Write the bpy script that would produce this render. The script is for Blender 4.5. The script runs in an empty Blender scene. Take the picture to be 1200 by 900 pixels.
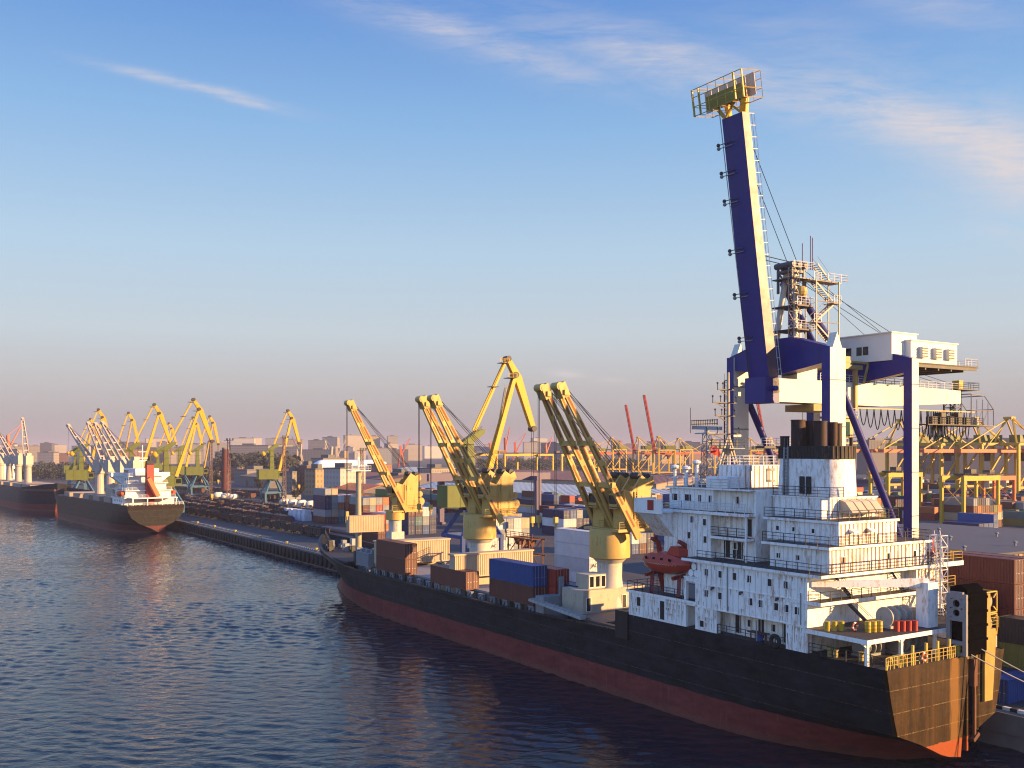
import bpy, bmesh, math, random
from mathutils import Vector, Matrix
R = math.radians
scene = bpy.context.scene
# ------------------------------------------------------------------ camera
cam_data = bpy.data.cameras.new("camera")
cam = bpy.data.objects.new("camera", cam_data)
scene.collection.objects.link(cam)
cam.location = (0, 0, 31)
cam.rotation_euler = (R(90), 0, 0)
cam_data.sensor_width = 36.0
cam_data.lens = 36.0 * 1150 / 1200
cam_data.shift_y = 78 / 1200
cam_data.clip_start = 0.5
cam_data.clip_end = 30000
scene.camera = cam
# ------------------------------------------------------------------ sky, sun, exposure
SUN_AZ, SUN_EL = R(105.0), R(12.8)          # azimuth from +Y (north) clockwise towards +X
sun_dir = Vector((math.sin(SUN_AZ) * math.cos(SUN_EL), math.cos(SUN_AZ) * math.cos(SUN_EL), math.sin(SUN_EL)))
world = bpy.data.worlds.new("World")
scene.world = world
world.use_nodes = True
nt = world.node_tree
nt.nodes.clear()
N = nt.nodes.new
def L(a, b): nt.links.new(a, b)
w_out = N('ShaderNodeOutputWorld'); w_bg = N('ShaderNodeBackground')
sky = N('ShaderNodeTexSky'); sky.sky_type = 'NISHITA'; sky.sun_disc = False
sky.sun_elevation = SUN_EL; sky.sun_rotation = SUN_AZ
sky.altitude = 0; sky.air_density = 1.0; sky.dust_density = 0.3; sky.ozone_density = 4.0
w_bg.inputs['Strength'].default_value = 0.085
# clouds: thin cirrus in fixed compass directions
tc = N('ShaderNodeTexCoord')
def mth(op, a, b=None, c=None):
    n = N('ShaderNodeMath'); n.operation = op
    for i, v in enumerate((a, b, c)):
        if v is None: continue
        if isinstance(v, (int, float)): n.inputs[i].default_value = v
        else: L(v, n.inputs[i])
    return n.outputs[0]
sep = N('ShaderNodeSeparateXYZ'); L(tc.outputs['Generated'], sep.inputs[0])
ysafe = mth('MAXIMUM', sep.outputs['Y'], 0.05)
az = mth('DIVIDE', sep.outputs['X'], ysafe)        # tangent of the azimuth
el = mth('DIVIDE', sep.outputs['Z'], ysafe)        # tangent of the height
comb = N('ShaderNodeCombineXYZ'); L(az, comb.inputs[0]); L(el, comb.inputs[1])
def cnoise(scale_xy, rot, scale, detail, rough, dist=0.6):
    mp = N('ShaderNodeMapping'); mp.inputs['Rotation'].default_value = (0, 0, R(rot))
    mp.inputs['Scale'].default_value = (scale_xy[0], scale_xy[1], 1)
    L(comb.outputs[0], mp.inputs['Vector'])
    n = N('ShaderNodeTexNoise'); n.inputs['Scale'].default_value = scale
    n.inputs['Detail'].default_value = detail; n.inputs['Roughness'].default_value = rough
    n.inputs['Distortion'].default_value = dist
    L(mp.outputs[0], n.inputs['Vector']); return n.outputs['Fac']
def blob(ax, ez, rx, rz, rot, soft=1.0):
    """soft elliptical bank of cloud centred on a compass direction"""
    c, s = math.cos(R(rot)), math.sin(R(rot))
    dx = mth('SUBTRACT', az, ax); dz = mth('SUBTRACT', el, ez)
    u = mth('ADD', mth('MULTIPLY', dx, c / rx), mth('MULTIPLY', dz, s / rx))
    v = mth('ADD', mth('MULTIPLY', dx, -s / rz), mth('MULTIPLY', dz, c / rz))
    d = mth('ADD', mth('MULTIPLY', u, u), mth('MULTIPLY', v, v))
    return mth('POWER', 2.718, mth('MULTIPLY', d, -1.2 * soft))
wisp = cnoise((1.0, 4.2), 18, 5.0, 10, 0.66, 1.2)
fine = cnoise((1.0, 7.0), 24, 17.0, 10, 0.72, .8)
tex = mth('ADD', mth('MULTIPLY', wisp, 0.68), mth('MULTIPLY', fine, 0.42))
tex = mth('MULTIPLY', mth('SUBTRACT', tex, 0.43), 3.6)
banks = None
for bb in [(0.43, 0.330, 0.20, 0.040, -17, .85), (0.50, 0.300, 0.11, 0.05, -22, 1.0), (0.20, 0.385, 0.24, 0.034, -16, .62), (-.04, 0.42, 0.18, 0.022, -18, .62), (0.44, .455, .10, .03, -8, .35), (0.33, .40, .18, .05, -14, .26),
           (-0.325, 0.372, 0.10, 0.0060, -13, .8), (-.27, .355, .05, .005, -14, .7), (0.51, 0.22, 0.05, 0.014, -12, .40), (.43, .26, .06, .012, -12, .2),
           (-0.16, .094, .022, .003, 0, .25), (0.055, 0.078, 0.022, 0.0045, -6, .85), (0.10, 0.072, 0.02, 0.003, -3, .45)]:
    t_ = mth('MULTIPLY', blob(*bb[:5]), bb[5])
    banks = t_ if banks is None else mth('MAXIMUM', banks, t_)
cl = mth('MULTIPLY', mth('MINIMUM', mth('MAXIMUM', mth('ADD', tex, mth('MULTIPLY', banks, .35)), 0), 1.0), banks)
mixc = N('ShaderNodeMix'); mixc.data_type = 'RGBA'
L(mth('MINIMUM', cl, 0.9), mixc.inputs['Factor'])
# overall colour balance of the sky
hsv = N('ShaderNodeHueSaturation'); hsv.inputs['Saturation'].default_value = 1.0; hsv.inputs['Value'].default_value = 1.0
L(sky.outputs[0], hsv.inputs['Color'])
# evening air: the clear-sky model is warmed and paled towards the horizon
ramp = N('ShaderNodeValToRGB'); L(mth('MULTIPLY', mth('MAXIMUM', sep.outputs['Z'], 0.0), 2.0), ramp.inputs[0])
def lin(c): return tuple(((x / 255 + .055) / 1.055) ** 2.4 / .2523 / 6.0 for x in c) + (1,)
SKYC = [(0.0, (160, 149, 158)), (.05, (173, 161, 165)), (.135, (193, 187, 187)), (.23, (200, 209, 214)), (.39, (184, 210, 230)), (.62, (142, 186, 230)), (.84, (100, 150, 218)), (1.0, (76, 124, 200))]
el_ = ramp.color_ramp.elements
while len(el_) < len(SKYC): el_.new(.5)
for e_, (p_, c_) in zip(el_, SKYC): e_.position = p_; e_.color = lin(c_)
sc6 = N('ShaderNodeMix'); sc6.data_type = 'RGBA'; sc6.blend_type = 'MULTIPLY'; sc6.inputs['Factor'].default_value = 1.0; L(ramp.outputs[0], sc6.inputs['A']); sc6.inputs['B'].default_value = (6, 6, 6, 1); sc6.clamp_result = False
skm = N('ShaderNodeMix'); skm.data_type = 'RGBA'; skm.inputs['Factor'].default_value = .92; L(hsv.outputs[0], skm.inputs['A']); L(sc6.outputs['Result'], skm.inputs['B'])
# added fill: sky overhead and behind the camera brightened to lift shaded faces
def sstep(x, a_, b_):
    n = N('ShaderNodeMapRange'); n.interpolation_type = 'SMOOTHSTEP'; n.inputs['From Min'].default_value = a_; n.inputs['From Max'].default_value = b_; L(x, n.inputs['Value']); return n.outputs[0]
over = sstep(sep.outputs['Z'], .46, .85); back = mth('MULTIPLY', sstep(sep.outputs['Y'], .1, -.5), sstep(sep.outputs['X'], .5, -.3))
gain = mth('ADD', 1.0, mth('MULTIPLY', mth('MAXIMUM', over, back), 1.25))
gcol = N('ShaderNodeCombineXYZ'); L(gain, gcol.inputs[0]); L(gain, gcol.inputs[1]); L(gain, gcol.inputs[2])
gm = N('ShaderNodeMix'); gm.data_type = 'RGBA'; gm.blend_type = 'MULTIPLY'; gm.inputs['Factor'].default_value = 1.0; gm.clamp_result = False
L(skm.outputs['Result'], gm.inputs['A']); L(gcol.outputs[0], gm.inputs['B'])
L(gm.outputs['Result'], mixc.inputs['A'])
mixc.inputs['B'].default_value = (2.95, 2.72, 2.75, 1)
L(mixc.outputs['Result'], w_bg.inputs['Color'])
L(w_bg.outputs[0], w_out.inputs['Surface'])
sun_data = bpy.data.lights.new("sun", 'SUN')
sun_data.energy = 4.8; sun_data.angle = R(0.53); sun_data.color = (1.0, 0.60, 0.25)
sun = bpy.data.objects.new("sun", sun_data); scene.collection.objects.link(sun)
sun.rotation_euler = (-sun_dir).to_track_quat('-Z', 'Y').to_euler()
sun.location = (300, -300, 200)
scene.view_settings.view_transform = 'Standard'
scene.view_settings.look = 'None'
scene.view_settings.exposure = 1.57
scene.view_settings.gamma = 1.0
scene.render.engine = 'CYCLES'
scene.cycles.use_denoising = True
scene.cycles.max_bounces = 6
scene.cycles.filter_width = 1.15
scene.cycles.volume_bounces = 0
# ------------------------------------------------------------------ frame of the harbour (s along the quay, t inland)
TH = math.atan2(0.54009, 0.84161)
P0 = (42.6, 95.8)
def W(s, t, z=0.0):
    return Vector((P0[0] - 0.54009 * s + 0.84161 * t, P0[1] + 0.84161 * s + 0.54009 * t, z))
# ------------------------------------------------------------------ mesh helper
class MB:
    def __init__(self): self.v = []; self.f = []; self.m = []; self.xf = None
    def add(self, vs, fs, m=0):
        b = len(self.v)
        if self.xf is not None: vs = [tuple(self.xf @ Vector(p)) for p in vs]
        self.v += [tuple(p) for p in vs]
        self.f += [tuple(i + b for i in f) for f in fs]; self.m += [m] * len(fs)
    def box(self, x0, x1, y0, y1, z0, z1, m=0):
        if x0 > x1: x0, x1 = x1, x0
        if y0 > y1: y0, y1 = y1, y0
        if z0 > z1: z0, z1 = z1, z0
        self.add([(x0,y0,z0),(x1,y0,z0),(x1,y1,z0),(x0,y1,z0),(x0,y0,z1),(x1,y0,z1),(x1,y1,z1),(x0,y1,z1)],
                 [(0,3,2,1),(4,5,6,7),(0,1,5,4),(1,2,6,5),(2,3,7,6),(3,0,4,7)], m)
    def bar(self, p, q, w, h=None, w1=None, h1=None, m=0, up=(0, 0, 1)):
        p, q = Vector(p), Vector(q); h = h or w; w1 = w1 or w; h1 = h1 or h
        d = (q - p).normalized(); u = Vector(up)
        if abs(d.dot(u)) > 0.98: u = Vector((0, 1, 0)) if abs(d.y) < .9 else Vector((1, 0, 0))
        x = d.cross(u).normalized(); y = x.cross(d).normalized()
        vs = []
        for c, ww, hh in ((p, w, h), (q, w1, h1)):
            for a_, b_ in ((-1,-1),(1,-1),(1,1),(-1,1)): vs.append(c + x * a_ * ww / 2 + y * b_ * hh / 2)
        self.add(vs, [(3,2,1,0),(4,5,6,7),(0,1,5,4),(1,2,6,5),(2,3,7,6),(3,0,4,7)], m)
    def tube(self, p, q, r, r1=None, n=6, m=0, caps=True):
        p, q = Vector(p), Vector(q); r1 = r if r1 is None else r1
        d = (q - p).normalized(); u = Vector((0,0,1)) if abs(d.z) < .95 else Vector((1,0,0))
        x = d.cross(u).normalized(); y = x.cross(d)
        vs = []
        for c, rr in ((p, r), (q, r1)):
            for i in range(n):
                a_ = 2 * math.pi * i / n; vs.append(c + (x * math.cos(a_) + y * math.sin(a_)) * rr)
        fs = [(i, n + i, n + (i + 1) % n, (i + 1) % n) for i in range(n)]
        if caps: fs += [tuple(range(n)), tuple(range(2 * n - 1, n - 1, -1))]
        self.add(vs, fs, m)
    def poly(self, pts, r, n=5, m=0):
        for a_, b_ in zip(pts, pts[1:]): self.tube(a_, b_, r, n=n, m=m)
    def prism(self, pts, lo, hi, axis='x', m=0):
        """polygon extruded along an axis; pts are the two other coordinates in axis order"""
        def mk(p, k):
            if axis == 'x': return (k, p[0], p[1])
            if axis == 'y': return (p[0], k, p[1])
            return (p[0], p[1], k)
        n = len(pts)
        vs = [mk(p, lo) for p in pts] + [mk(p, hi) for p in pts]
        self.add(vs, [tuple(range(n)), tuple(range(2 * n - 1, n - 1, -1))] + [(i, n + i, n + (i + 1) % n, (i + 1) % n) for i in range(n)], m)
    def lathe(self, prof, c=(0, 0, 0), n=20, m=0, sx=1.0, sy=1.0):
        c = Vector(c); k = len(prof); vs = []
        for r, z in prof:
            for i in range(n):
                a_ = 2 * math.pi * i / n; vs.append(c + Vector((r * sx * math.cos(a_), r * sy * math.sin(a_), z)))
        fs = [(j*n+i, j*n+(i+1)%n, (j+1)*n+(i+1)%n, (j+1)*n+i) for j in range(k-1) for i in range(n)]
        fs += [tuple(range(n-1, -1, -1)), tuple((k-1)*n + i for i in range(n))]
        self.add(vs, fs, m)
    def ball(self, c, r, n=10, k=6, m=0, sc=(1,1,1)):
        prof = [(max(1e-3, math.sin(math.pi*j/k)) , -math.cos(math.pi*j/k)) for j in range(k+1)]
        c = Vector(c); vs = []
        for rr, z in prof:
            for i in range(n):
                a_ = 2*math.pi*i/n; vs.append(c + Vector((rr*r*sc[0]*math.cos(a_), rr*r*sc[1]*math.sin(a_), z*r*sc[2])))
        self.add(vs, [(j*n+i, j*n+(i+1)%n, (j+1)*n+(i+1)%n, (j+1)*n+i) for j in range(k) for i in range(n)], m)
    def mesh(self, name, mats, smooth=False):
        me = bpy.data.meshes.new(name)
        me.from_pydata(self.v, [], self.f)
        for mm in (mats if isinstance(mats, (list, tuple)) else [mats]): me.materials.append(mm)
        if any(self.m): me.polygons.foreach_set('material_index', self.m)
        bm = bmesh.new(); bm.from_mesh(me); bmesh.ops.recalc_face_normals(bm, faces=bm.faces); bm.to_mesh(me); bm.free()
        if smooth:
            me.polygons.foreach_set('use_smooth', [True] * len(me.polygons))
            try: me.set_sharp_from_angle(angle=R(35))
            except Exception: pass
        me.update(); return me
    def build(self, name, mats, parent=None, smooth=False):
        return link(name, self.mesh(name, mats, smooth), parent)
def link(name, me, parent=None, loc=None, rz=None):
    o = bpy.data.objects.new(name, me); scene.collection.objects.link(o)
    if parent is not None: o.parent = parent
    if loc is not None: o.location = loc
    if rz is not None: o.rotation_euler = (0, 0, rz)
    return o
def tag(o, label=None, cat=None, group=None, kind=None):
    if label: o['label'] = label
    if cat: o['category'] = cat
    if group: o['group'] = group
    if kind: o['kind'] = kind
    return o
def thing(name, label, cat, loc=(0, 0, 0), rz=0.0, group=None):
    o = bpy.data.objects.new(name, None); scene.collection.objects.link(o)
    o.location = loc; o.rotation_euler = (0, 0, rz); o.empty_display_size = 0.5
    return tag(o, label, cat, group)
def copy_thing(src, loc, rz, label=None, group=None):
    def rec(o, par):
        c = o.copy(); scene.collection.objects.link(c); c.parent = par
        for ch in KIDS.get(o.name, []): rec(ch, c)
        return c
    if src.name not in KIDS:
        def walk(o):
            KIDS[o.name] = list(o.children)
            for ch in o.children: walk(ch)
        walk(src)
    c = rec(src, None); c.location = loc; c.rotation_euler = (0, 0, rz)
    return tag(c, label, None, group)
KIDS = {}
# ------------------------------------------------------------------ materials
MATS = {}
def M(name, rgb, rough=0.55, metal=0.0, var=0.18, scale=0.6, rust=0.0, rustcol=(0.20, 0.075, 0.02), streak=4.0, grime=0.0, bump=0.0, bscale=3.0, rand=0.0):
    """painted surface with mottling, optional vertical rust runs, grime and a little per-object variation"""
    if name in MATS: return MATS[name]
    rgb = tuple(c * (1.0 if min(rgb) > .5 else .82) for c in rgb)
    m = bpy.data.materials.new(name); m.use_nodes = True
    t = m.node_tree; b = t.nodes['Principled BSDF']; n = t.nodes.new; l = t.links.new
    b.inputs['Specular IOR Level'].default_value = .35
    b.inputs['Roughness'].default_value = rough; b.inputs['Metallic'].default_value = metal
    tcn = n('ShaderNodeTexCoord')
    nz = n('ShaderNodeTexNoise'); nz.inputs['Scale'].default_value = scale; nz.inputs['Detail'].default_value = 6; nz.inputs['Roughness'].default_value = .6
    l(tcn.outputs['Object'], nz.inputs['Vector'])
    mx = n('ShaderNodeMix'); mx.data_type = 'RGBA'
    mx.inputs['A'].default_value = (*[c * (1 - var * 1.6) for c in rgb], 1); mx.inputs['B'].default_value = (*[min(.9, c * (1 + var)) for c in rgb], 1)
    l(nz.outputs['Fac'], mx.inputs['Factor'])
    col = mx.outputs['Result']
    def layer(col, vec_scale, sc, lo, hi, c2, amt, detail=6, patch=False):
        mp = n('ShaderNodeMapping'); mp.inputs['Scale'].default_value = vec_scale; l(tcn.outputs['Object'], mp.inputs['Vector'])
        z = n('ShaderNodeTexNoise'); z.inputs['Scale'].default_value = sc; z.inputs['Detail'].default_value = detail; z.inputs['Roughness'].default_value = .65
        l(mp.outputs[0], z.inputs['Vector'])
        r = n('ShaderNodeMapRange'); r.inputs['From Min'].default_value = lo; r.inputs['From Max'].default_value = hi; r.inputs['To Max'].default_value = amt
        l(z.outputs['Fac'], r.inputs['Value'])
        x = n('ShaderNodeMix'); x.data_type = 'RGBA'; x.inputs['B'].default_value = (*c2, 1)
        fac = r.outputs[0]
        if patch:
            pz = n('ShaderNodeTexNoise'); pz.inputs['Scale'].default_value = .22; pz.inputs['Detail'].default_value = 3; l(tcn.outputs['Object'], pz.inputs['Vector'])
            pr = n('ShaderNodeMapRange'); pr.inputs['From Min'].default_value = .33; pr.inputs['From Max'].default_value = .56; l(pz.outputs['Fac'], pr.inputs['Value'])
            pm = n('ShaderNodeMath'); pm.operation = 'MULTIPLY'; l(fac, pm.inputs[0]); l(pr.outputs[0], pm.inputs[1]); fac = pm.outputs[0]
        l(fac, x.inputs['Factor']); l(col, x.inputs['A']); return x.outputs['Result']
    if grime: col = layer(col, (1, 1, .25), .5, .45, .75, [c * .45 for c in rgb], grime)
    if rust:
        col = layer(col, (1, 1, 1 / streak), 2.3, .60 - rust * .10, .74 - rust * .05, rustcol, .85, patch=True)
        col = layer(col, (1, 1, .6), 4.5, .63 - rust * .06, .74, [c * .8 for c in rustcol], .8, patch=True)
    if rand:
        oi = n('ShaderNodeObjectInfo'); hs = n('ShaderNodeHueSaturation')
        r = n('ShaderNodeMapRange'); r.inputs['To Min'].default_value = 1 - rand; r.inputs['To Max'].default_value = 1 + rand
        l(oi.outputs['Random'], r.inputs['Value']); l(r.outputs[0], hs.inputs['Value']); l(col, hs.inputs['Color']); col = hs.outputs['Color']
    l(col, b.inputs['Base Color'])
    rr = n('ShaderNodeMapRange'); rr.inputs['To Min'].default_value = max(.05, rough - .12); rr.inputs['To Max'].default_value = min(1, rough + .15)
    l(nz.outputs['Fac'], rr.inputs['Value']); l(rr.outputs[0], b.inputs['Roughness'])
    if bump:
        bz = n('ShaderNodeTexNoise'); bz.inputs['Scale'].default_value = bscale; bz.inputs['Detail'].default_value = 4; l(tcn.outputs['Object'], bz.inputs['Vector'])
        bp = n('ShaderNodeBump'); bp.inputs['Strength'].default_value = bump; bp.inputs['Distance'].default_value = .1
        l(bz.outputs['Fac'], bp.inputs['Height']); l(bp.outputs[0], b.inputs['Normal'])
    MATS[name] = m; return m
RUST = (0.22, 0.085, 0.025)
WHITE = M('ship white paint', (0.80, 0.78, 0.74), .5, var=.05, rust=.95, rustcol=(0.34, 0.145, 0.03), grime=.12)
WHITE2 = M('clean white paint', (0.78, 0.77, 0.74), .45, var=.06, grime=.15)
DECK = M('dark deck paint', (0.045, 0.042, 0.040), .75, var=.3, rust=.25)
BLACK = M('black paint', (0.02, 0.02, 0.021), .5, var=.3)
RUSTD = M('rust run', (0.50, 0.29, 0.13), .8, var=.45, scale=3.0)
RIBA = M('rust stained stiffener', (0.56, 0.27, 0.08), .6, var=.35, scale=1.5, rust=.5)
RIBP = M('weathered stiffener', (0.64, 0.62, 0.58), .6, var=.10, rust=.8, rustcol=(.24, .10, .03))
GLASS = M('dark window glass', (0.015, 0.017, 0.02), .12, var=.2)
STEEL = M('dark steel', (0.07, 0.068, 0.066), .55, metal=.3, var=.3, rust=.2)
GREY = M('grey steel', (0.27, 0.28, 0.29), .55, var=.2, rust=.15, grime=.3)
CREAM = M('cream paint', (0.56, 0.47, 0.34), .5, var=.12, rust=.15, grime=.3)
YEL = M('crane yellow', (0.66, 0.43, 0.055), .5, var=.12, rust=.18, grime=.35)
YELP = M('pale crane yellow', (0.62, 0.40, 0.11), .5, var=.10, rust=.25, grime=.2)
RAILY = M('yellow rail paint', (0.60, 0.42, 0.08), .5, var=.2, rust=.15)
RAILD = M('dark rail paint', (0.05, 0.05, 0.052), .5, var=.2)
RAILW = M('white rail paint', (0.6, 0.6, 0.58), .5, var=.2, rust=.1)
BLUE = M('crane blue', (0.018, 0.02, 0.20), .38, var=.15, grime=.25)
REDP = M('red paint', (0.40, 0.035, 0.022), .5, var=.2, rust=.1)
ORNG = M('orange paint', (0.62, 0.12, 0.025), .5, var=.2, rust=.1)
OLIVE = M('olive green paint', (0.13, 0.16, 0.03), .5, var=.2, rust=.15, grime=.3)
STEELBLUE = M('portal steel blue', (0.07, 0.17, 0.25), .5, var=.2, rust=.15)
RUSTY = M('rusty iron', (0.15, 0.055, 0.025), .8, var=.35, rust=.3, bump=.3)
CABLE = M('wire rope', (0.03, 0.03, 0.03), .5)
ROPE = M('mooring rope', (0.62, 0.52, 0.34), .8, var=.15)
RUBBER = M('rubber', (0.018, 0.018, 0.018), .75, var=.3)
CONC = M('concrete', (0.26, 0.25, 0.235), .85, var=.22, scale=.25, grime=.35)
def rail(pts, h=1.05, name='railing', mat=None, parent=None, step=1.5, r=0.032, mids=2):
    mb = MB()
    for a_, b_ in zip(pts, pts[1:]):
        a_, b_ = Vector(a_), Vector(b_); d = (b_ - a_).length; k = max(1, int(round(d / step)))
        for i in range(k + 1):
            p = a_.lerp(b_, i / k); mb.bar(p, p + Vector((0, 0, h)), r * 1.9)
        for j in range(1, mids + 2):
            z = Vector((0, 0, h * j / (mids + 1))); mb.tube(a_ + z, b_ + z, r * (1.15 if j == mids + 1 else .8), n=4)
    return mb.build(name, mat or RAILD, parent)
def ladder(mb, p, q, width=1.0, steps=10, axis=(1, 0, 0)):
    p, q, ax = Vector(p), Vector(q), Vector(axis) * width / 2
    mb.bar(p - ax, q - ax, .08, .22); mb.bar(p + ax, q + ax, .08, .22)
    for i in range(steps):
        c = p.lerp(q, (i + .5) / steps); mb.bar(c - ax, c + ax, .22, .05)
    for sg in (-1, 1):
        mb.tube(p + ax * sg + Vector((0, 0, .95)), q + ax * sg + Vector((0, 0, .95)), .03, n=4)
def lattice(mb, p, q, w0, w1, bays, r, n=4, zig=True):
    """square lattice mast between p and q"""
    p, q = Vector(p), Vector(q); d = (q - p).normalized()
    u = Vector((0, 0, 1)) if abs(d.z) < .9 else Vector((0, 1, 0))
    x = d.cross(u).normalized(); y = x.cross(d).normalized()
    def pt(i, k):
        f = i / bays; c = p.lerp(q, f); w = (w0 + (w1 - w0) * f) / 2
        sx, sy = ((-1,-1),(1,-1),(1,1),(-1,1))[k % 4]; return c + x * sx * w + y * sy * w
    for k in range(4):
        mb.tube(pt(0, k), pt(bays, k), r, n=n)
        for i in range(bays):
            mb.tube(pt(i + 1, k), pt(i + 1, k + 1), r * .7, n=3)
            if zig: mb.tube(pt(i, k + (i % 2)), pt(i + 1, k + 1 - (i % 2)), r * .7, n=3)
# ------------------------------------------------------------------ water, land, quay
def water_mat():
    m = bpy.data.materials.new('harbour water'); m.use_nodes = True
    t = m.node_tree; b = t.nodes['Principled BSDF']; n = t.nodes.new; l = t.links.new
    b.inputs['Base Color'].default_value = (0.0006, 0.007, 0.016, 1)
    b.inputs['Roughness'].default_value = 0.04; b.inputs['IOR'].default_value = 1.333
    g = n('ShaderNodeNewGeometry')
    def nz(sc, rot, scale, detail):
        mp = n('ShaderNodeMapping'); mp.inputs['Rotation'].default_value = (0, 0, R(rot)); mp.inputs['Scale'].default_value = sc
        l(g.outputs['Position'], mp.inputs['Vector'])
        z = n('ShaderNodeTexNoise'); z.inputs['Scale'].default_value = scale; z.inputs['Detail'].default_value = detail; z.inputs['Roughness'].default_value = .55; z.inputs['Distortion'].default_value = .4
        l(mp.outputs[0], z.inputs['Vector']); return z.outputs['Fac']
    big = nz((.7, 1.9, 1), 20, .028, 5)
    mid = nz((1, 1.9, 1), 12, .42, 4)
    small = nz((1, 1.7, 1), -8, 1.5, 3)
    def bump(h, st, dist, prev=None):
        bp = n('ShaderNodeBump'); bp.inputs['Distance'].default_value = dist; bp.inputs['Strength'].default_value = st
        l(h, bp.inputs['Height'])
        if prev is not None: l(prev, bp.inputs['Normal'])
        return bp
    b1 = bump(mid, .5, .20); b2 = bump(small, .6, .075, b1.outputs[0])
    # calmer and rougher lanes of water
    r = n('ShaderNodeMapRange'); r.inputs['From Min'].default_value = .35; r.inputs['From Max'].default_value = .65; r.inputs['To Min'].default_value = .30; r.inputs['To Max'].default_value = 1.0
    l(big, r.inputs['Value']); l(r.outputs[0], b1.inputs['Strength'])
    l(b2.outputs[0], b.inputs['Normal'])
    return m
import numpy as np
def water_mesh():
    """one sheet: a grid with real wind ripples where the basin is seen, flat sheets out to the horizon round it"""
    x0, x1, y0, y1 = -330.0, 90.0, 62.0, 480.0
    xs = np.arange(x0, x1 + .01, .45); ys = [y0]
    while ys[-1] < y1: ys.append(ys[-1] + .28 + .62 * (ys[-1] - y0) / (y1 - y0))
    y1 = ys[-1]; ys = np.array(ys); X, Y = np.meshgrid(xs, ys)
    pitch = .28 + .62 * (Y - y0) / (y1 - y0)
    rs = np.random.RandomState(4); Z = np.zeros_like(X); wind = math.radians(62)
    for k in range(34):
        lam = 1.15 * (3.6 / 1.15) ** rs.rand(); th = wind + rs.normal(0, .6); kk = 2 * math.pi / lam
        Z += (.0058 * lam ** .92) * np.clip(lam / pitch / 2.2 - .6, 0, 1) * np.sin(kk * (X * math.cos(th) + Y * math.sin(th)) + rs.rand() * 6.283)
    env = np.zeros_like(X)
    for k in range(10):
        lam = rs.uniform(35, 160); th = rs.rand() * 6.283; kk = 2 * math.pi / lam
        env += np.sin(kk * (X * math.cos(th) * .6 + Y * math.sin(th) * 1.5) + rs.rand() * 6.283)
    env = np.clip(.74 + .12 * env, .25, 1.15)
    fade = np.minimum.reduce([X - x0, x1 - X, Y - y0, y1 - Y]) / 25.0
    Z *= env * np.clip(fade, 0, 1)
    nx, ny = len(xs), len(ys); n = nx * ny
    co = np.stack([X, Y, Z], -1).reshape(-1, 3)
    far = np.array([(-9000, -1500, 0), (9000, -1500, 0), (9000, 14000, 0), (-9000, 14000, 0)], float)
    idx = np.arange(n).reshape(ny, nx)
    q = np.stack([idx[:-1, :-1], idx[:-1, 1:], idx[1:, 1:], idx[1:, :-1]], -1).reshape(-1, 4)
    xe, ye = float(xs[-1]), float(ys[-1]); a_, b_, c_, d_ = idx[0, 0], idx[0, -1], idx[-1, -1], idx[-1, 0]
    q = np.vstack([q, [(n, n + 1, b_, a_), (n + 1, n + 2, c_, b_), (n + 2, n + 3, d_, c_), (n + 3, n, a_, d_)]])
    me = bpy.data.meshes.new('water'); me.vertices.add(n + 4); me.vertices.foreach_set('co', np.vstack([co, far]).ravel())
    me.loops.add(len(q) * 4); me.loops.foreach_set('vertex_index', q.ravel().astype(np.int32))
    me.polygons.add(len(q)); me.polygons.foreach_set('loop_start', np.arange(0, len(q) * 4, 4, dtype=np.int32))
    me.polygons.foreach_set('use_smooth', np.ones(len(q), bool)); me.update(calc_edges=True); me.validate()
    me.materials.append(water_mat()); return me
tag(link('water', water_mesh()), 'dark blue rippled harbour water in front of the ships', 'water', kind='structure')
ASPH = M('quay paving', (0.075, 0.072, 0.07), .85, var=.35, scale=.08, grime=.5)
EDGE = [(-260, 12.0), (330, 10.0), (480, -1.5), (700, -21), (1300, -80), (5200, -420)]
pts = [W(s, t) for s, t in EDGE]
def land_quad(mb, z, z0=None):
    n = len(pts); far = [W(5600, 5000), W(-260, 7000)]
    ring = [(p.x, p.y) for p in pts] + [(p.x, p.y) for p in far]
    mb.prism(ring, z0 if z0 is not None else z, z, 'z')
mb = MB(); land_quad(mb, 3.45, -3.0)
tag(mb.build('ground', ASPH), 'dark paved quay and yard ground', 'ground', kind='structure')
# concrete quay wall: capping beam, face
mb = MB()
for (s0, t0), (s1, t1) in zip(EDGE[:4], EDGE[1:4]):
    p, q = W(s0, t0 + .4), W(s1, t1 + .4)
    mb.bar((p.x, p.y, 2.6), (q.x, q.y, 2.6), 1.6, 2.1)
    mb.bar((p.x, p.y, .4), (q.x, q.y, .4), 1.1, 2.6)
tag(mb.build('quay_wall', M('quay wall concrete', (0.16, 0.145, 0.13), .85, var=.3, rust=.25, grime=.7)), 'grey concrete quay wall along the harbour water', 'quay wall', kind='structure')
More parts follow.
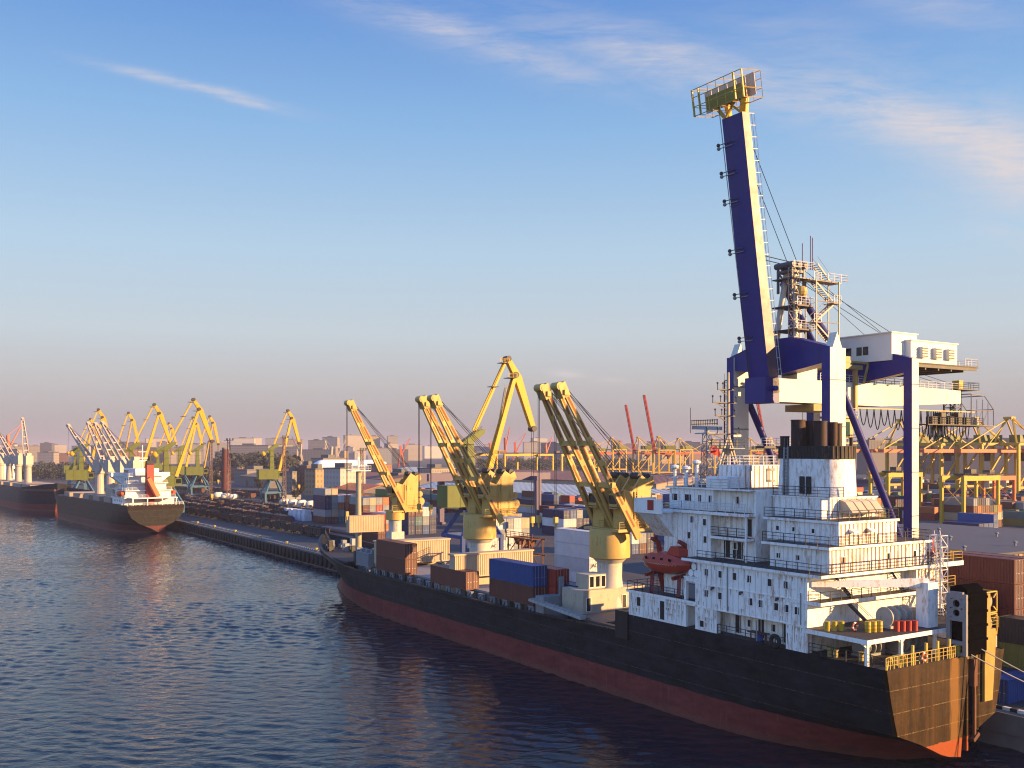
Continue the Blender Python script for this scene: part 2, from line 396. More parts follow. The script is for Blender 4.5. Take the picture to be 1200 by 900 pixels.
# black and white painted kerb
kb = bpy.data.materials.new('black and white kerb paint'); kb.use_nodes = True
t_ = kb.node_tree; g_ = t_.nodes.new('ShaderNodeTexCoord'); sx_ = t_.nodes.new('ShaderNodeSeparateXYZ'); t_.links.new(g_.outputs['Object'], sx_.inputs[0])
m1 = t_.nodes.new('ShaderNodeMath'); m1.operation = 'MULTIPLY'; m1.inputs[1].default_value = .625; t_.links.new(sx_.outputs['Y'], m1.inputs[0])
m2 = t_.nodes.new('ShaderNodeMath'); m2.operation = 'FRACT'; t_.links.new(m1.outputs[0], m2.inputs[0])
m3 = t_.nodes.new('ShaderNodeMath'); m3.operation = 'GREATER_THAN'; m3.inputs[1].default_value = .5; t_.links.new(m2.outputs[0], m3.inputs[0])
mx_ = t_.nodes.new('ShaderNodeMix'); mx_.data_type = 'RGBA'; mx_.inputs['A'].default_value = (.02, .02, .02, 1); mx_.inputs['B'].default_value = (.62, .6, .56, 1)
t_.links.new(m3.outputs[0], mx_.inputs['Factor']); t_.links.new(mx_.outputs['Result'], t_.nodes['Principled BSDF'].inputs['Base Color'])
mb = MB(); mb.box(11.9, 12.35, -60, 326, 3.66, 3.98)
o = mb.build('kerb', kb); o.location = (P0[0], P0[1], 0); o.rotation_euler = (0, 0, TH)
tag(o, 'black and white striped kerb on the quay edge', 'kerb', kind='structure')
# crane rails and apron strip
mb = MB()
for t in (15.2, 31.0):
    mb.box(t - .2, t + .2, -60, 320, 3.454, 3.50)
o = mb.build('crane_rails', M('rail steel', (0.16, 0.13, 0.11), .5, metal=.5)); o.location = (P0[0], P0[1], 0); o.rotation_euler = (0, 0, TH); o['kind'] = 'structure'
# fenders hung along the wall
mbf = MB()
mbf.prism([(-1.25, 3.3), (1.25, 3.3), (.45, .5), (-.45, .5)], -1.0, -.35, 'x'); 
fme = mbf.mesh('quay_fender', RUBBER)
k = 0
def edge_at(s):
    for (s0, t0), (s1, t1) in zip(EDGE, EDGE[1:]):
        if s0 <= s <= s1: return t0 + (t1 - t0) * (s - s0) / (s1 - s0)
s = 150.0
while s < 330:
    o = link('quay_fender', fme, None, W(s, edge_at(s), 0), TH); s += 3.1
    tag(o, 'black rubber fender hanging on the quay wall between the ships', 'fender', 'rubber fenders along the quay wall')
for s in range(-20, 30, 8):
    tag(link('quay_fender', fme, None, W(s, edge_at(s), 0), TH), 'black rubber fender on the quay wall beside the ship stern', 'fender', 'fenders beside the near stern')
mbb = MB(); mbb.lathe([(.45, 0), (.45, .15), (.28, .25), (.28, .7), (.5, .8), (.5, 1.0), (.3, 1.1)], n=10)
bme = mbb.mesh('bollard', RAILY, True)
for i, s in enumerate((6, -8, 172, 196, 219, 243, 268, 292, 314)):
    tag(link('bollard', bme, None, W(s, edge_at(s) + 1.4, 3.45)), ('yellow mooring bollard on the quay beside the near stern' if i < 2 else 'yellow mooring bollard on the empty quay between the ships'), 'bollard', 'yellow bollards near stern' if i < 2 else 'yellow bollards along the quay')
# ------------------------------------------------------------------ the near cargo ship
def hull_mat(name, boot, top=(0.009, 0.010, 0.0125), red=(0.165, 0.036, 0.032), stern=None):
    m = bpy.data.materials.new(name); m.use_nodes = True
    t = m.node_tree; b = t.nodes['Principled BSDF']; n = t.nodes.new; l = t.links.new
    tcn = n('ShaderNodeTexCoord'); sp = n('ShaderNodeSeparateXYZ'); l(tcn.outputs['Object'], sp.inputs[0])
    def nz(sc, scale, detail=6):
        mp = n('ShaderNodeMapping'); mp.inputs['Scale'].default_value = sc; l(tcn.outputs['Object'], mp.inputs['Vector'])
        z = n('ShaderNodeTexNoise'); z.inputs['Scale'].default_value = scale; z.inputs['Detail'].default_value = detail; z.inputs['Roughness'].default_value = .65
        l(mp.outputs[0], z.inputs['Vector']); return z.outputs['Fac']
    def mixc(f, a_, c2):
        x = n('ShaderNodeMix'); x.data_type = 'RGBA'; l(f, x.inputs['Factor'])
        if isinstance(a_, tuple): x.inputs['A'].default_value = (*a_, 1)
        else: l(a_, x.inputs['A'])
        if isinstance(c2, tuple): x.inputs['B'].default_value = (*c2, 1)
        else: l(c2, x.inputs['B'])
        return x.outputs['Result']
    def rng(f, lo, hi, a_=0.0, c=1.0):
        r = n('ShaderNodeMapRange'); r.inputs['From Min'].default_value = lo; r.inputs['From Max'].default_value = hi; r.inputs['To Min'].default_value = a_; r.inputs['To Max'].default_value = c
        l(f, r.inputs['Value']); return r.outputs[0]
    blot = nz((1, .35, 1), .9); run = nz((1.4, 1.4, .10), 1.5); fine = nz((1, 1, 1), 3.0)
    topc = mixc(rng(blot, .35, .7), tuple(c * .75 for c in top), tuple(c * 1.8 + .004 for c in top))
    topc = mixc(rng(run, .57, .72, 0, .5), topc, (0.020, 0.017, 0.015))
    # thin horizontal weld seams / scuffs between strakes
    w_ = n('ShaderNodeMath'); w_.operation = 'MULTIPLY'; w_.inputs[1].default_value = .46; l(sp.outputs['Z'], w_.inputs[0])
    fr = n('ShaderNodeMath'); fr.operation = 'FRACT'; l(w_.outputs[0], fr.inputs[0])
    seam = rng(fr.outputs[0], .955, .975)
    mm = n('ShaderNodeMath'); mm.operation = 'MULTIPLY'; l(seam, mm.inputs[0]); l(rng(fine, .4, .62, 0, .55), mm.inputs[1])
    topc = mixc(mm.outputs[0], topc, (0.11, 0.10, 0.085))
    redc = mixc(rng(blot, .35, .7), tuple(c * .7 for c in red), tuple(c * 1.25 for c in red))
    redc = mixc(rng(run, .58, .75, 0, .6), redc, (0.20, 0.09, 0.05))
    # pale growth band just above the water
    ad = n('ShaderNodeMath'); ad.operation = 'ADD'; l(sp.outputs['Z'], ad.inputs[0]); l(rng(fine, .3, .7, -.45, .45), ad.inputs[1])
    redc = mixc(rng(ad.outputs[0], 1.15, .35, 0, .45), redc, (0.16, 0.085, 0.06))
    bz = n('ShaderNodeMath'); bz.operation = 'ADD'; l(sp.outputs['Z'], bz.inputs[0]); l(rng(blot, .3, .7, -.12, .12), bz.inputs[1])
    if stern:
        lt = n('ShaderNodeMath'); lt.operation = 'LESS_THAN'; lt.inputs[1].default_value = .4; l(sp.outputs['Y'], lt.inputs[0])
        stc = mixc(rng(nz((1, 1, .12), 1.1), .38, .66), (0.020, 0.010, 0.004), (0.055, 0.027, 0.009))  # sunlit golden brown of the black transom, put into its colour
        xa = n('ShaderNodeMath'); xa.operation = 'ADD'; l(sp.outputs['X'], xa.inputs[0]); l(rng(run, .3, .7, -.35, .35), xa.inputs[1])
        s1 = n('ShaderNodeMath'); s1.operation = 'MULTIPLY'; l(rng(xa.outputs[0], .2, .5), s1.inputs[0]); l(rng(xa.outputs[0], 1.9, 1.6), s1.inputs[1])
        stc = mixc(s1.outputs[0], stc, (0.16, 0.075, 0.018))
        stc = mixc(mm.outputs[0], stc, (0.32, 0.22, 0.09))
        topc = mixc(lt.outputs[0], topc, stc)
        redc = mixc(lt.outputs[0], redc, (0.26, 0.06, 0.018))
        sh = n('ShaderNodeMath'); sh.operation = 'MULTIPLY'; sh.inputs[1].default_value = .75; l(lt.outputs[0], sh.inputs[0])
        bz2 = n('ShaderNodeMath'); bz2.operation = 'ADD'; l(bz.outputs[0], bz2.inputs[0]); l(sh.outputs[0], bz2.inputs[1]); bz = bz2
    l(mixc(rng(bz.outputs[0], boot - .03, boot + .03), redc, topc), b.inputs['Base Color'])
    b.inputs['Roughness'].default_value = .5; b.inputs['Specular IOR Level'].default_value = .12
    bp = n('ShaderNodeBump'); bp.inputs['Strength'].default_value = .5; bp.inputs['Distance'].default_value = .16; l(nz((1, 1, 1), .45, 3), bp.inputs['Height']); l(bp.outputs[0], b.inputs['Normal'])
    return m
def lerp(a_, b_, f): return a_ + (b_ - a_) * f
ship = thing('cargo_ship', 'black and red hulled cargo ship with rusty white superstructure and yellow deck cranes', 'cargo ship', (P0[0], P0[1], 0), TH)
ZL = [10.65, 9.2, 7.6, 5.8, 4.4, 3.0, 1.6, .4, -.8, -2.5]
HB = 9.5
STEM = [(11.2, 160.3), (8.8, 157.0), (4.9, 150.2), (3.3, 149.0), (2.2, 150.6), (.6, 152.6), (-1.2, 152.9), (-2.6, 151.0)]
def stem(z):
    if z >= STEM[0][0]: return STEM[0][1] + (z - 11.2) * 1.2
    for (z0, s0), (z1, s1) in zip(STEM, STEM[1:]):
        if z1 <= z <= z0: return lerp(s0, s1, (z0 - z) / (z0 - z1))
    return STEM[-1][1]
def deckz(s):
    if s < 37.4: return 10.65
    if s < 37.8: return lerp(10.65, 8.35, (s - 37.4) / .4)
    if s < 118: return 8.35 - .75 * min(1, (s - 37.8) / 30)
    return 7.6 + 3.8 * ((s - 118) / 42) ** 1.6
TR_T = [9.5, 9.15, 8.8, 8.35, 7.9, 6.3, 4.6, 2.9, 1.2, 0.0]
TR_Z = [10.65, 9.1, 7.4, 5.8, 4.3, 3.7, 3.05, 2.3, 1.5, 1.1]
def section(s):
    top = deckz(s); out = []
    for i in range(10):
        f = i / 9
        z = top + (ZL[i] - 10.65) * (top + 2.5) / 13.15
        # fore body
        t = HB
        if z < .4: t = HB - 1.6 * ((.4 - z) / 2.9) ** 2
        z_ = max(z, .0)
        s0 = 104 + 1.6 * z_; se = stem(z)
        if s > s0:
            x = min(1, max(0, (s - s0) / (se - s0)))
            ex = 1.7 + .16 * z_
            t *= max(0.0, 1 - x ** ex)
            if z < 3.0 and se - s < 9: t = max(t, 1.5 * math.sqrt(max(0, (se - s) / 9)))
        # run of the stern
        if s < 24:
            g = (1 - s / 24) ** 1.7
            t = lerp(t, TR_T[i], g); z = lerp(z, TR_Z[i], g)
        out.append((t, z))
    return out
SS = [0, .5, 1.5, 3, 5, 8, 12, 17, 24, 30, 37.4, 37.8, 46, 58, 70, 82, 94, 104, 110, 116, 121, 126, 130, 134, 138, 141, 144, 146, 148, 149.5, 151, 152.3, 153.5, 155, 156.5, 158, 159.3, 160.3]
mb = MB()
rows = [(s, section(s)) for s in SS]
for sg in (-1, 1):
    vs = [(sg * t, min(s, stem(z)), z) for s, r in rows for t, z in r]
    mb.add(vs, [(a * 10 + i, a * 10 + i + 1, (a + 1) * 10 + i + 1, (a + 1) * 10 + i) for a in range(len(rows) - 1) for i in range(9)])
# transom: port plate, ramp slot, starboard plate
c9 = [(t, z) for t, z in zip(TR_T, TR_Z)]
port = [(-t, z) for t, z in c9] + [(2.0, .75), (3.3, 10.65)]
mb.add([(t, -.02, z) for t, z in port], [tuple(range(len(port)))])
star = [(t, z) for t, z in c9[:6]] + [(4.2, 2.9), (4.6, 6), (5.1, 10.65)]
mb.add([(t, -.02, z) for t, z in star], [tuple(range(len(star)))])
mb.box(1.9, 4.7, 1.6, 2.0, .6, 10.6)
mb.box(3.0, 3.25, -.02, 1.7, 1.2, 10.6); mb.box(4.75, 5.0, -.02, 1.7, 3.0, 10.6)
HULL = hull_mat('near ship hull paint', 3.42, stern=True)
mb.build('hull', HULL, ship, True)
# decks
mb = MB()
mb.box(-9.3, 9.3, .1, 37.3, 10.25, 10.6)
fd = [(s, section(s)[0][0]) for s in SS if s >= 37.8]
poly = [(t - .15, s) for s, t in fd if t > .2] ; poly = poly + [(-x, y) for x, y in reversed(poly)]
mb.prism([p for p in poly if p[1] < 128], 6.3, 6.6, 'z')
mb.prism([p for p in poly if p[1] > 124], 8.3, 8.7, 'z')
mb.build('deck', DECK, ship)
# bulwark along the fore deck: thick capped plate, seen above the deck edge
mb = MB()
for sg in (-1, 1):
    for (s0, r0), (s1, r1) in zip(rows, rows[1:]):
        if s0 < 37.7 or r1[0][0] < .5: continue
        a_ = (sg * (r0[0][0] - .02), s0, deckz(s0)); b_ = (sg * (r1[0][0] - .02), s1, deckz(s1))
        mb.bar((a_[0], a_[1], a_[2] + .07), (b_[0], b_[1], b_[2] + .07), .5, .16)
        inn = sg * -.35
        mb.bar((a_[0] + inn, a_[1], a_[2] - .6), (b_[0] + inn, b_[1], b_[2] - .6), .10, 1.2)
    s = 40.0
    while s < 126:
        t = sg * (section(s)[0][0] - .5); mb.prism([(0, deckz(s)), (0, 6.6), (sg * -1.1, 6.6)] if False else [(t, deckz(s) - .05), (t, 6.6), (t - sg * 1.0, 6.6)], s, s + .12, 'y'); s += 2.4
mb.build('bulwark', M('hull black', (0.016, 0.016, 0.018), .5, var=.3, rust=.2), ship)
# the raised step where the fore deck begins and a rubbing strip
for x0, x1 in ((-9.75, -9.15), (9.15, 9.75)):
    mb = MB(); mb.box(x0, x1, 37.2, 39.6, 7.5, 10.95); mb.build('bulwark_end', M('hull black', (0.016, 0.016, 0.018)), ship)
# hatch coamings, covers
mb = MB()
for s0, s1 in ((58, 83), (94, 117), (127, 137)):
    w = 6.6 if s1 < 120 else 4.6
    mb.box(-w, w, s0, s1, 6.6, 8.2)
    k = s0
    while k < s1: mb.box(-w - .35, -w, k, k + .15, 6.6, 8.1); mb.box(w, w + .35, k, k + .15, 6.6, 8.1); k += 1.5
mb.build('hatch_coaming', M('hatch coaming paint', (0.17, 0.17, 0.165), .6, var=.2, rust=.4, grime=.4), ship)
# pairs of container lashing supports along the bulwark
LASH = M('lashing bridge paint', (0.22, 0.24, 0.26), .55, var=.2, rust=.25)
for i in range(17):
    s = 60 + i * 3.55
    if s > 119: break
    for sg in (-1, 1):
        mb = MB()
        mb.box(sg * 8.3 - .13, sg * 8.3 + .13, s, s + .3, 6.6, 8.45)
        mb.box(sg * 8.3 - .13, sg * 8.3 + .13, s + 1.0, s + 1.3, 6.6, 8.45)
        mb.bar((sg * 8.75, s - .1, 6.6), (sg * 8.3, s + .6, 8.4), .13); mb.bar((sg * 8.75, s + 1.5, 6.6), (sg * 8.3, s + .8, 8.4), .13)
        mb.box(sg * 8.3 - .25, sg * 8.3 + .25, s - .1, s + 1.4, 8.3, 8.48)
        mb.build('lashing_post', LASH, ship)
# ------------------------------------------------------------------ superstructure
def deckhouse(name, t0, t1, s0, s1, z0, z1, mat=None, rib=.78, sides='psa', mb=None, parent=ship):
    own = mb is None
    if own: mb = MB()
    mb.box(t0, t1, s0, s1, z0, z1)
    if rib:
        if 'a' in sides:
            x = t0 + .35
            while x < t1 - .1: mb.box(x - .04, x + .04, s0 - .055, s0 + .01, z0 + .05, z1 - .05, 1); x += rib
        if 'f' in sides:
            x = t0 + .35
            while x < t1 - .1: mb.box(x - .035, x + .035, s1 - .01, s1 + .055, z0 + .05, z1 - .05); x += rib
        for key, tt, sg in (('p', t0, -1), ('s', t1, 1)):
            if key in sides:
                y = s0 + .4
                while y < s1 - .1: mb.box(tt - (.055 if sg < 0 else .01), tt + (.01 if sg < 0 else .055), y - .035, y + .035, z0 + .05, z1 - .05, 2); y += rib
    if own: return mb.build(name, [mat or WHITE, RIBA, RIBP], parent)
def slab(t0, t1, s0, s1, z, th=.32, parent=ship):
    mb = MB(); mb.box(t0, t1, s0, s1, z - th, z)
    o = mb.build('deck_slab', WHITE, parent)
    mb = MB(); mb.box(t0 + .08, t1 - .08, s0 + .08, s1 - .08, z + .002, z + .022); mb.build('deck_covering', DECK, parent)
    return o
def window(t, s, z, w=.55, h=.75, face='p', name='window', mat=None):
    mb = MB(); d = .03; fr = .07
    if face in 'ps':
        sg = -1 if face == 'p' else 1
        mb.box(t, t + sg * d, s - w/2, s + w/2, z - h/2, z + h/2, 0)
        for a_, b_, c_, e_ in ((-w/2-fr, -w/2, -h/2-fr, h/2+fr), (w/2, w/2+fr, -h/2-fr, h/2+fr), (-w/2, w/2, h/2, h/2+fr), (-w/2, w/2, -h/2-fr, -h/2)):
            mb.box(t, t + sg * .06, s + a_, s + b_, z + c_, z + e_, 1)
    else:
        sg = -1
        mb.box(t - w/2, t + w/2, s, s + sg * d, z - h/2, z + h/2, 0)
        for a_, b_, c_, e_ in ((-w/2-fr, -w/2, -h/2-fr, h/2+fr), (w/2, w/2+fr, -h/2-fr, h/2+fr), (-w/2, w/2, h/2, h/2+fr), (-w/2, w/2, -h/2-fr, -h/2)):
            mb.box(t + a_, t + b_, s, s + sg * .06, z + c_, z + e_, 1)
    return mb.build(name, [mat or GLASS, WHITE], ship)
def door(t, s, z, w=.85, h=1.95, face='p', mat=None):
    return window(t, s, z + h/2 + .15, w, h, face, 'door', mat or BLACK)
# main white block, three decks; the lowest has a side passage open to port
mb = MB()
deckhouse('', -9.5, 9.5, 9.2, 25.0, 13.2, 18.35, mb=mb, sides='ps', rib=.82)
deckhouse('', -9.5, -8.9, 21.95, 25.0, 10.65, 13.2, mb=mb, sides='p')
deckhouse('', -9.5, -8.9, 9.2, 12.0, 10.65, 13.2, mb=mb, sides='p')
deckhouse('', 8.9, 9.5, 9.2, 25.0, 10.65, 13.2, mb=mb, sides='s')
deckhouse('', -7.7, 8.0, 9.6, 25.0, 10.6, 13.2, mb=mb, sides='p')
rr_ = random.Random(31)
def drips(mb, n, ya, yb, tops, face_t):
    for _ in range(n):
        y = rr_.uniform(ya, yb); z1 = rr_.choice(tops); h = rr_.uniform(.15, .5) * rr_.choice((1, 1, 2, 3)); w = rr_.uniform(.02, .07)
        mb.prism([(y - w, z1), (y + w, z1), (y + w * .3, z1 - h), (y - w * .3, z1 - h)], face_t - .012, face_t + .002, 'x', 3)
drips(mb, 54, 9.3, 24.9, (18.15, 15.8, 15.83, 13.9), -9.5)
for s_, z_ in ((23.52, 17.3), (21.33, 17.3), (17.04, 17.25), (11.99, 17.2), (21.38, 14.9), (15.41, 14.82), (11.88, 14.8), (10.54, 14.75)):
    mb.prism([(s_ - .1, z_ - .45), (s_ + .02, z_ - .45), (s_ - .03, z_ - 1.0 - rr_.random())], -9.512, -9.498, 'x', 3)
drips(mb, 22, 22.0, 24.9, (13.1, 12.2, 11.6), -9.5); drips(mb, 16, 9.3, 11.9, (13.1, 12.3), -9.5)
mb.build('accommodation_block', [WHITE, RIBA, RIBP, RUSTD], ship)
for s, z in ((23.52, 17.3), (21.33, 17.3), (19.19, 17.3), (17.04, 17.25), (14.16, 17.2), (11.99, 17.2), (23.52, 14.92), (21.38, 14.9), (16.82, 14.85), (15.41, 14.82), (13.25, 14.8), (11.88, 14.8), (10.54, 14.75)):
    window(-9.5, s, z)
window(-9.5, 24.2, 11.4, .7, .7)
rail([(-9.4, 12.1, 10.65), (-9.4, 21.9, 10.65)], parent=ship)
for s in (20.4, 17.0, 13.6): door(-7.7, s, 10.65)
window(-7.7, 18.7, 12.1); window(-7.7, 15.3, 12.1)
mb = MB()
for z in (13.25, 15.85): mb.box(-9.57, -9.5, 9.2, 25.0, z, z + .08)
mb.box(-9.6, -9.5, 9.2, 25.0, 18.2, 18.32); mb.build('belt_moulding', WHITE, ship)
for s, z0, z1 in ((20.2, 13.4, 18.2), (15.9, 10.8, 13.0), (10.0, 13.4, 16.6)):
    mb = MB(); mb.tube((-9.62, s, z0), (-9.62, s, z1), .06, n=6); mb.build('vent_pipe', GREY, ship)
for s in (22.4, 18.1, 13.0):
    mb = MB(); mb.box(-9.85, -9.5, s - .12, s + .12, 15.6, 15.8); mb.ball((-9.85, s, 15.55), .14, 8, 5); mb.build('wall_lamp', STEEL, ship)
# lower forward part with the lifeboat deck
mb = MB()
deckhouse('', -9.5, 9.5, 27.2, 37.2, 10.65, 13.45, mb=mb, sides='p', rib=0)
for y0, y1 in ((27.2, 30.4), (31.5, 34.9), (35.6, 37.2)):
    y = y0 + .4
    while y < y1: mb.box(-9.555, -9.49, y - .035, y + .035, 10.75, 13.4, 2); y += .82
mb.box(-9.5, -9.1, 25.0, 25.35, 10.65, 16.0); mb.box(-9.5, -9.1, 26.9, 27.2, 10.65, 16.3); mb.box(-9.5, -9.1, 25.0, 27.2, 16.0, 16.4); mb.box(-9.5, -9.1, 25.0, 27.2, 13.2, 13.5)
mb.box(-7.8, 8, 25.0, 27.2, 10.65, 13.2)
drips(mb, 46, 27.3, 30.3, (13.4, 13.0, 12.4, 11.8), -9.5); drips(mb, 40, 31.6, 37.0, (13.4, 13.0, 12.2, 11.6), -9.5)
mb.build('forward_deckhouse', [WHITE, RIBA, RIBP, RUSTD], ship)
door(-9.5, 30.95, 10.75, .8, 2.2)
window(-9.5, 35.25, 12.5, .7, 1.1)
slab(-9.6, 9.6, 25.02, 37.6, 13.75, .3)
rail([(-9.5, 27.4, 13.75), (-9.5, 37.5, 13.75), (-3, 37.5, 13.75)], parent=ship)
# decks aft
slab(-10.0, 9.8, 1.7, 9.18, 13.2, .42)          # awning deck over the mooring deck
slab(-9.55, 9.3, 7.5, 12.0, 15.9, .34)
slab(-9.75, 9.75, 7.3, 27.4, 18.62, .3)
for t in (-9.3, -4.2, 1.2, 7.8):
    mb = MB(); mb.bar((t, 2.3, 10.6), (t, 2.3, 12.8), .3); mb.bar((t, 2.3, 12.3), (t + .7, 2.3, 12.8), .16); mb.bar((t, 2.3, 12.3), (t - .7, 2.3, 12.8), .16); mb.build('awning_post', WHITE, ship)
mb = MB()
deckhouse('', -8.9, 8.9, 10.6, 12.4, 13.2, 15.6, mb=mb, sides='a', rib=.7)
deckhouse('', -8.9, 8.9, 10.6, 12.4, 15.9, 18.3, mb=mb, sides='a', rib=.7)
deckhouse('', 6.4, 9.2, 8.0, 10.8, 15.9, 18.3, mb=mb, sides='ap', rib=.6)
deckhouse('', -9.4, -8.4, 7.6, 9.3, 13.2, 18.35, mb=mb, sides='a', rib=.5) if False else None
mb.build('aft_bulkhead', [WHITE, RIBA, RIBP], ship)
for t, z in ((-4.6, 15.9), (4.2, 15.9), (-2.0, 13.2), (5.2, 13.2)): door(t, 10.6, z, face='a')
for t, z in ((-6.7, 17.2), (-1.6, 17.2), (1.6, 17.2), (3.1, 14.5), (-5.8, 14.5), (7.2, 14.6)): window(t, 10.6, z, face='a')
# stepped casing tiers
deckhouse('upper_tier', -7.7, 8.2, 7.95, 15.8, 18.62, 21.05, rib=.62)
slab(-8.2, 8.7, 7.6, 16.6, 21.3, .28)
deckhouse('upper_tier', -5.75, 3.6, 8.4, 18.0, 21.3, 23.5, rib=.66)
slab(-6.0, 3.8, 8.2, 18.4, 23.75, .26)
deckhouse('casing', -3.7, 4.0, 11.2, 19.0, 23.75, 25.9, rib=.8)
slab(-3.8, 4.1, 11.1, 19.2, 26.05, .16)
for t, z in ((-5.6, 19.9), (1.5, 19.9), (6.0, 19.9)): window(t, 7.95, z, .5, .6, 'a')
for t, z in ((-3.8, 22.6), (-1.0, 22.6)):
    mb = MB(); mb.prism([(8.36, z + .35), (7.7, z + .1), (7.7, z), (8.36, z)], t - .45, t + .45, 'x'); mb.build('vent_hood', WHITE, ship)
door(2.2, 8.4, 21.3, .75, 1.8, 'a', WHITE2); door(-4.6, 11.2, 23.75, .75, 1.8, 'a', WHITE2)
door(5.0, 7.95, 18.62, .75, 1.8, 'a', WHITE2)
for s, z in ((14.6, 19.9), (12.0, 19.9)): window(-7.7, s, z, .5, .5)
for s in (16.5, 14.2, 11.6): window(-5.75, s, 22.6, .45, .45)
# slanting louvres on the casing
for k in range(4):
    t = -2.2 + k * 1.35
    mb = MB(); mb.prism([(11.2, 25.8), (10.4, 25.55), (9.5, 24.5), (9.6, 24.35), (11.2, 24.4)], t, t + 1.15, 'x'); mb.build('louvre_hood', CREAM, ship)
rail([(-8.1, 16.5, 21.3), (-8.1, 7.7, 21.3), (8.6, 7.7, 21.3), (8.6, 16.5, 21.3)], parent=ship)
rail([(-5.9, 18.3, 23.75), (-5.9, 8.3, 23.75), (3.7, 8.3, 23.75), (3.7, 16.5, 23.75)], parent=ship)
rail([(-9.65, 24.9, 18.62), (-9.65, 7.4, 18.62), (9.65, 7.4, 18.62)], parent=ship, mat=RAILD)
rail([(-9.45, 9.1, 15.9), (-9.45, 7.6, 15.9), (9.2, 7.6, 15.9)], parent=ship)
rail([(4.0, 7.9, 13.2), (9.7, 1.8, 13.2)], parent=ship)
rail([(-3.7, 19, 26.05), (-3.7, 11.2, 26.05), (-1.5, 11.2, 26.05)], parent=ship)
# starboard wing platform with yellow rail
slab(8.7, 15.0, 8.0, 11.0, 18.62, .5)
deckhouse('aft_bulkhead', 9.6, 13.4, 9.6, 11.2, 13.2, 18.1, rib=.6)
rail([(9.7, 8.1, 18.62), (14.9, 8.1, 18.62), (14.9, 10.9, 18.62)], parent=ship, mat=RAILY)
rail([(9.7, 8.4, 15.9), (14.0, 8.4, 15.9)], parent=ship, mat=RAILY)
# funnel: tapered white casing with round aft face, black band, uptakes
mb = MB()
def fun_ring(z, ex):
    out = [(-3.1 - ex * .1, 18.6 + ex), (-3.1 - ex * .1, 13.6 - ex)]
    for k in range(9):
        a_ = math.pi + math.pi * k / 8; out.append((-.45 + 2.65 * math.cos(a_), 13.4 - ex + 1.9 * math.sin(a_)))
    out += [(2.2 + ex * .1, 13.6 - ex), (2.2 + ex * .1, 18.6 + ex)]
    return [(x, y, z) for x, y in out]
r0, r1 = fun_ring(26.05, .25), fun_ring(30.2, 0)
k = len(r0); mb.add(r0 + r1, [(i, (i + 1) % k, k + (i + 1) % k, k + i) for i in range(k)] + [tuple(range(k, 2 * k))])
fun = mb.build('funnel', WHITE, ship, True)
mb = MB(); r0, r1 = fun_ring(30.1, .12), fun_ring(31.5, .10); mb.add(r0 + r1, [(i, (i + 1) % k, k + (i + 1) % k, k + i) for i in range(k)] + [tuple(range(k, 2 * k)), tuple(range(k - 1, -1, -1))])
x = 0
for i in range(k):
    a_, b_ = Vector(r0[i]), Vector(r0[(i + 1) % k]); c_ = (b_ - a_).length; q_ = max(1, int(c_ / .4))
    for j in range(q_):
        p = a_.lerp(b_, j / q_); mb.bar(p, p + Vector((0, 0, 1.35)), .09)
mb.build('funnel_band', M('sooty black', (0.035, 0.03, 0.026), .7, var=.4, rust=.3), fun)
SOOT = M('sooty rust', (0.05, 0.025, 0.017), .7, var=.5, rust=.35, rustcol=(.14, .06, .03))
for (x, y, r, z1) in ((-1.9, 17.0, .78, 34.4), (-.1, 16.6, .78, 34.3), (-1.6, 14.2, .72, 34.2), (.2, 14.0, .5, 34.1), (1.3, 14.3, .55, 34.0), (1.5, 12.6, .2, 32.4), (-2.5, 18.4, .5, 32.6)):
    mb = MB(); mb.tube((x, y, 31.3), (x, y, z1), r, n=16); mb.tube((x, y, z1 - .12), (x, y, z1 + .02), r * 1.06, n=16); mb.build('exhaust_pipe', SOOT, fun, True)
for s in (15.3, 14.4):
    mb = MB(); mb.lathe([(.36, 0), (.36, 1.7)], (0, 0, 0), 10); mb = MB(); mb.box(-3.32, -3.22, s - .32, s + .32, 26.3, 28.2); mb.build('louvre', BLACK, fun)
mb = MB(); ladder(mb, (-3.3, 17.6, 26.1), (-3.2, 17.6, 31.4), .5, 14, (0, 1, 0)); mb.build('ladder', GREY, fun)
# bridge tower
mb = MB()
deckhouse('', -7.4, 7.4, 25.1, 33.0, 13.6, 23.75, mb=mb, sides='pf', rib=.85)
deckhouse('', -6.2, 6.2, 19.2, 25.2, 18.62, 26.5, mb=mb, sides='p', rib=.85)
mb.build('bridge_tower', [WHITE, RIBA, RIBP], ship)
for s, z in ((28.6, 21.0), (25.9, 20.7), (28.1, 22.9), (26.0, 22.7)): window(-7.4, s, z, .5, .75)
slab(-7.6, -6.1, 19.4, 25.2, 21.25, .3); rail([(-7.5, 19.5, 21.25), (-7.5, 25.0, 21.25)], parent=ship)
door(-6.2, 20.2, 21.25); door(-6.2, 23.6, 18.62, 1.0); door(-6.2, 21.9, 18.62, 1.6, 1.9); window(-6.2, 22.3, 20.2)
for s in (19.5, 25.0):
    mb = MB(); mb.bar((-7.45, s, 18.62), (-7.45, s, 23.7), .18); mb.build('deck_post', WHITE, ship)
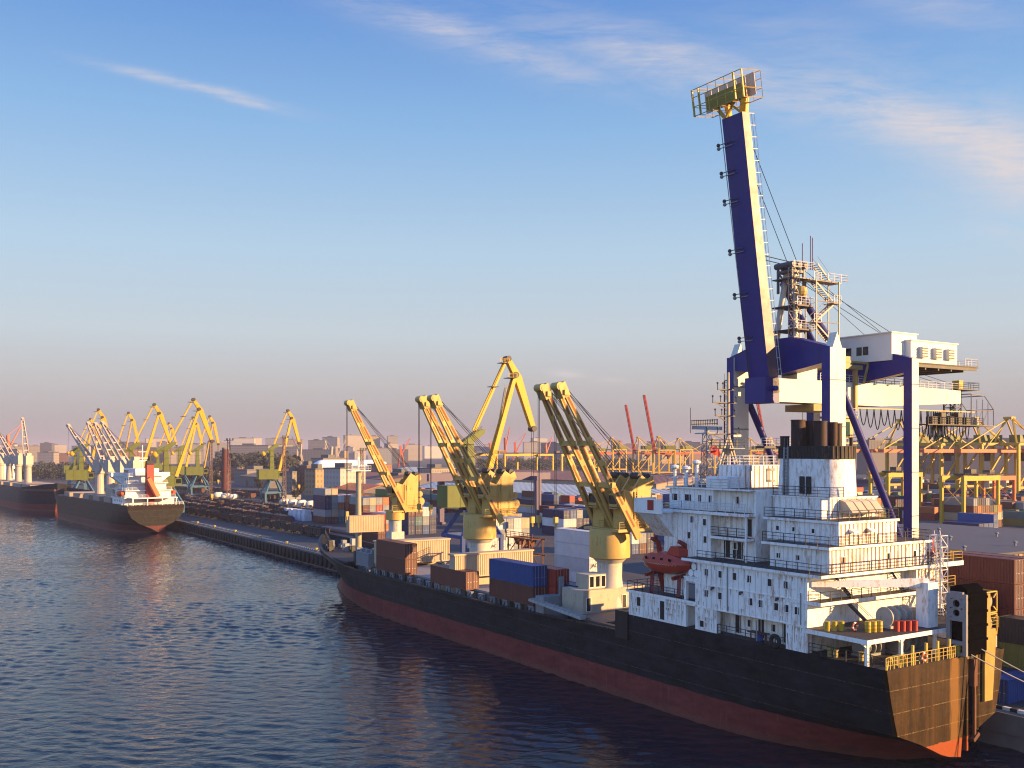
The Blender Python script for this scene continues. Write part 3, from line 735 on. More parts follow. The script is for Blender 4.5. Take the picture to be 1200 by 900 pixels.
# navigation bridge and its wings
slab(-7.8, 7.8, 19.3, 33.6, 24.0, .35)
mb = MB()
deckhouse('', -6.9, 6.9, 25.1, 32.6, 24.0, 26.5, mb=mb, sides='p', rib=.9)
mb.build('bridge_house', [WHITE, RIBA, RIBP], ship)
for sg in (-1, 1):
    mb = MB()
    x0, x1 = sorted((sg * 7.0, sg * 10.4))
    mb.box(x0, x1, 31.0, 35.0, 23.55, 23.75)
    xo = sg * 10.4
    mb.box(xo - .08, xo + .08, 30.0, 35.0, 23.5, 25.25)
    mb.box(x0, x1, 34.9, 35.05, 23.5, 25.25)
    mb.prism([(sg * 7.4, 23.5), (sg * 10.3, 23.5), (sg * 7.4, 20.6)], 31.2, 34.6, 'y')
    mb.build('bridge_wing', WHITE, ship)
rail([(-10.3, 30.0, 23.75), (-7.7, 29.6, 24.0), (-7.7, 19.5, 24.0)], parent=ship, mat=RAILW)
for s, w in ((31.6, .9), (29.3, 1.1), (27.3, .5), (25.6, .5)): window(-6.9, s, 25.4, w, .8)
window(-6.2, 22.0, 25.4, .5, .8)
mb = MB(); mb.box(-10.52, -10.4, 31.4, 32.5, 23.9, 25.1); mb.build('fire_locker', REDP, ship)
slab(-7.2, 7.2, 19.3, 33.0, 26.68, .2)
rail([(-7.0, 19.5, 26.68), (-7.0, 32.9, 26.68), (0, 32.9, 26.68)], parent=ship, mat=RAILW)
mb = MB(); deckhouse('', -3.6, 3.2, 23.6, 27.6, 26.68, 29.3, mb=mb, rib=.75); mb.build('monkey_island', [WHITE, RIBA, RIBP], ship)
mb = MB(); mb.box(.2, .8, 23.52, 23.6, 27.3, 28.9); mb.box(.2, 1.6, 23.52, 23.6, 28.6, 28.9); mb.box(.2, 1.6, 23.52, 23.6, 27.3, 27.55); mb.build('vent_grille', GREY, ship)
rail([(-3.5, 23.7, 29.3), (3.1, 23.7, 29.3), (3.1, 27.5, 29.3), (-3.5, 27.5, 29.3), (-3.5, 23.7, 29.3)], parent=ship, mat=RAILW)
mb = MB(); mb.box(-6.8, -4.0, 23.0, 26.4, 26.7, 28.0); mb.build('deck_locker', WHITE, ship)
for s, h in ((32.4, 2.0), (30.4, 1.9), (28.6, 2.6)):
    mb = MB(); mb.tube((-6.2, s, 26.7), (-6.2, s, 26.7 + h), .22, n=8); mb.lathe([(.22, 0), (.5, .2), (.5, .45), (.1, .6)], (-6.2, s, 26.7 + h), 10); mb.build('ventilator', WHITE, ship, True)
# main mast with radar yards
mb = MB()
mb.tube((-1, 28.6, 26.7), (-1, 28.6, 40.5), .33, .14, 8)
for sg in (-1, 1):
    mb.bar((-1 + sg * 2.6, 28.6, 26.7), (-1, 28.6, 33.0), .2)
    mb.bar((-1, 28.6 + sg * 2.0, 26.7), (-1, 28.6, 32.0), .2)
mast = mb.build('mast', M('mast paint', (0.42, 0.38, 0.30), .5, var=.2, rust=.35), ship)
for z, w in ((33.0, 3.6), (35.2, 2.2), (36.8, 2.6), (38.4, 1.8)):
    mb = MB(); mb.bar((-1 - w, 28.6, z), (-1 + w * .5, 28.6, z), .14); mb.bar((-1, 28.6 - w * .4, z), (-1, 28.6 + w * .7, z), .14)
    for x in (-1 - w, -1 - w * .5, -1 + w * .5): mb.tube((x, 28.6, z), (x, 28.6, z + .7), .06, n=4); mb.ball((x, 28.6, z + .75), .13)
    mb.bar((-1 - w * .8, 28.6, z), (-1, 28.6, z - .9), .08)
    mb.build('mast_yard', STEEL, mast)
mb = MB(); mb.box(-2.2, .4, 27.2, 30.2, 31.2, 31.3); mb.build('mast_platform', GREY, mast)
rail([(-2.2, 27.2, 31.3), (.4, 27.2, 31.3), (.4, 30.2, 31.3), (-2.2, 30.2, 31.3), (-2.2, 27.2, 31.3)], parent=mast, mat=RAILD, h=1.0)
# radar mast forward
mb = MB(); lattice(mb, (-1.5, 31.8, 26.7), (-1.5, 31.8, 33.2), 1.2, .7, 6, .07); mb.build('radar_mast', GREY, ship)
mb = MB(); mb.bar((-1.5, 29.3, 33.7), (-1.5, 34.3, 33.9), .35, .45); mb.tube((-1.5, 31.8, 33.2), (-1.5, 31.8, 33.7), .3); mb.box(-2.4, -.6, 30.6, 33.0, 33.05, 33.2); mb.build('radar_scanner', M('radar grey', (.4, .42, .45)), ship)
mb = MB()
for z in (34.3, 34.75):
    mb.bar((-1.9, 29.5, z), (-1.9, 34.1, z), .08)
for i in range(12): mb.bar((-1.9, 29.6 + i * .4, 34.1), (-1.9, 29.6 + i * .4, 34.85), .09)
mb.tube((-1.9, 34.3, 33.2), (-1.9, 34.3, 36.4), .05, n=4)
mb.build('antenna_array', STEEL, ship)
# flags
def flag(loc, w, h, cols, name, label, rz=0.0, pole=True):
    t = thing(name, label, 'flag', loc, rz)
    n = len(cols)
    for i, c in enumerate(cols):
        mb = MB(); k = 7; vs = []
        for j in range(k + 1):
            x = w * j / k; y = .12 * math.sin(j * 1.3) * j / k
            vs += [(x, y, -h * i / n - x * .25), (x, y, -h * (i + 1) / n - x * .25)]
        fs = [(2*j, 2*j+1, 2*j+3, 2*j+2) for j in range(k)]
        mb.add(vs, fs); mb.build('stripe', c, t)
    return t
FR, FW, FB = M('flag red', (.5, .02, .02)), M('flag white', (.7, .7, .7)), M('flag blue', (.02, .06, .35))
flag(W(31.3, -1.3, 31.6), 1.3, 1.0, [FR], 'signal_flag', 'small red pennant flag flying above the white ship bridge', .4)
flag(W(22.2, 3.3, 31.2), 1.5, 1.0, [FW, FB, FR], 'striped_flag', 'white blue and red striped flag beside the ship funnel', .4)
flag(W(8.4, 9.9, 21.4), .5, 1.6, [FR], 'stern_flag', 'drooping red flag on the stair tower behind the white tiers', .4)
# derrick: post and long white boom
mb = MB(); mb.box(.6, 2.2, 2.6, 4.0, 13.2, 17.7); post = mb.build('derrick_post', WHITE, ship)
mb = MB(); mb.bar((1.4, 3.2, 17.65), (-9.0, 9.2, 17.55), .75, .85, .5, .5); mb.build('derrick_boom', WHITE, post)
# stairs between the aft decks
for p, q in (((-3.3, 6.4, 13.2), (-4.8, 8.6, 15.9)), ((-4.0, 8.2, 15.9), (-5.5, 9.8, 18.6)), ((4.5, 8.2, 15.9), (3.4, 9.6, 18.6))):
    mb = MB(); ladder(mb, p, q, .9, 11, (.5, .85, 0)); mb.build('stairway', STEEL, ship)
mb = MB(); lattice(mb, (8.9, 7.0, 13.2), (8.9, 7.0, 21.8), 1.3, 1.3, 7, .06)
for k in range(3): ladder(mb, (8.3, 6.4, 13.2 + 2.7 * k), (9.5, 7.6, 15.9 + 2.7 * k), .6, 9, (.7, -.7, 0))
mb.build('stair_tower', RAILW, ship)
# winches and mooring gear
def winch(t, s, z, sc=1.0, mat=None):
    mb = MB()
    mb.tube((t - 1.3 * sc, s, z + .9 * sc), (t + 1.3 * sc, s, z + .9 * sc), .55 * sc, n=14)
    for x in (-1.35, -.45, .45, 1.35): mb.tube((t + (x - .06) * sc, s, z + .9 * sc), (t + (x + .06) * sc, s, z + .9 * sc), .9 * sc, n=16)
    mb.box(t + 1.5 * sc, t + 2.4 * sc, s - .6 * sc, s + .6 * sc, z, z + 1.5 * sc)
    mb.box(t - 1.6 * sc, t + 1.6 * sc, s - .8 * sc, s + .8 * sc, z, z + .25)
    return mb.build('winch', mat or GREY, ship, True)
winch(-1.2, 5.2, 13.22, 1.15, M('winch cream', (.45, .42, .36), .5, var=.2, rust=.3)); winch(-.5, 4.6, 10.62, 1.2); winch(-5.0, 5.6, 10.62, .9)
for t, s in ((-7.8, 3.4), (-7.8, 4.1), (-6.5, 1.2), (-5.9, 1.2), (-8.6, 6.5), (-8.6, 7.2)):
    mb = MB(); mb.tube((t, s, 10.6), (t, s, 11.4), .24, n=10); mb.tube((t, s, 11.35), (t, s, 11.5), .32, n=10); mb.build('mooring_bitt', M('bitt paint', (.42, .33, .12), .55, var=.2, rust=.3), ship)
# stern rail with yellow stanchions and fairlead
rail([(-9.4, .15, 10.65), (3.2, .15, 10.65)], h=1.1, mat=RAILY, parent=ship, step=.62, r=.035)
rail([(-9.4, .15, 10.65), (-9.4, 9.1, 10.65)], h=1.1, parent=ship)
for t in (-5.2, -3.1, -1.3, .6):
    mb = MB(); mb.bar((t, .3, 10.6), (t, .3, 12.5), .22); mb.build('rail_post', RAILY, ship)
for t in (-8.6, -6.6, 1.6, 2.6):
    mb = MB(); mb.bar((t - .5, .3, 10.6), (t - .2, .3, 11.7), .16); mb.bar((t + .5, .3, 10.6), (t + .2, .3, 11.7), .16); mb.bar((t - .3, .3, 11.7), (t + .3, .3, 11.7), .16); mb.build('fairlead', RAILY, ship)
mb = MB()
for k in range(10):
    a0, a1 = math.pi * k / 10, math.pi * (k + 1) / 10
    mb.tube((3.9 + .75 * math.cos(a0), .0, 11.0 + .95 * math.sin(a0)), (3.9 + .75 * math.cos(a1), .0, 11.0 + .95 * math.sin(a1)), .13, n=6)
mb.tube((3.15, 0, 10.3), (3.15, 0, 11.0), .13); mb.tube((4.65, 0, 10.3), (4.65, 0, 11.0), .13)
mb.build('fairlead', RAILY, ship)
# folded stern ramp: pierced grey side girder and black ramp leaf
mb = MB(); x0, x1 = 2.0, 2.3
yb, yt = (-.7, 1.7), (-.45, 1.5)
def gird(y0, y1, z0, z1): mb.box(x0, x1, y0, y1, z0, z1)
gird(-.6, -.2, 10.7, 16.8); gird(1.15, 1.55, 10.7, 16.8)
for z0, z1 in ((10.7, 11.0), (11.75, 12.15), (14.1, 14.45), (16.3, 17.0)): gird(-.2, 1.15, z0, z1)
def plate_hole(zc, zh, r):
    n_ = 12; o_ = [(-.2, zc - zh), (1.15, zc - zh), (1.15, zc + zh), (-.2, zc + zh)]
    cy = .475; ring = [(cy + r * math.cos(2 * math.pi * k / n_), zc + r * math.sin(2 * math.pi * k / n_)) for k in range(n_)]
    for k in range(n_):
        p, q = ring[k], ring[(k + 1) % n_]
        def ex(pt):
            dy, dz = pt[0] - cy, pt[1] - zc; f = min(.675 / max(1e-6, abs(dy)), zh / max(1e-6, abs(dz))); return (cy + dy * f, zc + dz * f)
        mb.prism([p, q, ex(q), ex(p)], x0, x1, 'x')
plate_hole(14.9, .45, .36); plate_hole(15.82, .48, .38)
mb.build('ramp_girder', M('ramp grey', (.24, .25, .26), .55, var=.15, rust=.1, grime=.3), ship)
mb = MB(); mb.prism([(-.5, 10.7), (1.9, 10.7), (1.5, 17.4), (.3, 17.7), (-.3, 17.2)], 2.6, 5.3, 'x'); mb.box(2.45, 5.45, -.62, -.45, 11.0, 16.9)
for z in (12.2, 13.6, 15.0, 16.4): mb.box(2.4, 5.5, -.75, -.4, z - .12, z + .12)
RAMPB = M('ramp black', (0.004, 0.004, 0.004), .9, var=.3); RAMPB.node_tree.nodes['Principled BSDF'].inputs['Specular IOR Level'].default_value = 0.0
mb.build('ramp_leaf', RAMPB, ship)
mb = MB(); mb.prism([(5.55, 5.8), (6.9, 5.8), (7.6, 12.6), (7.4, 13.0), (6.6, 13.0), (6.5, 16.6), (6.0, 16.6), (5.9, 13.0), (5.55, 9.5)], -.35, -.05, 'y'); mb.build('ramp_side_plate', M('ramp ochre', (.42, .27, .05), .55, var=.25, rust=.25), ship)
rail([(6.0, -.2, 13.0), (8.2, -.2, 13.0), (8.2, 2, 13.0)], parent=ship, mat=RAILY)
mb = MB(); mb.bar((4.0, -.2, 2.6), (4.0, -.2, 9.8), .25); mb.bar((3.6, -.25, 2.2), (4.5, -.25, 2.8), .4); mb.box(3.8, 4.4, -.3, .3, 7.5, 10.2); mb.build('ramp_hinge_arm', RUSTY, ship)
# lifeboat cradle and davits
for s in (29.4, 34.2):
    mb = MB()
    mb.bar((-9.2, s - .9, 13.8), (-8.2, s, 16.2), .42); mb.bar((-6.4, s, 13.8), (-7.2, s, 16.4), .42)
    mb.bar((-9.3, s, 15.9), (-6.2, s, 16.3), .4)
    mb.bar((-6.6, s - .2, 15.8), (-7.6, s - .3, 19.9), .5, .7, .35, .45); mb.bar((-7.6, s - .3, 19.8), (-8.6, s - .3, 20.3), .4)
    mb.build('davit', M('davit red', (.30, .035, .02), .5, var=.25, rust=.2), ship)
mb = MB(); mb.box(-8.3, -5.8, 26.0, 28.4, 13.8, 15.4); mb.build('davit_winch', GREY, ship)
# ------------------------------------------------------------------ deck cranes (bolted to the ship)
JIBWEB = M('jib web rust red', (.34, .12, .035), .6, var=.25, rust=.3)
PEDW = M('pedestal paint', (.60, .57, .50), .5, var=.1, rust=.3, grime=.35)
def deck_crane(s, rz, twin=True):
    c = bpy.data.objects.new('deck_crane', None); scene.collection.objects.link(c); c.parent = ship; c.location = (0, s, 0); c.rotation_euler = (0, 0, rz)
    mb = MB()
    if twin:
        mb.lathe([(2.2, 8.0), (1.95, 11), (1.75, 13), (1.8, 15.0), (2.5, 15.7)], n=24)
    else:
        mb.box(-1.4, 1.4, -1.4, 1.4, 9.0, 14.6); mb.lathe([(1.3, 14.6), (1.3, 17.0)], n=20)
    mb.build('pedestal', PEDW, c, True)
    mb = MB()
    if twin:
        mb.lathe([(2.4, 15.6), (2.9, 15.8), (2.9, 19.5), (2.7, 19.9)], n=28); mb.box(-4.0, 4.0, -5.4, 1.6, 19.6, 20.0)
    else:
        mb.lathe([(1.9, 17.0), (1.9, 18.6)], n=20); mb.box(-2.1, 2.1, -5.2, 1.4, 18.6, 18.9)
    tb = mb.build('turntable', YELP, c, True)
    for x0 in ((-2.35, 2.35) if twin else (0.0,)):  # one house per jib
        mb = MB(); z0 = 20.0 if twin else 18.9; dz = z0 - 20.0; mb.xf = Matrix.Translation((0, -2.0, 0))
        mb.box(x0 - 1.28, x0 + 1.28, -2.6, 2.2, z0, 24.6 + dz)
        for xx in (x0 - 1.28, x0 + .98):
            mb.prism([(-2.6, 24.6 + dz), (2.2, 24.6 + dz), (2.2, 25.6 + dz), (.9, 25.2 + dz), (-.2, 26.6 + dz), (-.9, 27.5 + dz), (-2.0, 26.9 + dz), (-2.9, 27.4 + dz), (-3.3, 26.3 + dz), (-2.6, 25.6 + dz)], xx, xx + .3, 'x')
        mb.box(x0 - 1.26, x0 + 1.26, -2.5, -.3, 24.6 + dz, 25.9 + dz)
        mb.box(x0 - 1.40, x0 - 1.28, -1.4, .6, 20.6 + dz, 24.0 + dz); mb.box(x0 + .2, x0 + 1.3, -2.72, -2.6, 20.4 + dz, 22.4 + dz)
        h = mb.build('crane_house', YELP, c)
        mb = MB(); mb.xf = Matrix.Translation((0, -2.0, 0))
        for y, z, r in ((-3.1, 23.2 + dz, .5), (-3.3, 21.7 + dz, .68)): mb.tube((x0 - 1.0, y, z), (x0 + .9, y, z), r, n=14); mb.tube((x0 - 1.12, y, z), (x0 - 1.0, y, z), r * 1.2, n=14); mb.tube((x0 - 1.2, y, z), (x0 - 1.1, y, z), r * .35, n=10)
        mb.box(x0 - .9, x0 + .9, -3.6, -2.6, 20.3 + dz, 20.9 + dz)
        mb.build('hoist_drum', YELP, h, True)
        mb = MB(); mb.xf = Matrix.Translation((0, -2.0, 0))
        for y, z in ((-2.4, 27.3 + dz), (-.9, 27.4 + dz)): mb.tube((x0 - .9, y, z), (x0 + .9, y, z), .45, n=12)
        mb.build('sheave', STEEL, h)
        mb = MB(); mb.xf = Matrix.Translation((0, -2.0, 0)); mb.box(x0 - .9, x0 + .9, 2.2, 3.3, 22.8 + dz, 24.9 + dz); mb.build('operator_cab', YELP, h)
        mb = MB(); mb.xf = Matrix.Translation((0, -2.0, 0)); mb.box(x0 - .8, x0 + .8, 3.3, 3.34, 23.5 + dz, 24.7 + dz); mb.box(x0 - .94, x0 - .9, 2.4, 3.2, 23.5 + dz, 24.7 + dz); mb.box(x0 - .9, x0 + .9, 3.3, 3.36, 23.0 + dz, 23.1 + dz); mb.build('cab_window', GLASS, h)
        mb = MB(); mb.xf = Matrix.Translation((0, -2.0, 0)); mb.box(x0 - 1.34, x0 - 1.28, -1.9, -1.2, z0 + .25, z0 + 2.1); mb.build('access_door', M('door ochre', (.40, .27, .08), .5, var=.2, rust=.3), h)
        mb = MB(); mb.xf = Matrix.Translation((0, -2.0, 0)); ladder(mb, (x0 - 1.42, .2, z0 + .4), (x0 - 1.42, .2, z0 + 5.2), .5, 13, (0, 1, 0)); mb.build('ladder', YELP, h)
        mb = MB(); mb.xf = Matrix.Translation((0, -2.0, 0))
        for zz in (z0 + 1.55, z0 + 3.1): mb.box(x0 - 1.32, x0 + 1.32, -2.63, 2.23, zz, zz + .06)
        for yy in (-2.6, -.9, .9, 2.14): mb.box(x0 - 1.31, x0 - 1.27, yy, yy + .06, z0, z0 + 4.6)
        mb.build('panel_seam', M('seam ochre', (.50, .35, .10), .5, rust=.3), h)
        rail([(x0 - 1.62, 1.4, z0), (x0 - 1.62, -5.3, z0), (x0 + 1.5, -5.3, z0)], parent=h, mat=YELP, h=1.0)
        # jib: two legs that straddle the house and meet at the head
        foot = Vector((x0, -1.7, 18.7)); tip = Vector((x0 * .86, 10.2 - (.5 if not twin else 0), 39.5 + (.7 if not twin else 0)))
        mb = MB()
        for sg in (-1, 1):
            p = foot + Vector((sg * 2.05, 0, 0)); q = tip + Vector((sg * .62, 0, 0))
            mb.bar(p, q, .62, .95, .42, .62, 0)
            d = (q - p)
            for k in range(6):
                a_, b_ = .08 + k * .15, .19 + k * .15
                pa, pb = p + d * a_, p + d * b_; up_ = Vector((0, -.87, .50)); wv = .5 - .3 * a_
                mb.bar(pa + up_ * (.48 - .17 * a_), pb + up_ * (.48 - .17 * b_), .18, .03, m=1)
                for e in (-1, 1): mb.bar(pa + Vector((e * (.315 - .1 * a_), 0, 0)), pb + Vector((e * (.315 - .1 * b_), 0, 0)), .03, .30, m=1)
        for f in (.36, .64, .97):
            c_ = foot.lerp(tip, f); w_ = lerp(2.05, .62, f) + .45
            mb.bar(c_ + Vector((-w_, 0, 0)), c_ + Vector((w_, 0, 0)), .6, .7)
        mb.bar(tip + Vector((0, -.6, -1.2)), tip + Vector((0, .3, .6)), 1.7, 1.3, m=0)
        mb.tube(tip + Vector((-.8, .5, .2)), tip + Vector((.8, .5, .2)), .55, n=12)
        j = mb.build('jib', [YELP, JIBWEB], c)
        mb = MB()
        for e in (-.35, .35):
            mb.tube((x0 + e, -2.9, 27.5 + dz), tip + Vector((e, -.3, .6)), .045, n=4); mb.tube((x0 + e, -4.4, 27.4 + dz), tip + Vector((e * .6, -.3, .5)), .04, n=4)
        zb = 22.0 if twin else 19
        for e in (-.15, .15): mb.tube(tip + Vector((e, .7, .2)), (tip.x + e, tip.y + .7, zb), .05, n=4)
        mb.build('hoist_rope', CABLE, c)
        mb = MB(); mb.box(tip.x - .3, tip.x + .3, tip.y + .45, tip.y + .95, zb - 1.0, zb); mb.tube((tip.x, tip.y + .7, zb - 1.0), (tip.x, tip.y + .7, zb - 1.7), .14); mb.build('hook_block', YELP, c)
    return c
deck_crane(53.0, R(90)); deck_crane(89.3, R(91.5)); deck_crane(122.8, R(89), False)
# white deckhouses at the crane feet
DH = M('cream deckhouse paint', (.52, .44, .33), .5, var=.1, rust=.25, grime=.3)
mb = MB(); mb.box(-6.2, 4.8, 51.0, 56.0, 8.2, 11.6); mb.box(-4.5, -1.4, 52.0, 55.0, 11.6, 13.6); mb.build('crane_deckhouse', DH, ship)
mb = MB(); mb.box(-7.4, 7.4, 44.5, 51.0, 7.8, 8.4); mb.build('hatch_cover', M('hatch brown', (.20, .15, .11), .7, var=.2, rust=.4), ship)
for t in (-4.0, -2.95, -1.95): window(t, 52.0, 12.6, .7, 1.5, 'a')
door(-5.3, 51.0, 8.6, .7, 1.8, 'a'); door(1.0, 51.0, 8.6, .7, 1.8, 'a')
mb = MB(); mb.box(-7.0, 7.0, 85.0, 93.0, 6.6, 10.4); mb.box(-3.0, 3.0, 86.0, 92.0, 10.4, 11.0); mb.build('crane_deckhouse', DH, ship)
mb = MB(); mb.box(-6.5, 6.5, 118.2, 126.6, 6.6, 10.6); mb.build('crane_deckhouse', M('grey deckhouse paint', (.22, .24, .26), .5, var=.15, rust=.3, grime=.3), ship)
# pale hatch-cover stacks and transverse beams with sunlit aft faces
def cover(t0, t1, s0, s1, z0, z1, mat=None):
    mb = MB(); mb.box(t0, t1, s0, s1, z0, z1); mb.box(t0 - .2, t1 + .2, s0 - .2, s1 + .2, z1 - .25, z1 + .02)
    if mat is None:
        x = t0 + .3
        while x < t1 - .2: mb.box(x, x + .16, s0 - .07, s0, z0 + .2, z1 - .3); x += .42
        for x in (t0, (t0 + t1) / 2 - .1, t1 - .2): mb.box(x, x + .2, s0 - .12, s0, z0, z1 - .25)
        mb.box(t0, t1, s0 - .12, s0, z0, z0 + .2)
    return mb.build('hatch_cover', mat or M('hatch cover paint', (.56, .43, .28), .55, var=.1, rust=.25, grime=.3), ship)
cover(-8.4, 7.0, 83.2, 85.0, 10.0, 13.9); cover(-7.6, 7.0, 112.8, 116.4, 9.2, 13.6); cover(-7.0, 6.0, 116.5, 118.0, 8.4, 12.0)
cover(-6.6, 6.6, 58, 83, 8.22, 8.6, GREY); cover(-6.6, 6.6, 94, 112, 8.22, 8.6, GREY)
# foremast and bow gear
mb = MB(); mb.tube((0, 141, 9.0), (0, 141, 26.5), .7, .55, 12); mb.build('foremast', M('foremast paint', (.42, .36, .25), .5, var=.2, rust=.4), ship, True)
mb = MB(); mb.box(-2.3, 2.3, 139.5, 142.5, 26.5, 26.7)
mb.tube((0, 141, 26.5), (0, 141, 30.5), .16); mb.box(-.3, .3, 140.8, 141.2, 29, 29.6); mb.build('mast_platform', RAILW, ship)
rail([(-2.3, 139.5, 26.7), (2.3, 139.5, 26.7), (2.3, 142.5, 26.7), (-2.3, 142.5, 26.7), (-2.3, 139.5, 26.7)], parent=ship, mat=RAILW)
mb = MB(); mb.bar((-2.0, 141, 15.6), (2.6, 141, 15.8), .3); mb.build('mast_yard', GREY, ship)
rnd = random.Random(5)
for k in range(9):
    t, s = rnd.uniform(-4, 3), rnd.uniform(144, 152); h = rnd.uniform(.8, 2.4)
    mb = MB(); mb.box(t - .5, t + .5, s - .6, s + .6, 8.7, 8.7 + h); mb.tube((t - .8, s, 9.4), (t + .8, s, 9.4), .5, n=10); mb.build('windlass' if k < 3 else 'bow_locker', (GREY, M('locker pale', (.4, .42, .42), rust=.3), STEEL)[k % 3], ship, True)
rail([(t, s, deckz(s)) for t, s in ((-3.9, 146), (-2.6, 151), (-1.0, 157), (0, 160))], parent=ship)
for i in range(8):
    mb = MB(); s = 117.5 + i * 1.15; mb.box(-7.6, -6.4, s, s + .7, 8.0, 11.6 - (i % 2) * .8); mb.build('deck_locker', (GREY, STEEL)[i % 2], ship)
# accommodation ladder (gangway) stowed on the port rail
mb = MB(); mb.bar((-9.2, 47.0, 8.7), (-9.2, 59.5, 9.6), .9, .35); 
for k in range(14): mb.box(-9.7, -8.7, 47 + k * .9, 47.12 + k * .9, 8.55 + k * .065, 9.1 + k * .065)
mb.build('gangway', M('gangway grey', (.42, .42, .41), .5, var=.15, rust=.2), ship)
mb = MB()
for k in range(12):
    t, s = rnd.uniform(-8.6, -5.5), rnd.uniform(40.5, 50); mb.box(t - .6, t + .6, s - .9, s + .9, 6.6, 7.6 + rnd.random() * 1.2)
mb.box(-9.0, -8.2, 40.5, 46.5, 8.3, 8.6); mb.build('deck_machinery', STEEL, ship)
mb = MB(); mb.box(-9.0, -4.8, 56.6, 58.6, 6.6, 10.3); mb.box(-6.4, -5.6, 56.4, 56.6, 10.3, 13.0); mb.build('vent_house', GREY, ship)
# ------------------------------------------------------------------ loose things aboard
RB = M('lifeboat red', (.50, .06, .035), .42, var=.12, rust=.05)
boat = thing('lifeboat', 'enclosed red lifeboat resting in red davits beside the white bridge tower', 'lifeboat', W(31.8, -8.1, 17.5), TH)
mb = MB(); kk = 14; rowsb = []
for i in range(kk + 1):
    f = i / kk; y = (f - .5) * 8.2; w = 1.55 * (1 - abs(2 * f - 1) ** 2.6) ** .55 if 0 < f < 1 else .02
    zt = 1.0 * (1 - abs(2 * f - 1) ** 3) + .35; zb = -1.35 + .9 * abs(2 * f - 1) ** 2.2
    ring = [(0, zb), (w * .6, zb + .25), (w * .95, zb + .9), (w, 0.05), (w * .92, .35), (w * .6, zt * .85), (0, zt)]
    rowsb.append([(x, y, z) for x, z in ring] + [(-x, y, z) for x, z in reversed(ring[1:-1])])
n_ = len(rowsb[0]); mb.add([p for r in rowsb for p in r], [(i*n_+j, i*n_+(j+1)%n_, (i+1)*n_+(j+1)%n_, (i+1)*n_+j) for i in range(kk) for j in range(n_)])
mb.build('hull', RB, boat, True)
mb = MB(); mb.prism([(-3.0, 1.0), (-3.0, 1.75), (-2.6, 2.15), (-1.5, 2.15), (-.8, 1.2)], -.7, .7, 'x'); mb.build('canopy', RB, boat)
for y in (-2, -.6, .8, 2.2):
    mb = MB(); mb.tube((-1.28, y, .55), (-1.40, y, .52), .2, n=10); mb.build('porthole', GLASS, boat)
mb = MB()
for k in range(15):
    y = -3.0 + k * .43; w = 1.55 * (1 - abs(2 * ((y / 8.2) + .5) - 1) ** 2.6) ** .55
    mb.tube((-w - .02, y, .02), (-w - .04, y + .2, -.08), .03, n=4); mb.tube((-w - .04, y + .2, -.08), (-w - .02, y + .43, .02), .03, n=4)
mb.build('grab_line', ROPE, boat)
boat2 = copy_thing(boat, W(31.8, 8.1, 17.5), TH, 'enclosed red lifeboat on the starboard side behind the bridge tower')
for i, (t, s, z) in enumerate(((-8.4, 26.6, 16.9), (-8.4, 25.7, 16.9), (-8.4, 26.1, 17.65))):
    mb = MB(); mb.tube((-.62, 0, 0), (.62, 0, 0), .4, n=14); mb.tube((-.3, 0, 0), (-.25, 0, 0), .43, n=14); mb.tube((.25, 0, 0), (.3, 0, 0), .43, n=14)
    o = mb.build('life_raft_canister', WHITE2, None, True); o.location = W(s, t, z); o.rotation_euler = (0, 0, TH)
    tag(o, ['white life raft canister, rear one of the lower pair behind the lifeboat', 'white life raft canister, front one of the lower pair behind the lifeboat', 'white life raft canister on top of the other two'][i], 'life raft', 'life raft canisters by the lifeboat')
mb = MB(); mb.box(-9.5, -7.6, 25.0, 27.3, 16.36, 16.5); mb.build('raft_rack', WHITE, ship)
def drum(loc, mat, label, grp, h=.9, r=.32):
    mb = MB(); mb.lathe([(r, 0), (r, h*.33), (r*1.05, h*.35), (r, h*.37), (r, h*.64), (r*1.05, h*.66), (r, h*.68), (r, h)], n=12)
    o = mb.build('barrel', mat, None, True); o.location = loc; return tag(o, label, 'barrel', grp)
DY = M('yellow drum paint', (.52, .36, .03), .45, var=.12, rust=.12)
for i in range(3): drum(W(7.0 - .35 * i, -9.2 + .62 * i, 13.23), DY, 'yellow barrel in the row beside the orange lifebuoy, under the white balcony', 'yellow barrels at the rail end', .95, .28)
for i in range(3): drum(W(4.4 - .2 * i, -6.4 + .62 * i, 13.23), DY, 'yellow barrel in the row before the cream winch', 'yellow barrels before the winch', 1.05, .3)
for i in range(4): drum(W(3.2 - .25 * i, -3.6 + .6 * i, 13.23), REDP, 'red barrel in the row between the winch and the derrick post', 'red barrels by the derrick post', 1.0, .3)
def lifebuoy(loc, label, rz=TH, tilt=R(90)):
    me_n = 'lifebuoy'; mb = MB(); n1, n2 = 16, 8; vs = []
    for i in range(n1):
        a_ = 2 * math.pi * i / n1
        for j in range(n2):
            b_ = 2 * math.pi * j / n2; rr = .36 + .1 * math.cos(b_); vs.append((rr * math.cos(a_), .1 * math.sin(b_), rr * math.sin(a_)))
    for i in range(n1):
        mb.add([], [], 0)
    base = len(mb.v); mb.v += vs
    for i in range(n1):
        for j in range(n2):
            mb.f.append((i*n2+j, i*n2+(j+1)%n2, ((i+1)%n1)*n2+(j+1)%n2, ((i+1)%n1)*n2+j)); mb.m.append(1 if i % 4 == 0 else 0)
    o = mb.build(me_n, [ORNG, WHITE2], None, True); o.location = loc; o.rotation_euler = (0, 0, rz)
    return tag(o, label, 'lifebuoy')
lifebuoy(W(5.2, -7.3, 13.75), 'orange lifebuoy ring between yellow barrels on the awning deck')
lifebuoy(W(-.05, -3.9, 11.3), 'orange lifebuoy ring hanging on the yellow stern rail')
mb = MB(); mb.lathe([(.3, 0), (.3, .5)], n=4)
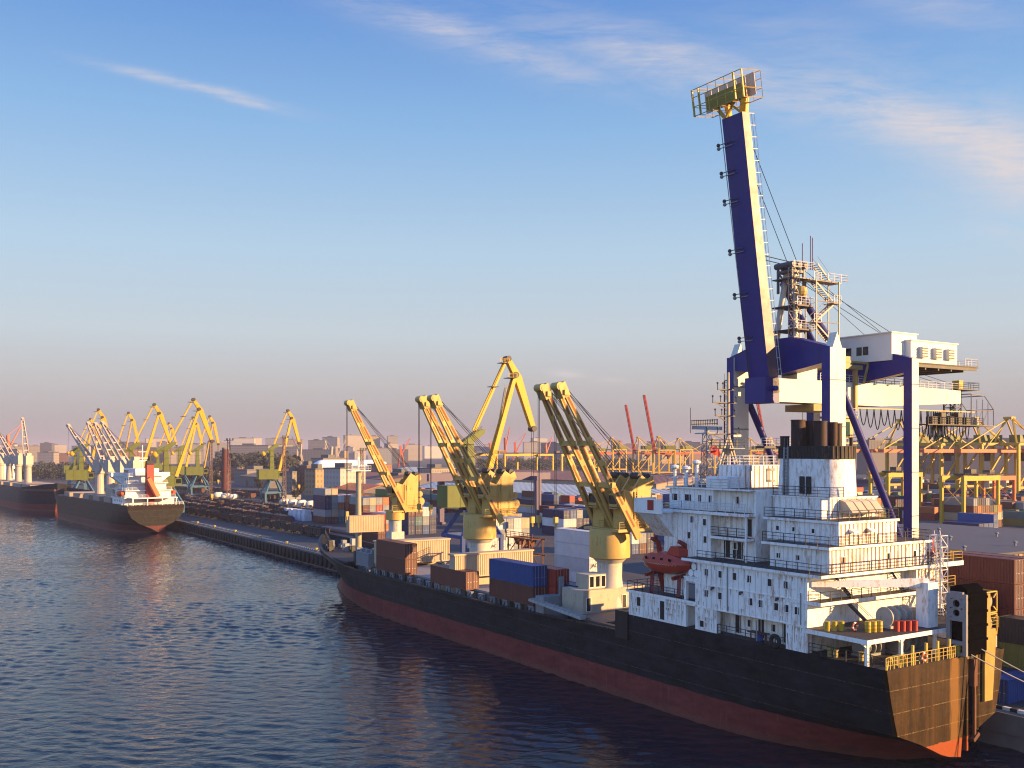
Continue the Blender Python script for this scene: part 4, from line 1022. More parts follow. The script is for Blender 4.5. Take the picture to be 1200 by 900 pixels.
def mtyre(loc, label):
    mb = MB(); n1, n2 = 18, 8
    for i in range(n1):
        for j in range(n2):
            a_, b_ = 2 * math.pi * i / n1, 2 * math.pi * j / n2; rr = .55 + .24 * math.cos(b_); mb.v.append((.2 * math.sin(b_), rr * math.cos(a_), rr * math.sin(a_)))
    for i in range(n1):
        for j in range(n2): mb.f.append((i*n2+j, i*n2+(j+1)%n2, ((i+1)%n1)*n2+(j+1)%n2, ((i+1)%n1)*n2+j)); mb.m.append(0)
    o = mb.build('tyre', RUBBER, None, True); o.location = loc; o.rotation_euler = (0, 0, TH); return tag(o, label, 'tyre')
mtyre(W(13.4, -9.55, 11.2), 'black tyre hanging in the open side passage of the ship')
t = thing('oil_drum_bench', 'blue barrel under a brown bench in the side passage', 'bench', W(16.6, -8.6, 10.65), TH)
mb = MB(); mb.box(-.45, .45, -1.2, 1.2, .8, .9)
for y in (-1.1, 1.1): mb.bar((0, y, 0), (0, y, .8), .1)
mb.build('bench_top', RUSTY, t); mb = MB(); mb.lathe([(.35, 0), (.35, .78)], (0, -.2, 0), 12); mb.build('drum', M('drum blue', (.03, .08, .35)), t)
# mooring lines to the quay
def rope(p, q, sag, label):
    mb = MB(); p, q = Vector(p), Vector(q); pts_ = [p.lerp(q, i / 12) - Vector((0, 0, sag * 4 * (i / 12) * (1 - i / 12))) for i in range(13)]
    mb.poly(pts_, .06, 5); o = mb.build('mooring_rope', ROPE); return tag(o, label, 'rope')
rope(W(.1, 2.6, 11.2), W(-14, 14, 4.3), .8, 'pale mooring rope running from the stern rail, lower of two')
rope(W(.0, 4.2, 11.6), W(-14, 13.4, 4.3), .5, 'pale mooring rope running from the round stern fairlead, upper of two')
# ------------------------------------------------------------------ blue ship-to-shore gantry crane
STSW = M('gantry white paint', (.66, .62, .52), .45, var=.07, rust=.05, grime=.2)
TW, TL = 15.3, 31.3                  # rails: water side, land side (t)
SA, SF = 26.2, 43.0                  # aft and forward legs (s)
SM = (SA + SF) / 2
sts = thing('gantry_crane', 'tall blue container gantry crane with its boom raised above the ship', 'gantry crane', (P0[0], P0[1], 0), TH)
def leg(t, s, wt, ws, z1, z0=6.2):
    mb = MB(); mb.box(t - wt/2, t + wt/2, s - ws/2, s + ws/2, z0, z1)
    # the aft face is coloured pale, the other faces blue
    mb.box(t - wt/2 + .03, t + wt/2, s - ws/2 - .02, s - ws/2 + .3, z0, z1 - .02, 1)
    for z in range(int(z0) + 4, int(z1), 6): mb.box(t - wt/2 - .03, t + wt/2 + .03, s - ws/2 - .05, s + ws/2 + .03, z, z + .12, 0)
    return mb.build('leg', [BLUE, STSW], sts)
for s in (SA, SF): leg(TW, s, 3.0, 1.3, 44.2); leg(TL, s, 1.5, 1.3, 43.6)
mb = MB()
for t in (TW, TL): mb.box(t - .9, t + .9, SA - 1.5, SF + 1.5, 5.0, 6.2)
mb.build('sill_beam', BLUE, sts)
for t in (TW, TL):
    for s in (SA, SF):
        mb = MB(); mb.box(t - .6, t + .6, s - 3.4, s + 3.4, 4.3, 5.0)
        for k in range(8):
            y = s - 3.0 + k * .86; mb.tube((t - .2, y, 3.85), (t + .2, y, 3.85), .35, n=10)
        mb.build('bogie', STEEL, sts)
# arched portal beams over each pair of legs
for t, w, z in ((TW, 2.4, 44.2), (TL, 1.4, 43.6)):
    mb = MB()
    mb.prism([(SA - .65, z), (SA - .65, z - 1.7), (SA + 4, z - 2.4), (SM, z - 3.0), (SF - 4, z - 2.4), (SF + .65, z - 1.7), (SF + .65, z), (SM + 2.5, z + 1.9), (SM - 2.5, z + 1.9)], t - w/2, t + w/2, 'x')
    mb.build('portal_beam', BLUE, sts)
for s in (SA, SF):
    mb = MB(); mb.box(TW + .8, TL - .8, s - .5, s + .5, 15.0, 16.2); mb.build('side_beam', BLUE, sts)
    mb = MB(); mb.tube((TW + 1.2, s + .1, 39.8), (TL - .6, s + .1, 16.4), .48, n=14); mb.build('diagonal_brace', BLUE, sts, True)
    mb = MB(); mb.prism([(TW - .9, 44.2), (TW + .9, 44.2), (TW, 46.2)], s - .6, s + .6, 'y'); mb.build('leg_cap', STSW, sts)
mb = MB(); mb.box(TW - 1.0, TW + 1.2, SF - .66, SF + .66, 34.5, 36.0); mb.build('landing', STSW, sts)
# main girder running inland, tapering at the rear
G0, G1 = SM - 1.7, SM + 1.7
mb = MB()
mb.prism([(12.4, 37.5), (34, 37.4), (53.2, 38.3), (53.2, 40.3), (34, 40.6), (12.4, 40.6)], G0, G1, 'y'); 
mb.box(16.5, 20.5, G0 + .3, G1 - .3, 40.6, 43.2)
mb.build('girder', STSW, sts)
mb = MB(); mb.box(9.9, 12.6, G0 - .1, G1 + .1, 37.3, 40.7); mb.tube((11.2, G0 - .9, 39.2), (11.2, G1 + .9, 39.2), .35, n=10); mb.build('boom_hinge', BLUE, sts)
for z, dt in ((40.6, 0),):
    rail([(20.8, G0, z), (53, G0, z - .3)], parent=sts, mat=RAILW, step=2); rail([(20.8, G1, z), (53, G1, z - .3)], parent=sts, mat=RAILW, step=2)
# raised boom: a box girder hinged at the water side
bt, tt = Vector((11.9, SM, 38.6)), Vector((6.4, SM, 74.8))
mb = MB(); d = (tt - bt).normalized(); nx = Vector((d.z, 0, -d.x))
def boom_ring(c, w, h0, h1): return [c + Vector((0, -w, 0)) + nx * h0, c + Vector((0, w, 0)) + nx * h0, c + Vector((0, w, 0)) + nx * h1, c + Vector((0, -w, 0)) + nx * h1]
r0, r1 = boom_ring(bt, 1.8, -1.0, .8), boom_ring(tt, 1.8, -.75, .55)
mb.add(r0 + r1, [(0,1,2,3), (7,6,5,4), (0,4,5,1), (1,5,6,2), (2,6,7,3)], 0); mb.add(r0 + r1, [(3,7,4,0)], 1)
for f in range(1, 9):
    c = bt.lerp(tt, f / 9 + .02); rr = boom_ring(c, 1.83, -1.02 + .25 * f / 9, -.9 + .25 * f / 9); rq = [p + d * .16 for p in rr]; mb.add(rr + rq, [(0,1,2,3),(7,6,5,4),(0,4,5,1),(1,5,6,2),(2,6,7,3),(3,7,4,0)], 0)
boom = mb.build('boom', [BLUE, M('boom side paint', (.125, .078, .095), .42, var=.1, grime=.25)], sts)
for f in (.20, .36, .52, .70, .80, .90):
    c = bt.lerp(tt, f) + nx * -1.0
    for e in (.0, .45):
        mb = MB(); p = c + d * e; mb.bar(p + Vector((-.05, .3, 0)), p + Vector((-.05, 2.5, 0)), .09); mb.ball(p + Vector((-.1, 2.6, 0)), .26, 8, 5); mb.build('floodlight', STEEL if e else GREY, boom)
mb = MB()
for f in [i / 24 for i in range(25)]:
    c = bt.lerp(tt, f) + nx * 1.0
    mb.bar(c + Vector((0, -1.3, 0)), c + Vector((0, -1.3, 0)) + nx * 1.0, .07)
for h_ in (.5, 1.0):
    mb.tube(bt + nx * (1.0 + h_) + Vector((0, -1.3, 0)), tt + nx * (1.0 + h_) + Vector((0, -1.3, 0)), .05, n=4)
mb.build('railing', RAILW, boom)
mb = MB()
for e in (-1.6, -1.3): mb.tube(tt + nx * -2.6 + Vector((0, 1.0 + e * .3, 1.5)), bt + nx * -1.2 + Vector((0, 1.9 + e * .3, .2)), .035, n=4)
mb.build('hoist_rope', CABLE, boom)
# yellow head frame on the boom tip
mb = MB()
ax, ay = -nx, Vector((0, 1, 0))
hc = tt + d * 1.0
for e in (-1.4, 1.4):
    mb.bar(tt + ay * e + nx * .3, hc + ay * e * 1.3 + d * 1.7 + nx * .4, .55); mb.bar(tt + ay * e - nx * .5, hc + ay * e * 2.2 + d * 1.9 - nx * 1.2, .5)
    mb.bar(tt + ay * e - nx * .5, hc - ay * e + d * 1.6 - nx * .4, .25)
mb.build('boom_head', YEL, boom)
mb = MB(); top = hc + d * 1.5
mb.bar(top + ay * -2.9 - nx * 1.3, top + ay * 3.6 - nx * 1.3, .35, 1.7, up=d)
mb.build('head_panel', M('mustard panel', (.30, .26, .04), .5, var=.15), boom)
mb = MB()
for nn in (-2.6, .9):
    for h_ in (0, 1.2, 2.4, 3.4): mb.tube(hc + d * (h_ + .2) + ay * -4.0 + nx * nn, hc + d * (h_ + .2) + ay * 5.0 + nx * nn, .06, n=4)
    for k in range(7): p = hc + ay * (-4.0 + 1.5 * k) + nx * nn; mb.tube(p + d * .2, p + d * 3.6, .045, n=4)
for yy in (-4.0, -2, 0, 2, 4, 5.0):
    for h_ in (.2, 1.4, 3.6): mb.tube(hc + d * h_ + ay * yy + nx * -2.6, hc + d * h_ + ay * yy + nx * .9, .05, n=4)
for yy in (-4.0, -2.6, 3.8, 4.9): mb.bar(hc + ay * yy - nx * 2.5 + d * .2, hc + ay * yy - nx * 2.5 + d * 3.6, .2, .12)
mb.build('head_cage', RAILY, boom)
mb = MB()
for a_, b_ in ((-3.95, -2.5), (-2.4, -.9), (-.8, .7), (.8, 2.3), (2.4, 3.6), (3.7, 4.95)):
    mb.bar(hc + d * 2.0 + ay * a_ - nx * .2, hc + d * 2.0 + ay * b_ - nx * .2, .06, 2.8, up=d)
mb.build('head_sheeting', M('pale orange sheeting', (.78, .58, .40), .6, var=.2, rust=.3), boom)
# apex tower with stairs, and the long backstay pipes
ap = Vector((TW + 1.2, SM - .6, 55.5))
mb = MB()
mb.tube((TW + .2, SM + 1.5, 45.6), ap + Vector((-.6, .5, 0)), .48, .36, 12); mb.tube((TW + .2, SM - 2.0, 45.6), ap + Vector((0, -.4, 0)), .34, .28, 12)
mb.build('apex_tower', STSW, sts, True)
mb = MB(); mb.box(ap.x - 1.7, ap.x + 1.0, ap.y - 1.3, ap.y + 1.3, ap.z - .5, ap.z - .2); mb.box(ap.x - 1.9, ap.x + 1.6, ap.y - 1.9, ap.y + 1.9, ap.z - 1.4, ap.z - 1.25)
for ex in (-1.5, .8):
    for ey in (-1.2, 1.2): mb.bar((ap.x + ex, ap.y + ey, ap.z - 3.2), (ap.x + ex, ap.y + ey, ap.z + .9), .28)
    mb.bar((ap.x + ex, ap.y - 1.2, ap.z - 3), (ap.x + ex, ap.y + 1.2, ap.z - .4), .2)

for k in range(3): mb.tube((ap.x - 1.5 + k * 1.2, ap.y - 1.6, ap.z + .5), (ap.x - 1.5 + k * 1.2, ap.y + 1.6, ap.z + .5), .42, n=12)
apx = mb.build('apex_head', M('apex grey', (.16, .15, .15), .5, var=.3, rust=.35), sts)
mb = MB(); mb.ball((ap.x - .4, ap.y - 1.9, ap.z - 3.2), .8); mb.build('sheave_block', YELP, apx)
for dz_ in (5.2, 8.4):
    mb = MB(); mb.box(ap.x - 1.8, ap.x + 1.5, ap.y - 2.4, ap.y + 2, ap.z - dz_, ap.z - dz_ + .2); mb.build('service_platform', STEEL, apx); rail([(ap.x - 1.8, ap.y - 2.4, ap.z - dz_ + .2), (ap.x + 1.5, ap.y - 2.4, ap.z - dz_ + .2), (ap.x + 1.5, ap.y + 2, ap.z - dz_ + .2)], parent=apx, mat=RAILW, step=.9)
mb = MB(); lattice(mb, (ap.x - 1.6, ap.y - 1.6, 45), (ap.x - 1.6, ap.y - 1.6, ap.z), 1.0, 1.0, 9, .06); mb.build('ladder_cage', M('stair paint', (.42, .36, .28), .5, var=.2, rust=.3), apx)
mb = MB(); x0 = TW + 2.4; y0 = SM - 3.6
for (px_, py_) in ((x0, y0), (x0 + 4.6, y0), (x0, y0 + 1.8), (x0 + 4.6, y0 + 1.8)): mb.bar((px_, py_, 45.4), (px_, py_, 54.0), .14)
for k in range(3):
    z = 45.5 + 2.8 * k; ex = (x0 + .3, x0 + 4.3) if k % 2 else (x0 + 4.3, x0 + .3)
    ladder(mb, (ex[0], y0 + .9, z), (ex[1], y0 + .9, z + 2.8), .9, 12, (0, 1, 0)); mb.box(x0 - .5, x0 + 5.1, y0, y0 + 1.8, z + 2.7, z + 2.8) if k == 2 else mb.box(ex[1] - .7, ex[1] + .7, y0, y0 + 1.8, z + 2.7, z + 2.8)
    mb.tube((x0, y0, z + 2.8), (x0 + 4.6, y0, z + 2.8), .06, n=4)
    rail([(ex[1] - .7, y0, z + 2.8), (ex[1] + .7, y0, z + 2.8)], parent=sts, mat=RAILW, step=.7)
ladder(mb, (x0 + 3.5, y0 + .9, 53.9), (x0 + .8, y0 + .9, 56.2), .9, 9, (0, 1, 0))
mb.build('stair_tower', M('stair paint', (.42, .36, .28), .5, var=.2, rust=.3), sts)
rail([(x0 + 2, y0 - .3, 53.9), (x0 + 6, y0 - .3, 53.9), (x0 + 6, y0 + 2, 53.9)], parent=sts, mat=RAILW); rail([(ap.x - 2, ap.y - 2, ap.z - .2), (ap.x + 2, ap.y - 2, ap.z - .2), (ap.x + 2, ap.y + 2, ap.z - .2)], parent=sts, mat=RAILW)
mb = MB()
for e, h_ in ((1.2, 3.4), (2.8, 4.6), (3.2, 4.4)): mb.tube((ap.x + e - 1, ap.y - 1.5, ap.z), (ap.x + e - 1, ap.y - 1.5, ap.z + h_), .07, n=4)
mb.build('antenna', REDP, sts)
mb = MB(); mb.tube(ap + Vector((.4, .3, -1.5)), (TL - .3, SM + 3.2, 44.6), .5, n=14); mb.build('backstay', BLUE, sts, True)
mb = MB(); mb.tube(ap + Vector((.4, 2.0, -1.5)), (TL - .3, SM + 6.5, 44.4), .5, n=14); mb.build('backstay', BLUE, sts, True)
mb = MB(); mb.box(TW + 5, TW + 6.6, SM + 2.5, SM + 3.6, 44, 52); mb.build('strut', BLUE, sts)
mb = MB()
for e in (-.8, .8):
    mb.tube(ap + Vector((0, e, .9)), bt.lerp(tt, .93) + nx * 1.0 + ay * e, .06, n=4); mb.tube(ap + Vector((-.6, e, .8)), bt.lerp(tt, .5) + nx * 1.1 + ay * e, .06, n=4)
    mb.tube(ap + Vector((.5, e, .4)), (TL + 6, SM + e * 2, 46.6), .045, n=4); mb.tube(ap + Vector((.5, e - 1.2, -1.4)), (TL + 5, SM - 3.5 + e, 46.4), .045, n=4)
    mb.tube((TL + 9, SM + e, 43.3), (53, SM + e, 41.2), .04, n=4)
mb.build('stay_cable', CABLE, sts)
# machinery house over the land legs
HS0, HS1 = SM - 6.0, SM + 4.6
mb = MB(); mb.box(30.4, 36.0, HS0 + .0, HS1, 43.6, 47.4); mb.box(30.2, 36.2, HS0 - .15, HS1 + .2, 47.4, 47.55)
mb.box(33.4, 44.2, HS0 - .9, HS1 - 1, 43.4, 46.4); mb.box(33.3, 44.4, HS0 - 1.05, HS1 - .8, 46.4, 46.55)
mh = mb.build('machinery_house', M('machinery house white', (.70, .67, .58), .5, var=.05, grime=.15), sts)
for x in (35.8, 39.0, 42.0):
    mb = MB(); mb.box(x - .6, x + .6, HS0 - 1.5, HS0 - .9, 44.1, 45.6)
    for k in range(4): mb.box(x - .62, x + .62, HS0 - 1.56, HS0 - 1.5, 44.2 + k * .36, 44.36 + k * .36, 1)
    mb.build('ventilation_unit', [STSW, STEEL], mh)
for y in (HS1 - 2, HS1 - 3.4, HS1 - 5.2, HS1 - 6.3):
    mb = MB(); mb.box(30.36, 30.42, y - .45, y + .45, 44.6, 45.8); mb.build('window', GLASS, mh)
mb = MB(); mb.box(31, 47.5, HS0 - 2.2, HS1, 43.0, 43.25)
for x in range(32, 47, 3): mb.box(x - .12, x + .12, HS0 - 2.1, HS1, 42.3, 43.0)
mb.box(31, 47, HS0 - 2.2, HS0 - 2.0, 42.6, 43.2); mb.build('platform', STEEL, mh)
rail([(44.4, HS0 - 2.1, 43.25), (47.4, HS0 - 2.1, 43.25), (47.4, HS1 - 1, 43.25)], parent=mh, mat=RAILW)
mb = MB()
for x in (24.6, 27.8):
    mb.bar((x, G0 - .25, 36.6), (x, G0 - .25, 42.4), .5)
mb.box(23.5, 29.0, G0 - .6, G1 + .6, 42.4, 43.0); mb.box(25.4, 26.7, G0 - .3, G0 + 1, 43.0, 44.2); mb.ball((27.8, SM, 43.6), .9)
mb.bar((24, G0 - .2, 43.5), (33, G0 - .2, 43.4), .3); mb.bar((29.6, G0 - .3, 40.6), (30.6, G0 - .3, 43.4), .25)
mb.build('hoist_frame', M('hoist frame paint', (.42, .30, .10), .5, var=.25, rust=.3), sts)
# trolley with driver's cab and spreader
mb = MB(); mb.box(18.5, 24.5, G0 - .8, G1 + .8, 36.4, 37.3); mb.build('trolley', M('trolley ochre', (.36, .25, .08), .5, var=.25, rust=.3), sts)
mb = MB(); mb.box(21.6, 24.4, G0 - 2.6, G0 + .3, 32.6, 35.4); mb.box(21.2, 25.0, G0 - 2.9, G0 + .5, 35.4, 35.7); mb.box(21.2, 25.0, G0 - 2.9, G0 + .5, 31.9, 32.1)
cabo = mb.build('operator_cab', M('cab cream', (.45, .36, .18), .5, var=.2, rust=.2), sts)
mb = MB(); mb.box(21.75, 23.6, G0 - 2.68, G0 - 2.6, 32.9, 34.9); mb.box(21.52, 21.6, G0 - 2.3, G0 - .1, 32.9, 34.9); mb.build('cab_window', M('green cab glass', (.02, .06, .05), .1), cabo)
rail([(21.2, G0 - 2.9, 32.1), (25, G0 - 2.9, 32.1), (25, G0 + .5, 32.1)], parent=cabo, mat=RAILD); rail([(21.2, G0 - 2.9, 35.7), (25, G0 - 2.9, 35.7)], parent=cabo, mat=RAILW)
mb = MB(); mb.box(21.6, 24.6, SM - 5.8, SM + 5.8, 25.4, 26.0, 0)
for y in (-3.2, -1.2, 1.2, 3.2): mb.tube((22.6, SM + y, 26.6), (23.6, SM + y, 26.6), .75, n=12, m=1)
mb.box(22.2, 24.0, SM - 3.6, SM + 3.6, 26.0, 26.4, 0)
for y in (-5.7, 5.7): mb.box(21.8, 24.4, SM + y - .1, SM + y + .1, 24.6, 25.4, 1)
spd = mb.build('spreader', [REDP, CREAM], sts)
mb = MB()
for x in (22.2, 24.0):
    for y in (-2.6, 2.6): mb.tube((x, SM + y, 36.6), (x, SM + y, 26.6), .04, n=4)
mb.build('hoist_rope', CABLE, sts)
# festoon cable loops under the girder
mb = MB()
for i in range(17):
    t0 = 28.5 + i * 1.55; wv = 1.55; dp = 2.3 + (1.6 if i > 6 else 0) + (i % 3) * .3
    pts_ = [(t0 + wv * j / 8, G0 - .5, 36.9 - dp * (1 - (2 * j / 8 - 1) ** 2)) for j in range(9)]
    mb.poly(pts_, .085, 4)
for i in range(9):
    t0 = 44 + i * .55; mb.poly([(t0, G0 - .4, 36.9), (t0 + .1, G0 - .4, 33.5 - (i % 2)), (t0 + .35, G0 - .4, 33.0), (t0 + .5, G0 - .4, 36.9)], .07, 4)
mb.build('festoon_cable', BLACK, sts)
mb = MB(); mb.bar((28, G0 - .5, 37.0), (56, G0 - .5, 37.0), .14)
mb.build('festoon_track', YELP, sts)
# rear platforms and cage
mb = MB(); mb.box(42, 56.0, G0 - 2.0, G0 - .2, 34.8, 34.95); mb.box(52.0, 57.5, G0 - .4, G1 + .4, 40.4, 40.55)
lattice(mb, (53.6, SM, 35), (53.6, SM, 40.4), 1.8, 1.8, 4, .1)
for k in range(5): mb.box(43.5 + k * 2.1, 44.6 + k * 2.1, G0 - 1.8, G0 - .6, 34.95, 36.1 + (k % 2) * .6)
mb.build('rear_platform', STEEL, sts)
mb = MB(); 
ring_ = [(55, 34.9), (61.0, 34.9), (61.0, 37.5), (58.5, 39.6), (55, 39.8)]
for y in (G0 - .6, G1 + .6):
    for a_, b_ in zip(ring_, ring_[1:] + ring_[:1]): mb.tube((a_[0], y, a_[1]), (b_[0], y, b_[1]), .08, n=4)
    for x in (56.5, 58, 59.5): mb.tube((x, y, 34.9), (x, y, 39.0 if x < 59 else 38.5), .06, n=4); mb.tube((x - 1.5, y, 35), (x, y, 37.4), .05, n=4)
    mb.tube((55, y, 37.3), (61, y, 37.3), .06, n=4)
for a_ in ring_: mb.tube((a_[0], G0 - .6, a_[1]), (a_[0], G1 + .6, a_[1]), .08, n=4)
mb.box(55, 61.5, G0 - .6, G1 + .6, 34.8, 34.9); mb.box(59.3, 60.2, SM - .5, SM + .5, 34.9, 36.2)
mb.build('maintenance_cage', M('cage paint', (.38, .33, .26), .5, var=.2, rust=.2), sts)
rail([(42, G0 - 2, 34.95), (56, G0 - 2, 34.95)], parent=sts, mat=RAILD, step=1); rail([(52, G0 - .4, 40.55), (57.4, G0 - .4, 40.55), (57.4, G1 + .4, 40.55)], parent=sts, mat=RAILD)
mb = MB(); mb.box(54.5, 55.6, SM - .6, SM + .6, 40.55, 42.0); mb.build('winch_motor', DY, sts)
rail([(TW + 1.8, SA + 1, 31.6), (TW + 1.8, SM + 2, 31.6)], parent=sts, mat=RAILD, step=1)
mb = MB(); mb.box(TW + 1.5, TW + 3.2, SA + .7, SM + 4, 31.3, 31.6); mb.box(TW - 5.2, TW + 1.5, SM - 1, SM, 31.3, 31.6); mb.build('walkway', STEEL, sts)
rail([(TW - 5.2, SM - 1, 31.6), (TW + 1.5, SM - 1, 31.6)], parent=sts, mat=RAILW, step=1)
mb = MB()
for z in (41, 38.5, 36): mb.bar((TW - 1.6, SF + .8, z), (TW + 2.0, SF + .8, z), .12)
ladder(mb, (TW - 1.4, SF + .9, 26), (TW - 1.4, SF + .9, 41), .6, 30, (1, 0, 0)); mb.build('leg_ladder', RUSTY, sts)
# ------------------------------------------------------------------ containers
CC = {'red': (.34, .04, .025), 'brown': (.145, .047, .03), 'dark red': (.10, .018, .017), 'blue': (.018, .07, .24), 'navy': (.014, .022, .085), 'orange': (.46, .13, .035),
      'white': (.52, .53, .54), 'grey': (.25, .27, .29), 'green': (.06, .16, .06), 'beige': (.50, .38, .24), 'olive': (.16, .17, .04), 'teal': (.05, .16, .19), 'black': (.03, .028, .03), 'pale blue': (.20, .29, .38)}
def cmat(c): return M('container ' + c, CC[c], .5, var=.14, rust=.12 if c in ('white', 'grey', 'beige') else .08, grime=.3, rand=.16)
LOCK = M('lock rod galvanised', (.45, .45, .44), .4, metal=.6, var=.2)
CM = {}
def cont_mesh(col, ln, h, fine):
    key = (col, ln, h, fine)
    if key in CM: return CM[key]
    w = 2.44; mb = MB(); hl = ln / 2; hw = w / 2; p = .14
    for sx in (-1, 1):
        for sy in (-1, 1): mb.box(sx * hw, sx * (hw - p), sy * hl, sy * (hl - p), .0, h)
        mb.box(sx * hw, sx * (hw - p), -hl + p, hl - p, 0, .16); mb.box(sx * hw, sx * (hw - p), -hl + p, hl - p, h - .1, h)
    for sy in (-1, 1): mb.box(-hw + p, hw - p, sy * hl, sy * (hl - p), 0, .14); mb.box(-hw + p, hw - p, sy * hl, sy * (hl - p), h - .12, h)
    mb.box(-hw + .06, hw - .06, -hl + .05, hl - .06, h - .08, h - .03)
    if fine:
        pit = .36; n = int((ln - 2 * p) / pit); st = (ln - 2 * p) / n
        for sx in (-1, 1):
            prof = []
            for i in range(n):
                y = -hl + p + i * st; prof += [(y, .075), (y + st * .3, .075), (y + st * .45, .03), (y + st * .85, .03)]
            prof.append((hl - p, .075))
            vs = [(sx * (hw - d), y, z) for y, d in prof for z in (.16, h - .1)]
            mb.add(vs, [(2*i, 2*i+2, 2*i+3, 2*i+1) for i in range(len(prof) - 1)])
    else:
        for sx in (-1, 1): mb.add([(sx * (hw - .05), -hl + p, .16), (sx * (hw - .05), hl - p, .16), (sx * (hw - .05), hl - p, h - .1), (sx * (hw - .05), -hl + p, h - .1)], [(0, 1, 2, 3)])
    mb.add([(-hw + p, hl - .06, .14), (hw - p, hl - .06, .14), (hw - p, hl - .06, h - .12), (-hw + p, hl - .06, h - .12)], [(0, 1, 2, 3)])
    mb.add([(-hw + .06, -hl + .06, .1), (hw - .06, -hl + .06, .1), (hw - .06, hl - .06, .1), (-hw + .06, hl - .06, .1)], [(0, 1, 2, 3)])
    if not fine:
        mb.add([(-hw + p, -hl + .1, .14), (hw - p, -hl + .1, .14), (hw - p, -hl + .1, h - .12), (-hw + p, -hl + .1, h - .12)], [(0, 1, 2, 3)]); mb.box(-.05, .05, -hl + .04, -hl + .1, .14, h - .12)
    body = mb.mesh('container', cmat(col))
    d = []
    for sx in (-1, 1):
        mb = MB(); x0, x1 = sorted((sx * .02, sx * (hw - p)))
        mb.box(x0, x1, -hl + .03, -hl + .08, .15, h - .13, 0)
        for k in (.25, .7):
            x = x0 + (x1 - x0) * k; mb.tube((x, -hl + .0, .1), (x, -hl + .0, h - .08), .028, n=5, m=1); mb.box(x - .12, x + .12, -hl - .02, -hl + .03, h * .42, h * .42 + .07, 1)
        for z in (.5, 1.1, 1.7, 2.2): mb.box(x0 + .05, x1 - .05, -hl + .012, -hl + .03, z, z + .04, 0)
        d.append(mb.mesh('door', [cmat(col), LOCK]))
    CM[key] = (body, d); return CM[key]
CBODY = {}
def container(col, s, t, z, label, group=None, ln=12.19, h=2.59, rz=0.0, parts=True, fine=True, flip=False):
    body, doors = cont_mesh(col, ln, h, fine)
    o = link('container', body, None, W(s, t, z), TH + rz + (math.pi if flip else 0))
    tag(o, label, 'container', group)
    if parts:
        for d in doors: link('door', d, o)
    return o
# on the ship
container('blue', 66.0, -7.3, 11.3, 'blue container on top of a brown one at the ship side rail', 'containers along the port side of the ship', h=3.0)
container('brown', 66.0, -7.3, 8.5, 'brown container under the blue one at the ship side rail', 'containers along the port side of the ship', h=2.78)
container('brown', 85.4, -7.3, 8.5, 'lone brown container with bright sunlit doors on the ship rail', 'containers along the port side of the ship', h=2.9)
for k, z in enumerate((8.5, 11.35)):
    container('brown', 107.3, -7.3, z, ['lower brown container of the pair at the ship rail near the bow', 'upper brown container of the pair at the ship rail near the bow'][k], 'containers along the port side of the ship', h=2.82)
container('beige', 136.6, -.4, 13.6, 'beige container lying across the bow deck in sunlight', None, ln=7.6, h=3.5, rz=R(90) - .12)
container('grey', 120.2, -7.2, 8.4, 'grey container on deck behind the bow locker row', 'containers along the port side of the ship', ln=6.06)
container('navy', 57.6, -3.6, 9.2, 'navy half hidden container behind the blue one on deck', None, ln=6.06)
for k in range(2): container('red', 61.2, -4.6, 8.6 + 2.6 * k, ['red container on deck inside of the brown one', 'red container on deck inside of the blue one'][k], 'red containers amidships', ln=6.06)
TIER = ['bottom', 'second', 'third', 'fourth', 'fifth', 'sixth']
COLS = ['first', 'second', 'third', 'fourth', 'fifth', 'sixth', 'seventh', 'eighth', 'ninth']
def stack(desc, s, t, cols, ln=12.19, h=2.59, pitch=2.62, parts=True, fine=False, z0=3.5, flip=False, logo=False):
    """cols: one list of colours per column (bottom up), columns step inland; every container is its own thing"""
    out = []
    for i, c in enumerate(cols):
        for k, col in enumerate(c):
            if col is None: continue
            top = 'top' if k == len(c) - 1 else TIER[k]
            lab = f"{col} container, {top} tier, {COLS[i]} column, {desc}"
            out.append(container(col, s, t + i * pitch, z0 + k * (h + .05), lab, 'containers in ' + desc, ln, h, parts=parts, fine=fine, flip=flip))
    return out
# behind the ship, from the stern forward
TEXT = {}
def lettering(parent, txt, size, loc, rot, mat, name='lettering'):
    cu = bpy.data.curves.new(name, 'FONT'); cu.body = txt; cu.size = size; cu.align_x = 'CENTER'; cu.align_y = 'CENTER'; cu.extrude = .01; cu.materials.append(mat)
    if txt not in TEXT:
        tmp = bpy.data.objects.new('tmp', cu); scene.collection.objects.link(tmp); bpy.context.view_layer.update()
        TEXT[txt] = bpy.data.meshes.new_from_object(tmp.evaluated_get(bpy.context.evaluated_depsgraph_get())); bpy.data.objects.remove(tmp)
    o = link(name, TEXT[txt], parent, loc); o.rotation_euler = rot; return o
st = stack('white stack behind the rear deck crane', 112 + 6.2 - 12.2, 33.2, [['white'] * 4, ['white', 'red', 'dark red'], ['grey', 'white', 'white']], h=2.75, fine=True)
stl = stack('white stack behind the middle deck crane', 176, 52.5, [['white'] * 3, ['white', 'grey', 'white'], ['white', 'white', 'grey'], ['grey', 'white', 'white'], ['dark red', 'grey', 'beige']], h=2.9, fine=True)
for o in st[:4] + stl[:7]:
    if o['label'].startswith('white'): lettering(o, 'JAC', 1.15, (0, -6.14, 1.5), (R(90), 0, 0), BLACK)
stack('low row beyond the white stacks', 150, 78, [['navy', 'blue'], ['blue', 'white'], ['dark red', 'grey'], ['navy', 'navy']], h=2.7)
stack('row below the blue roofed warehouse', 205, 98, [['navy', 'white', 'navy'], ['dark red', 'white', 'blue'], ['navy', 'navy', 'grey'], ['brown', 'navy']], h=2.7)
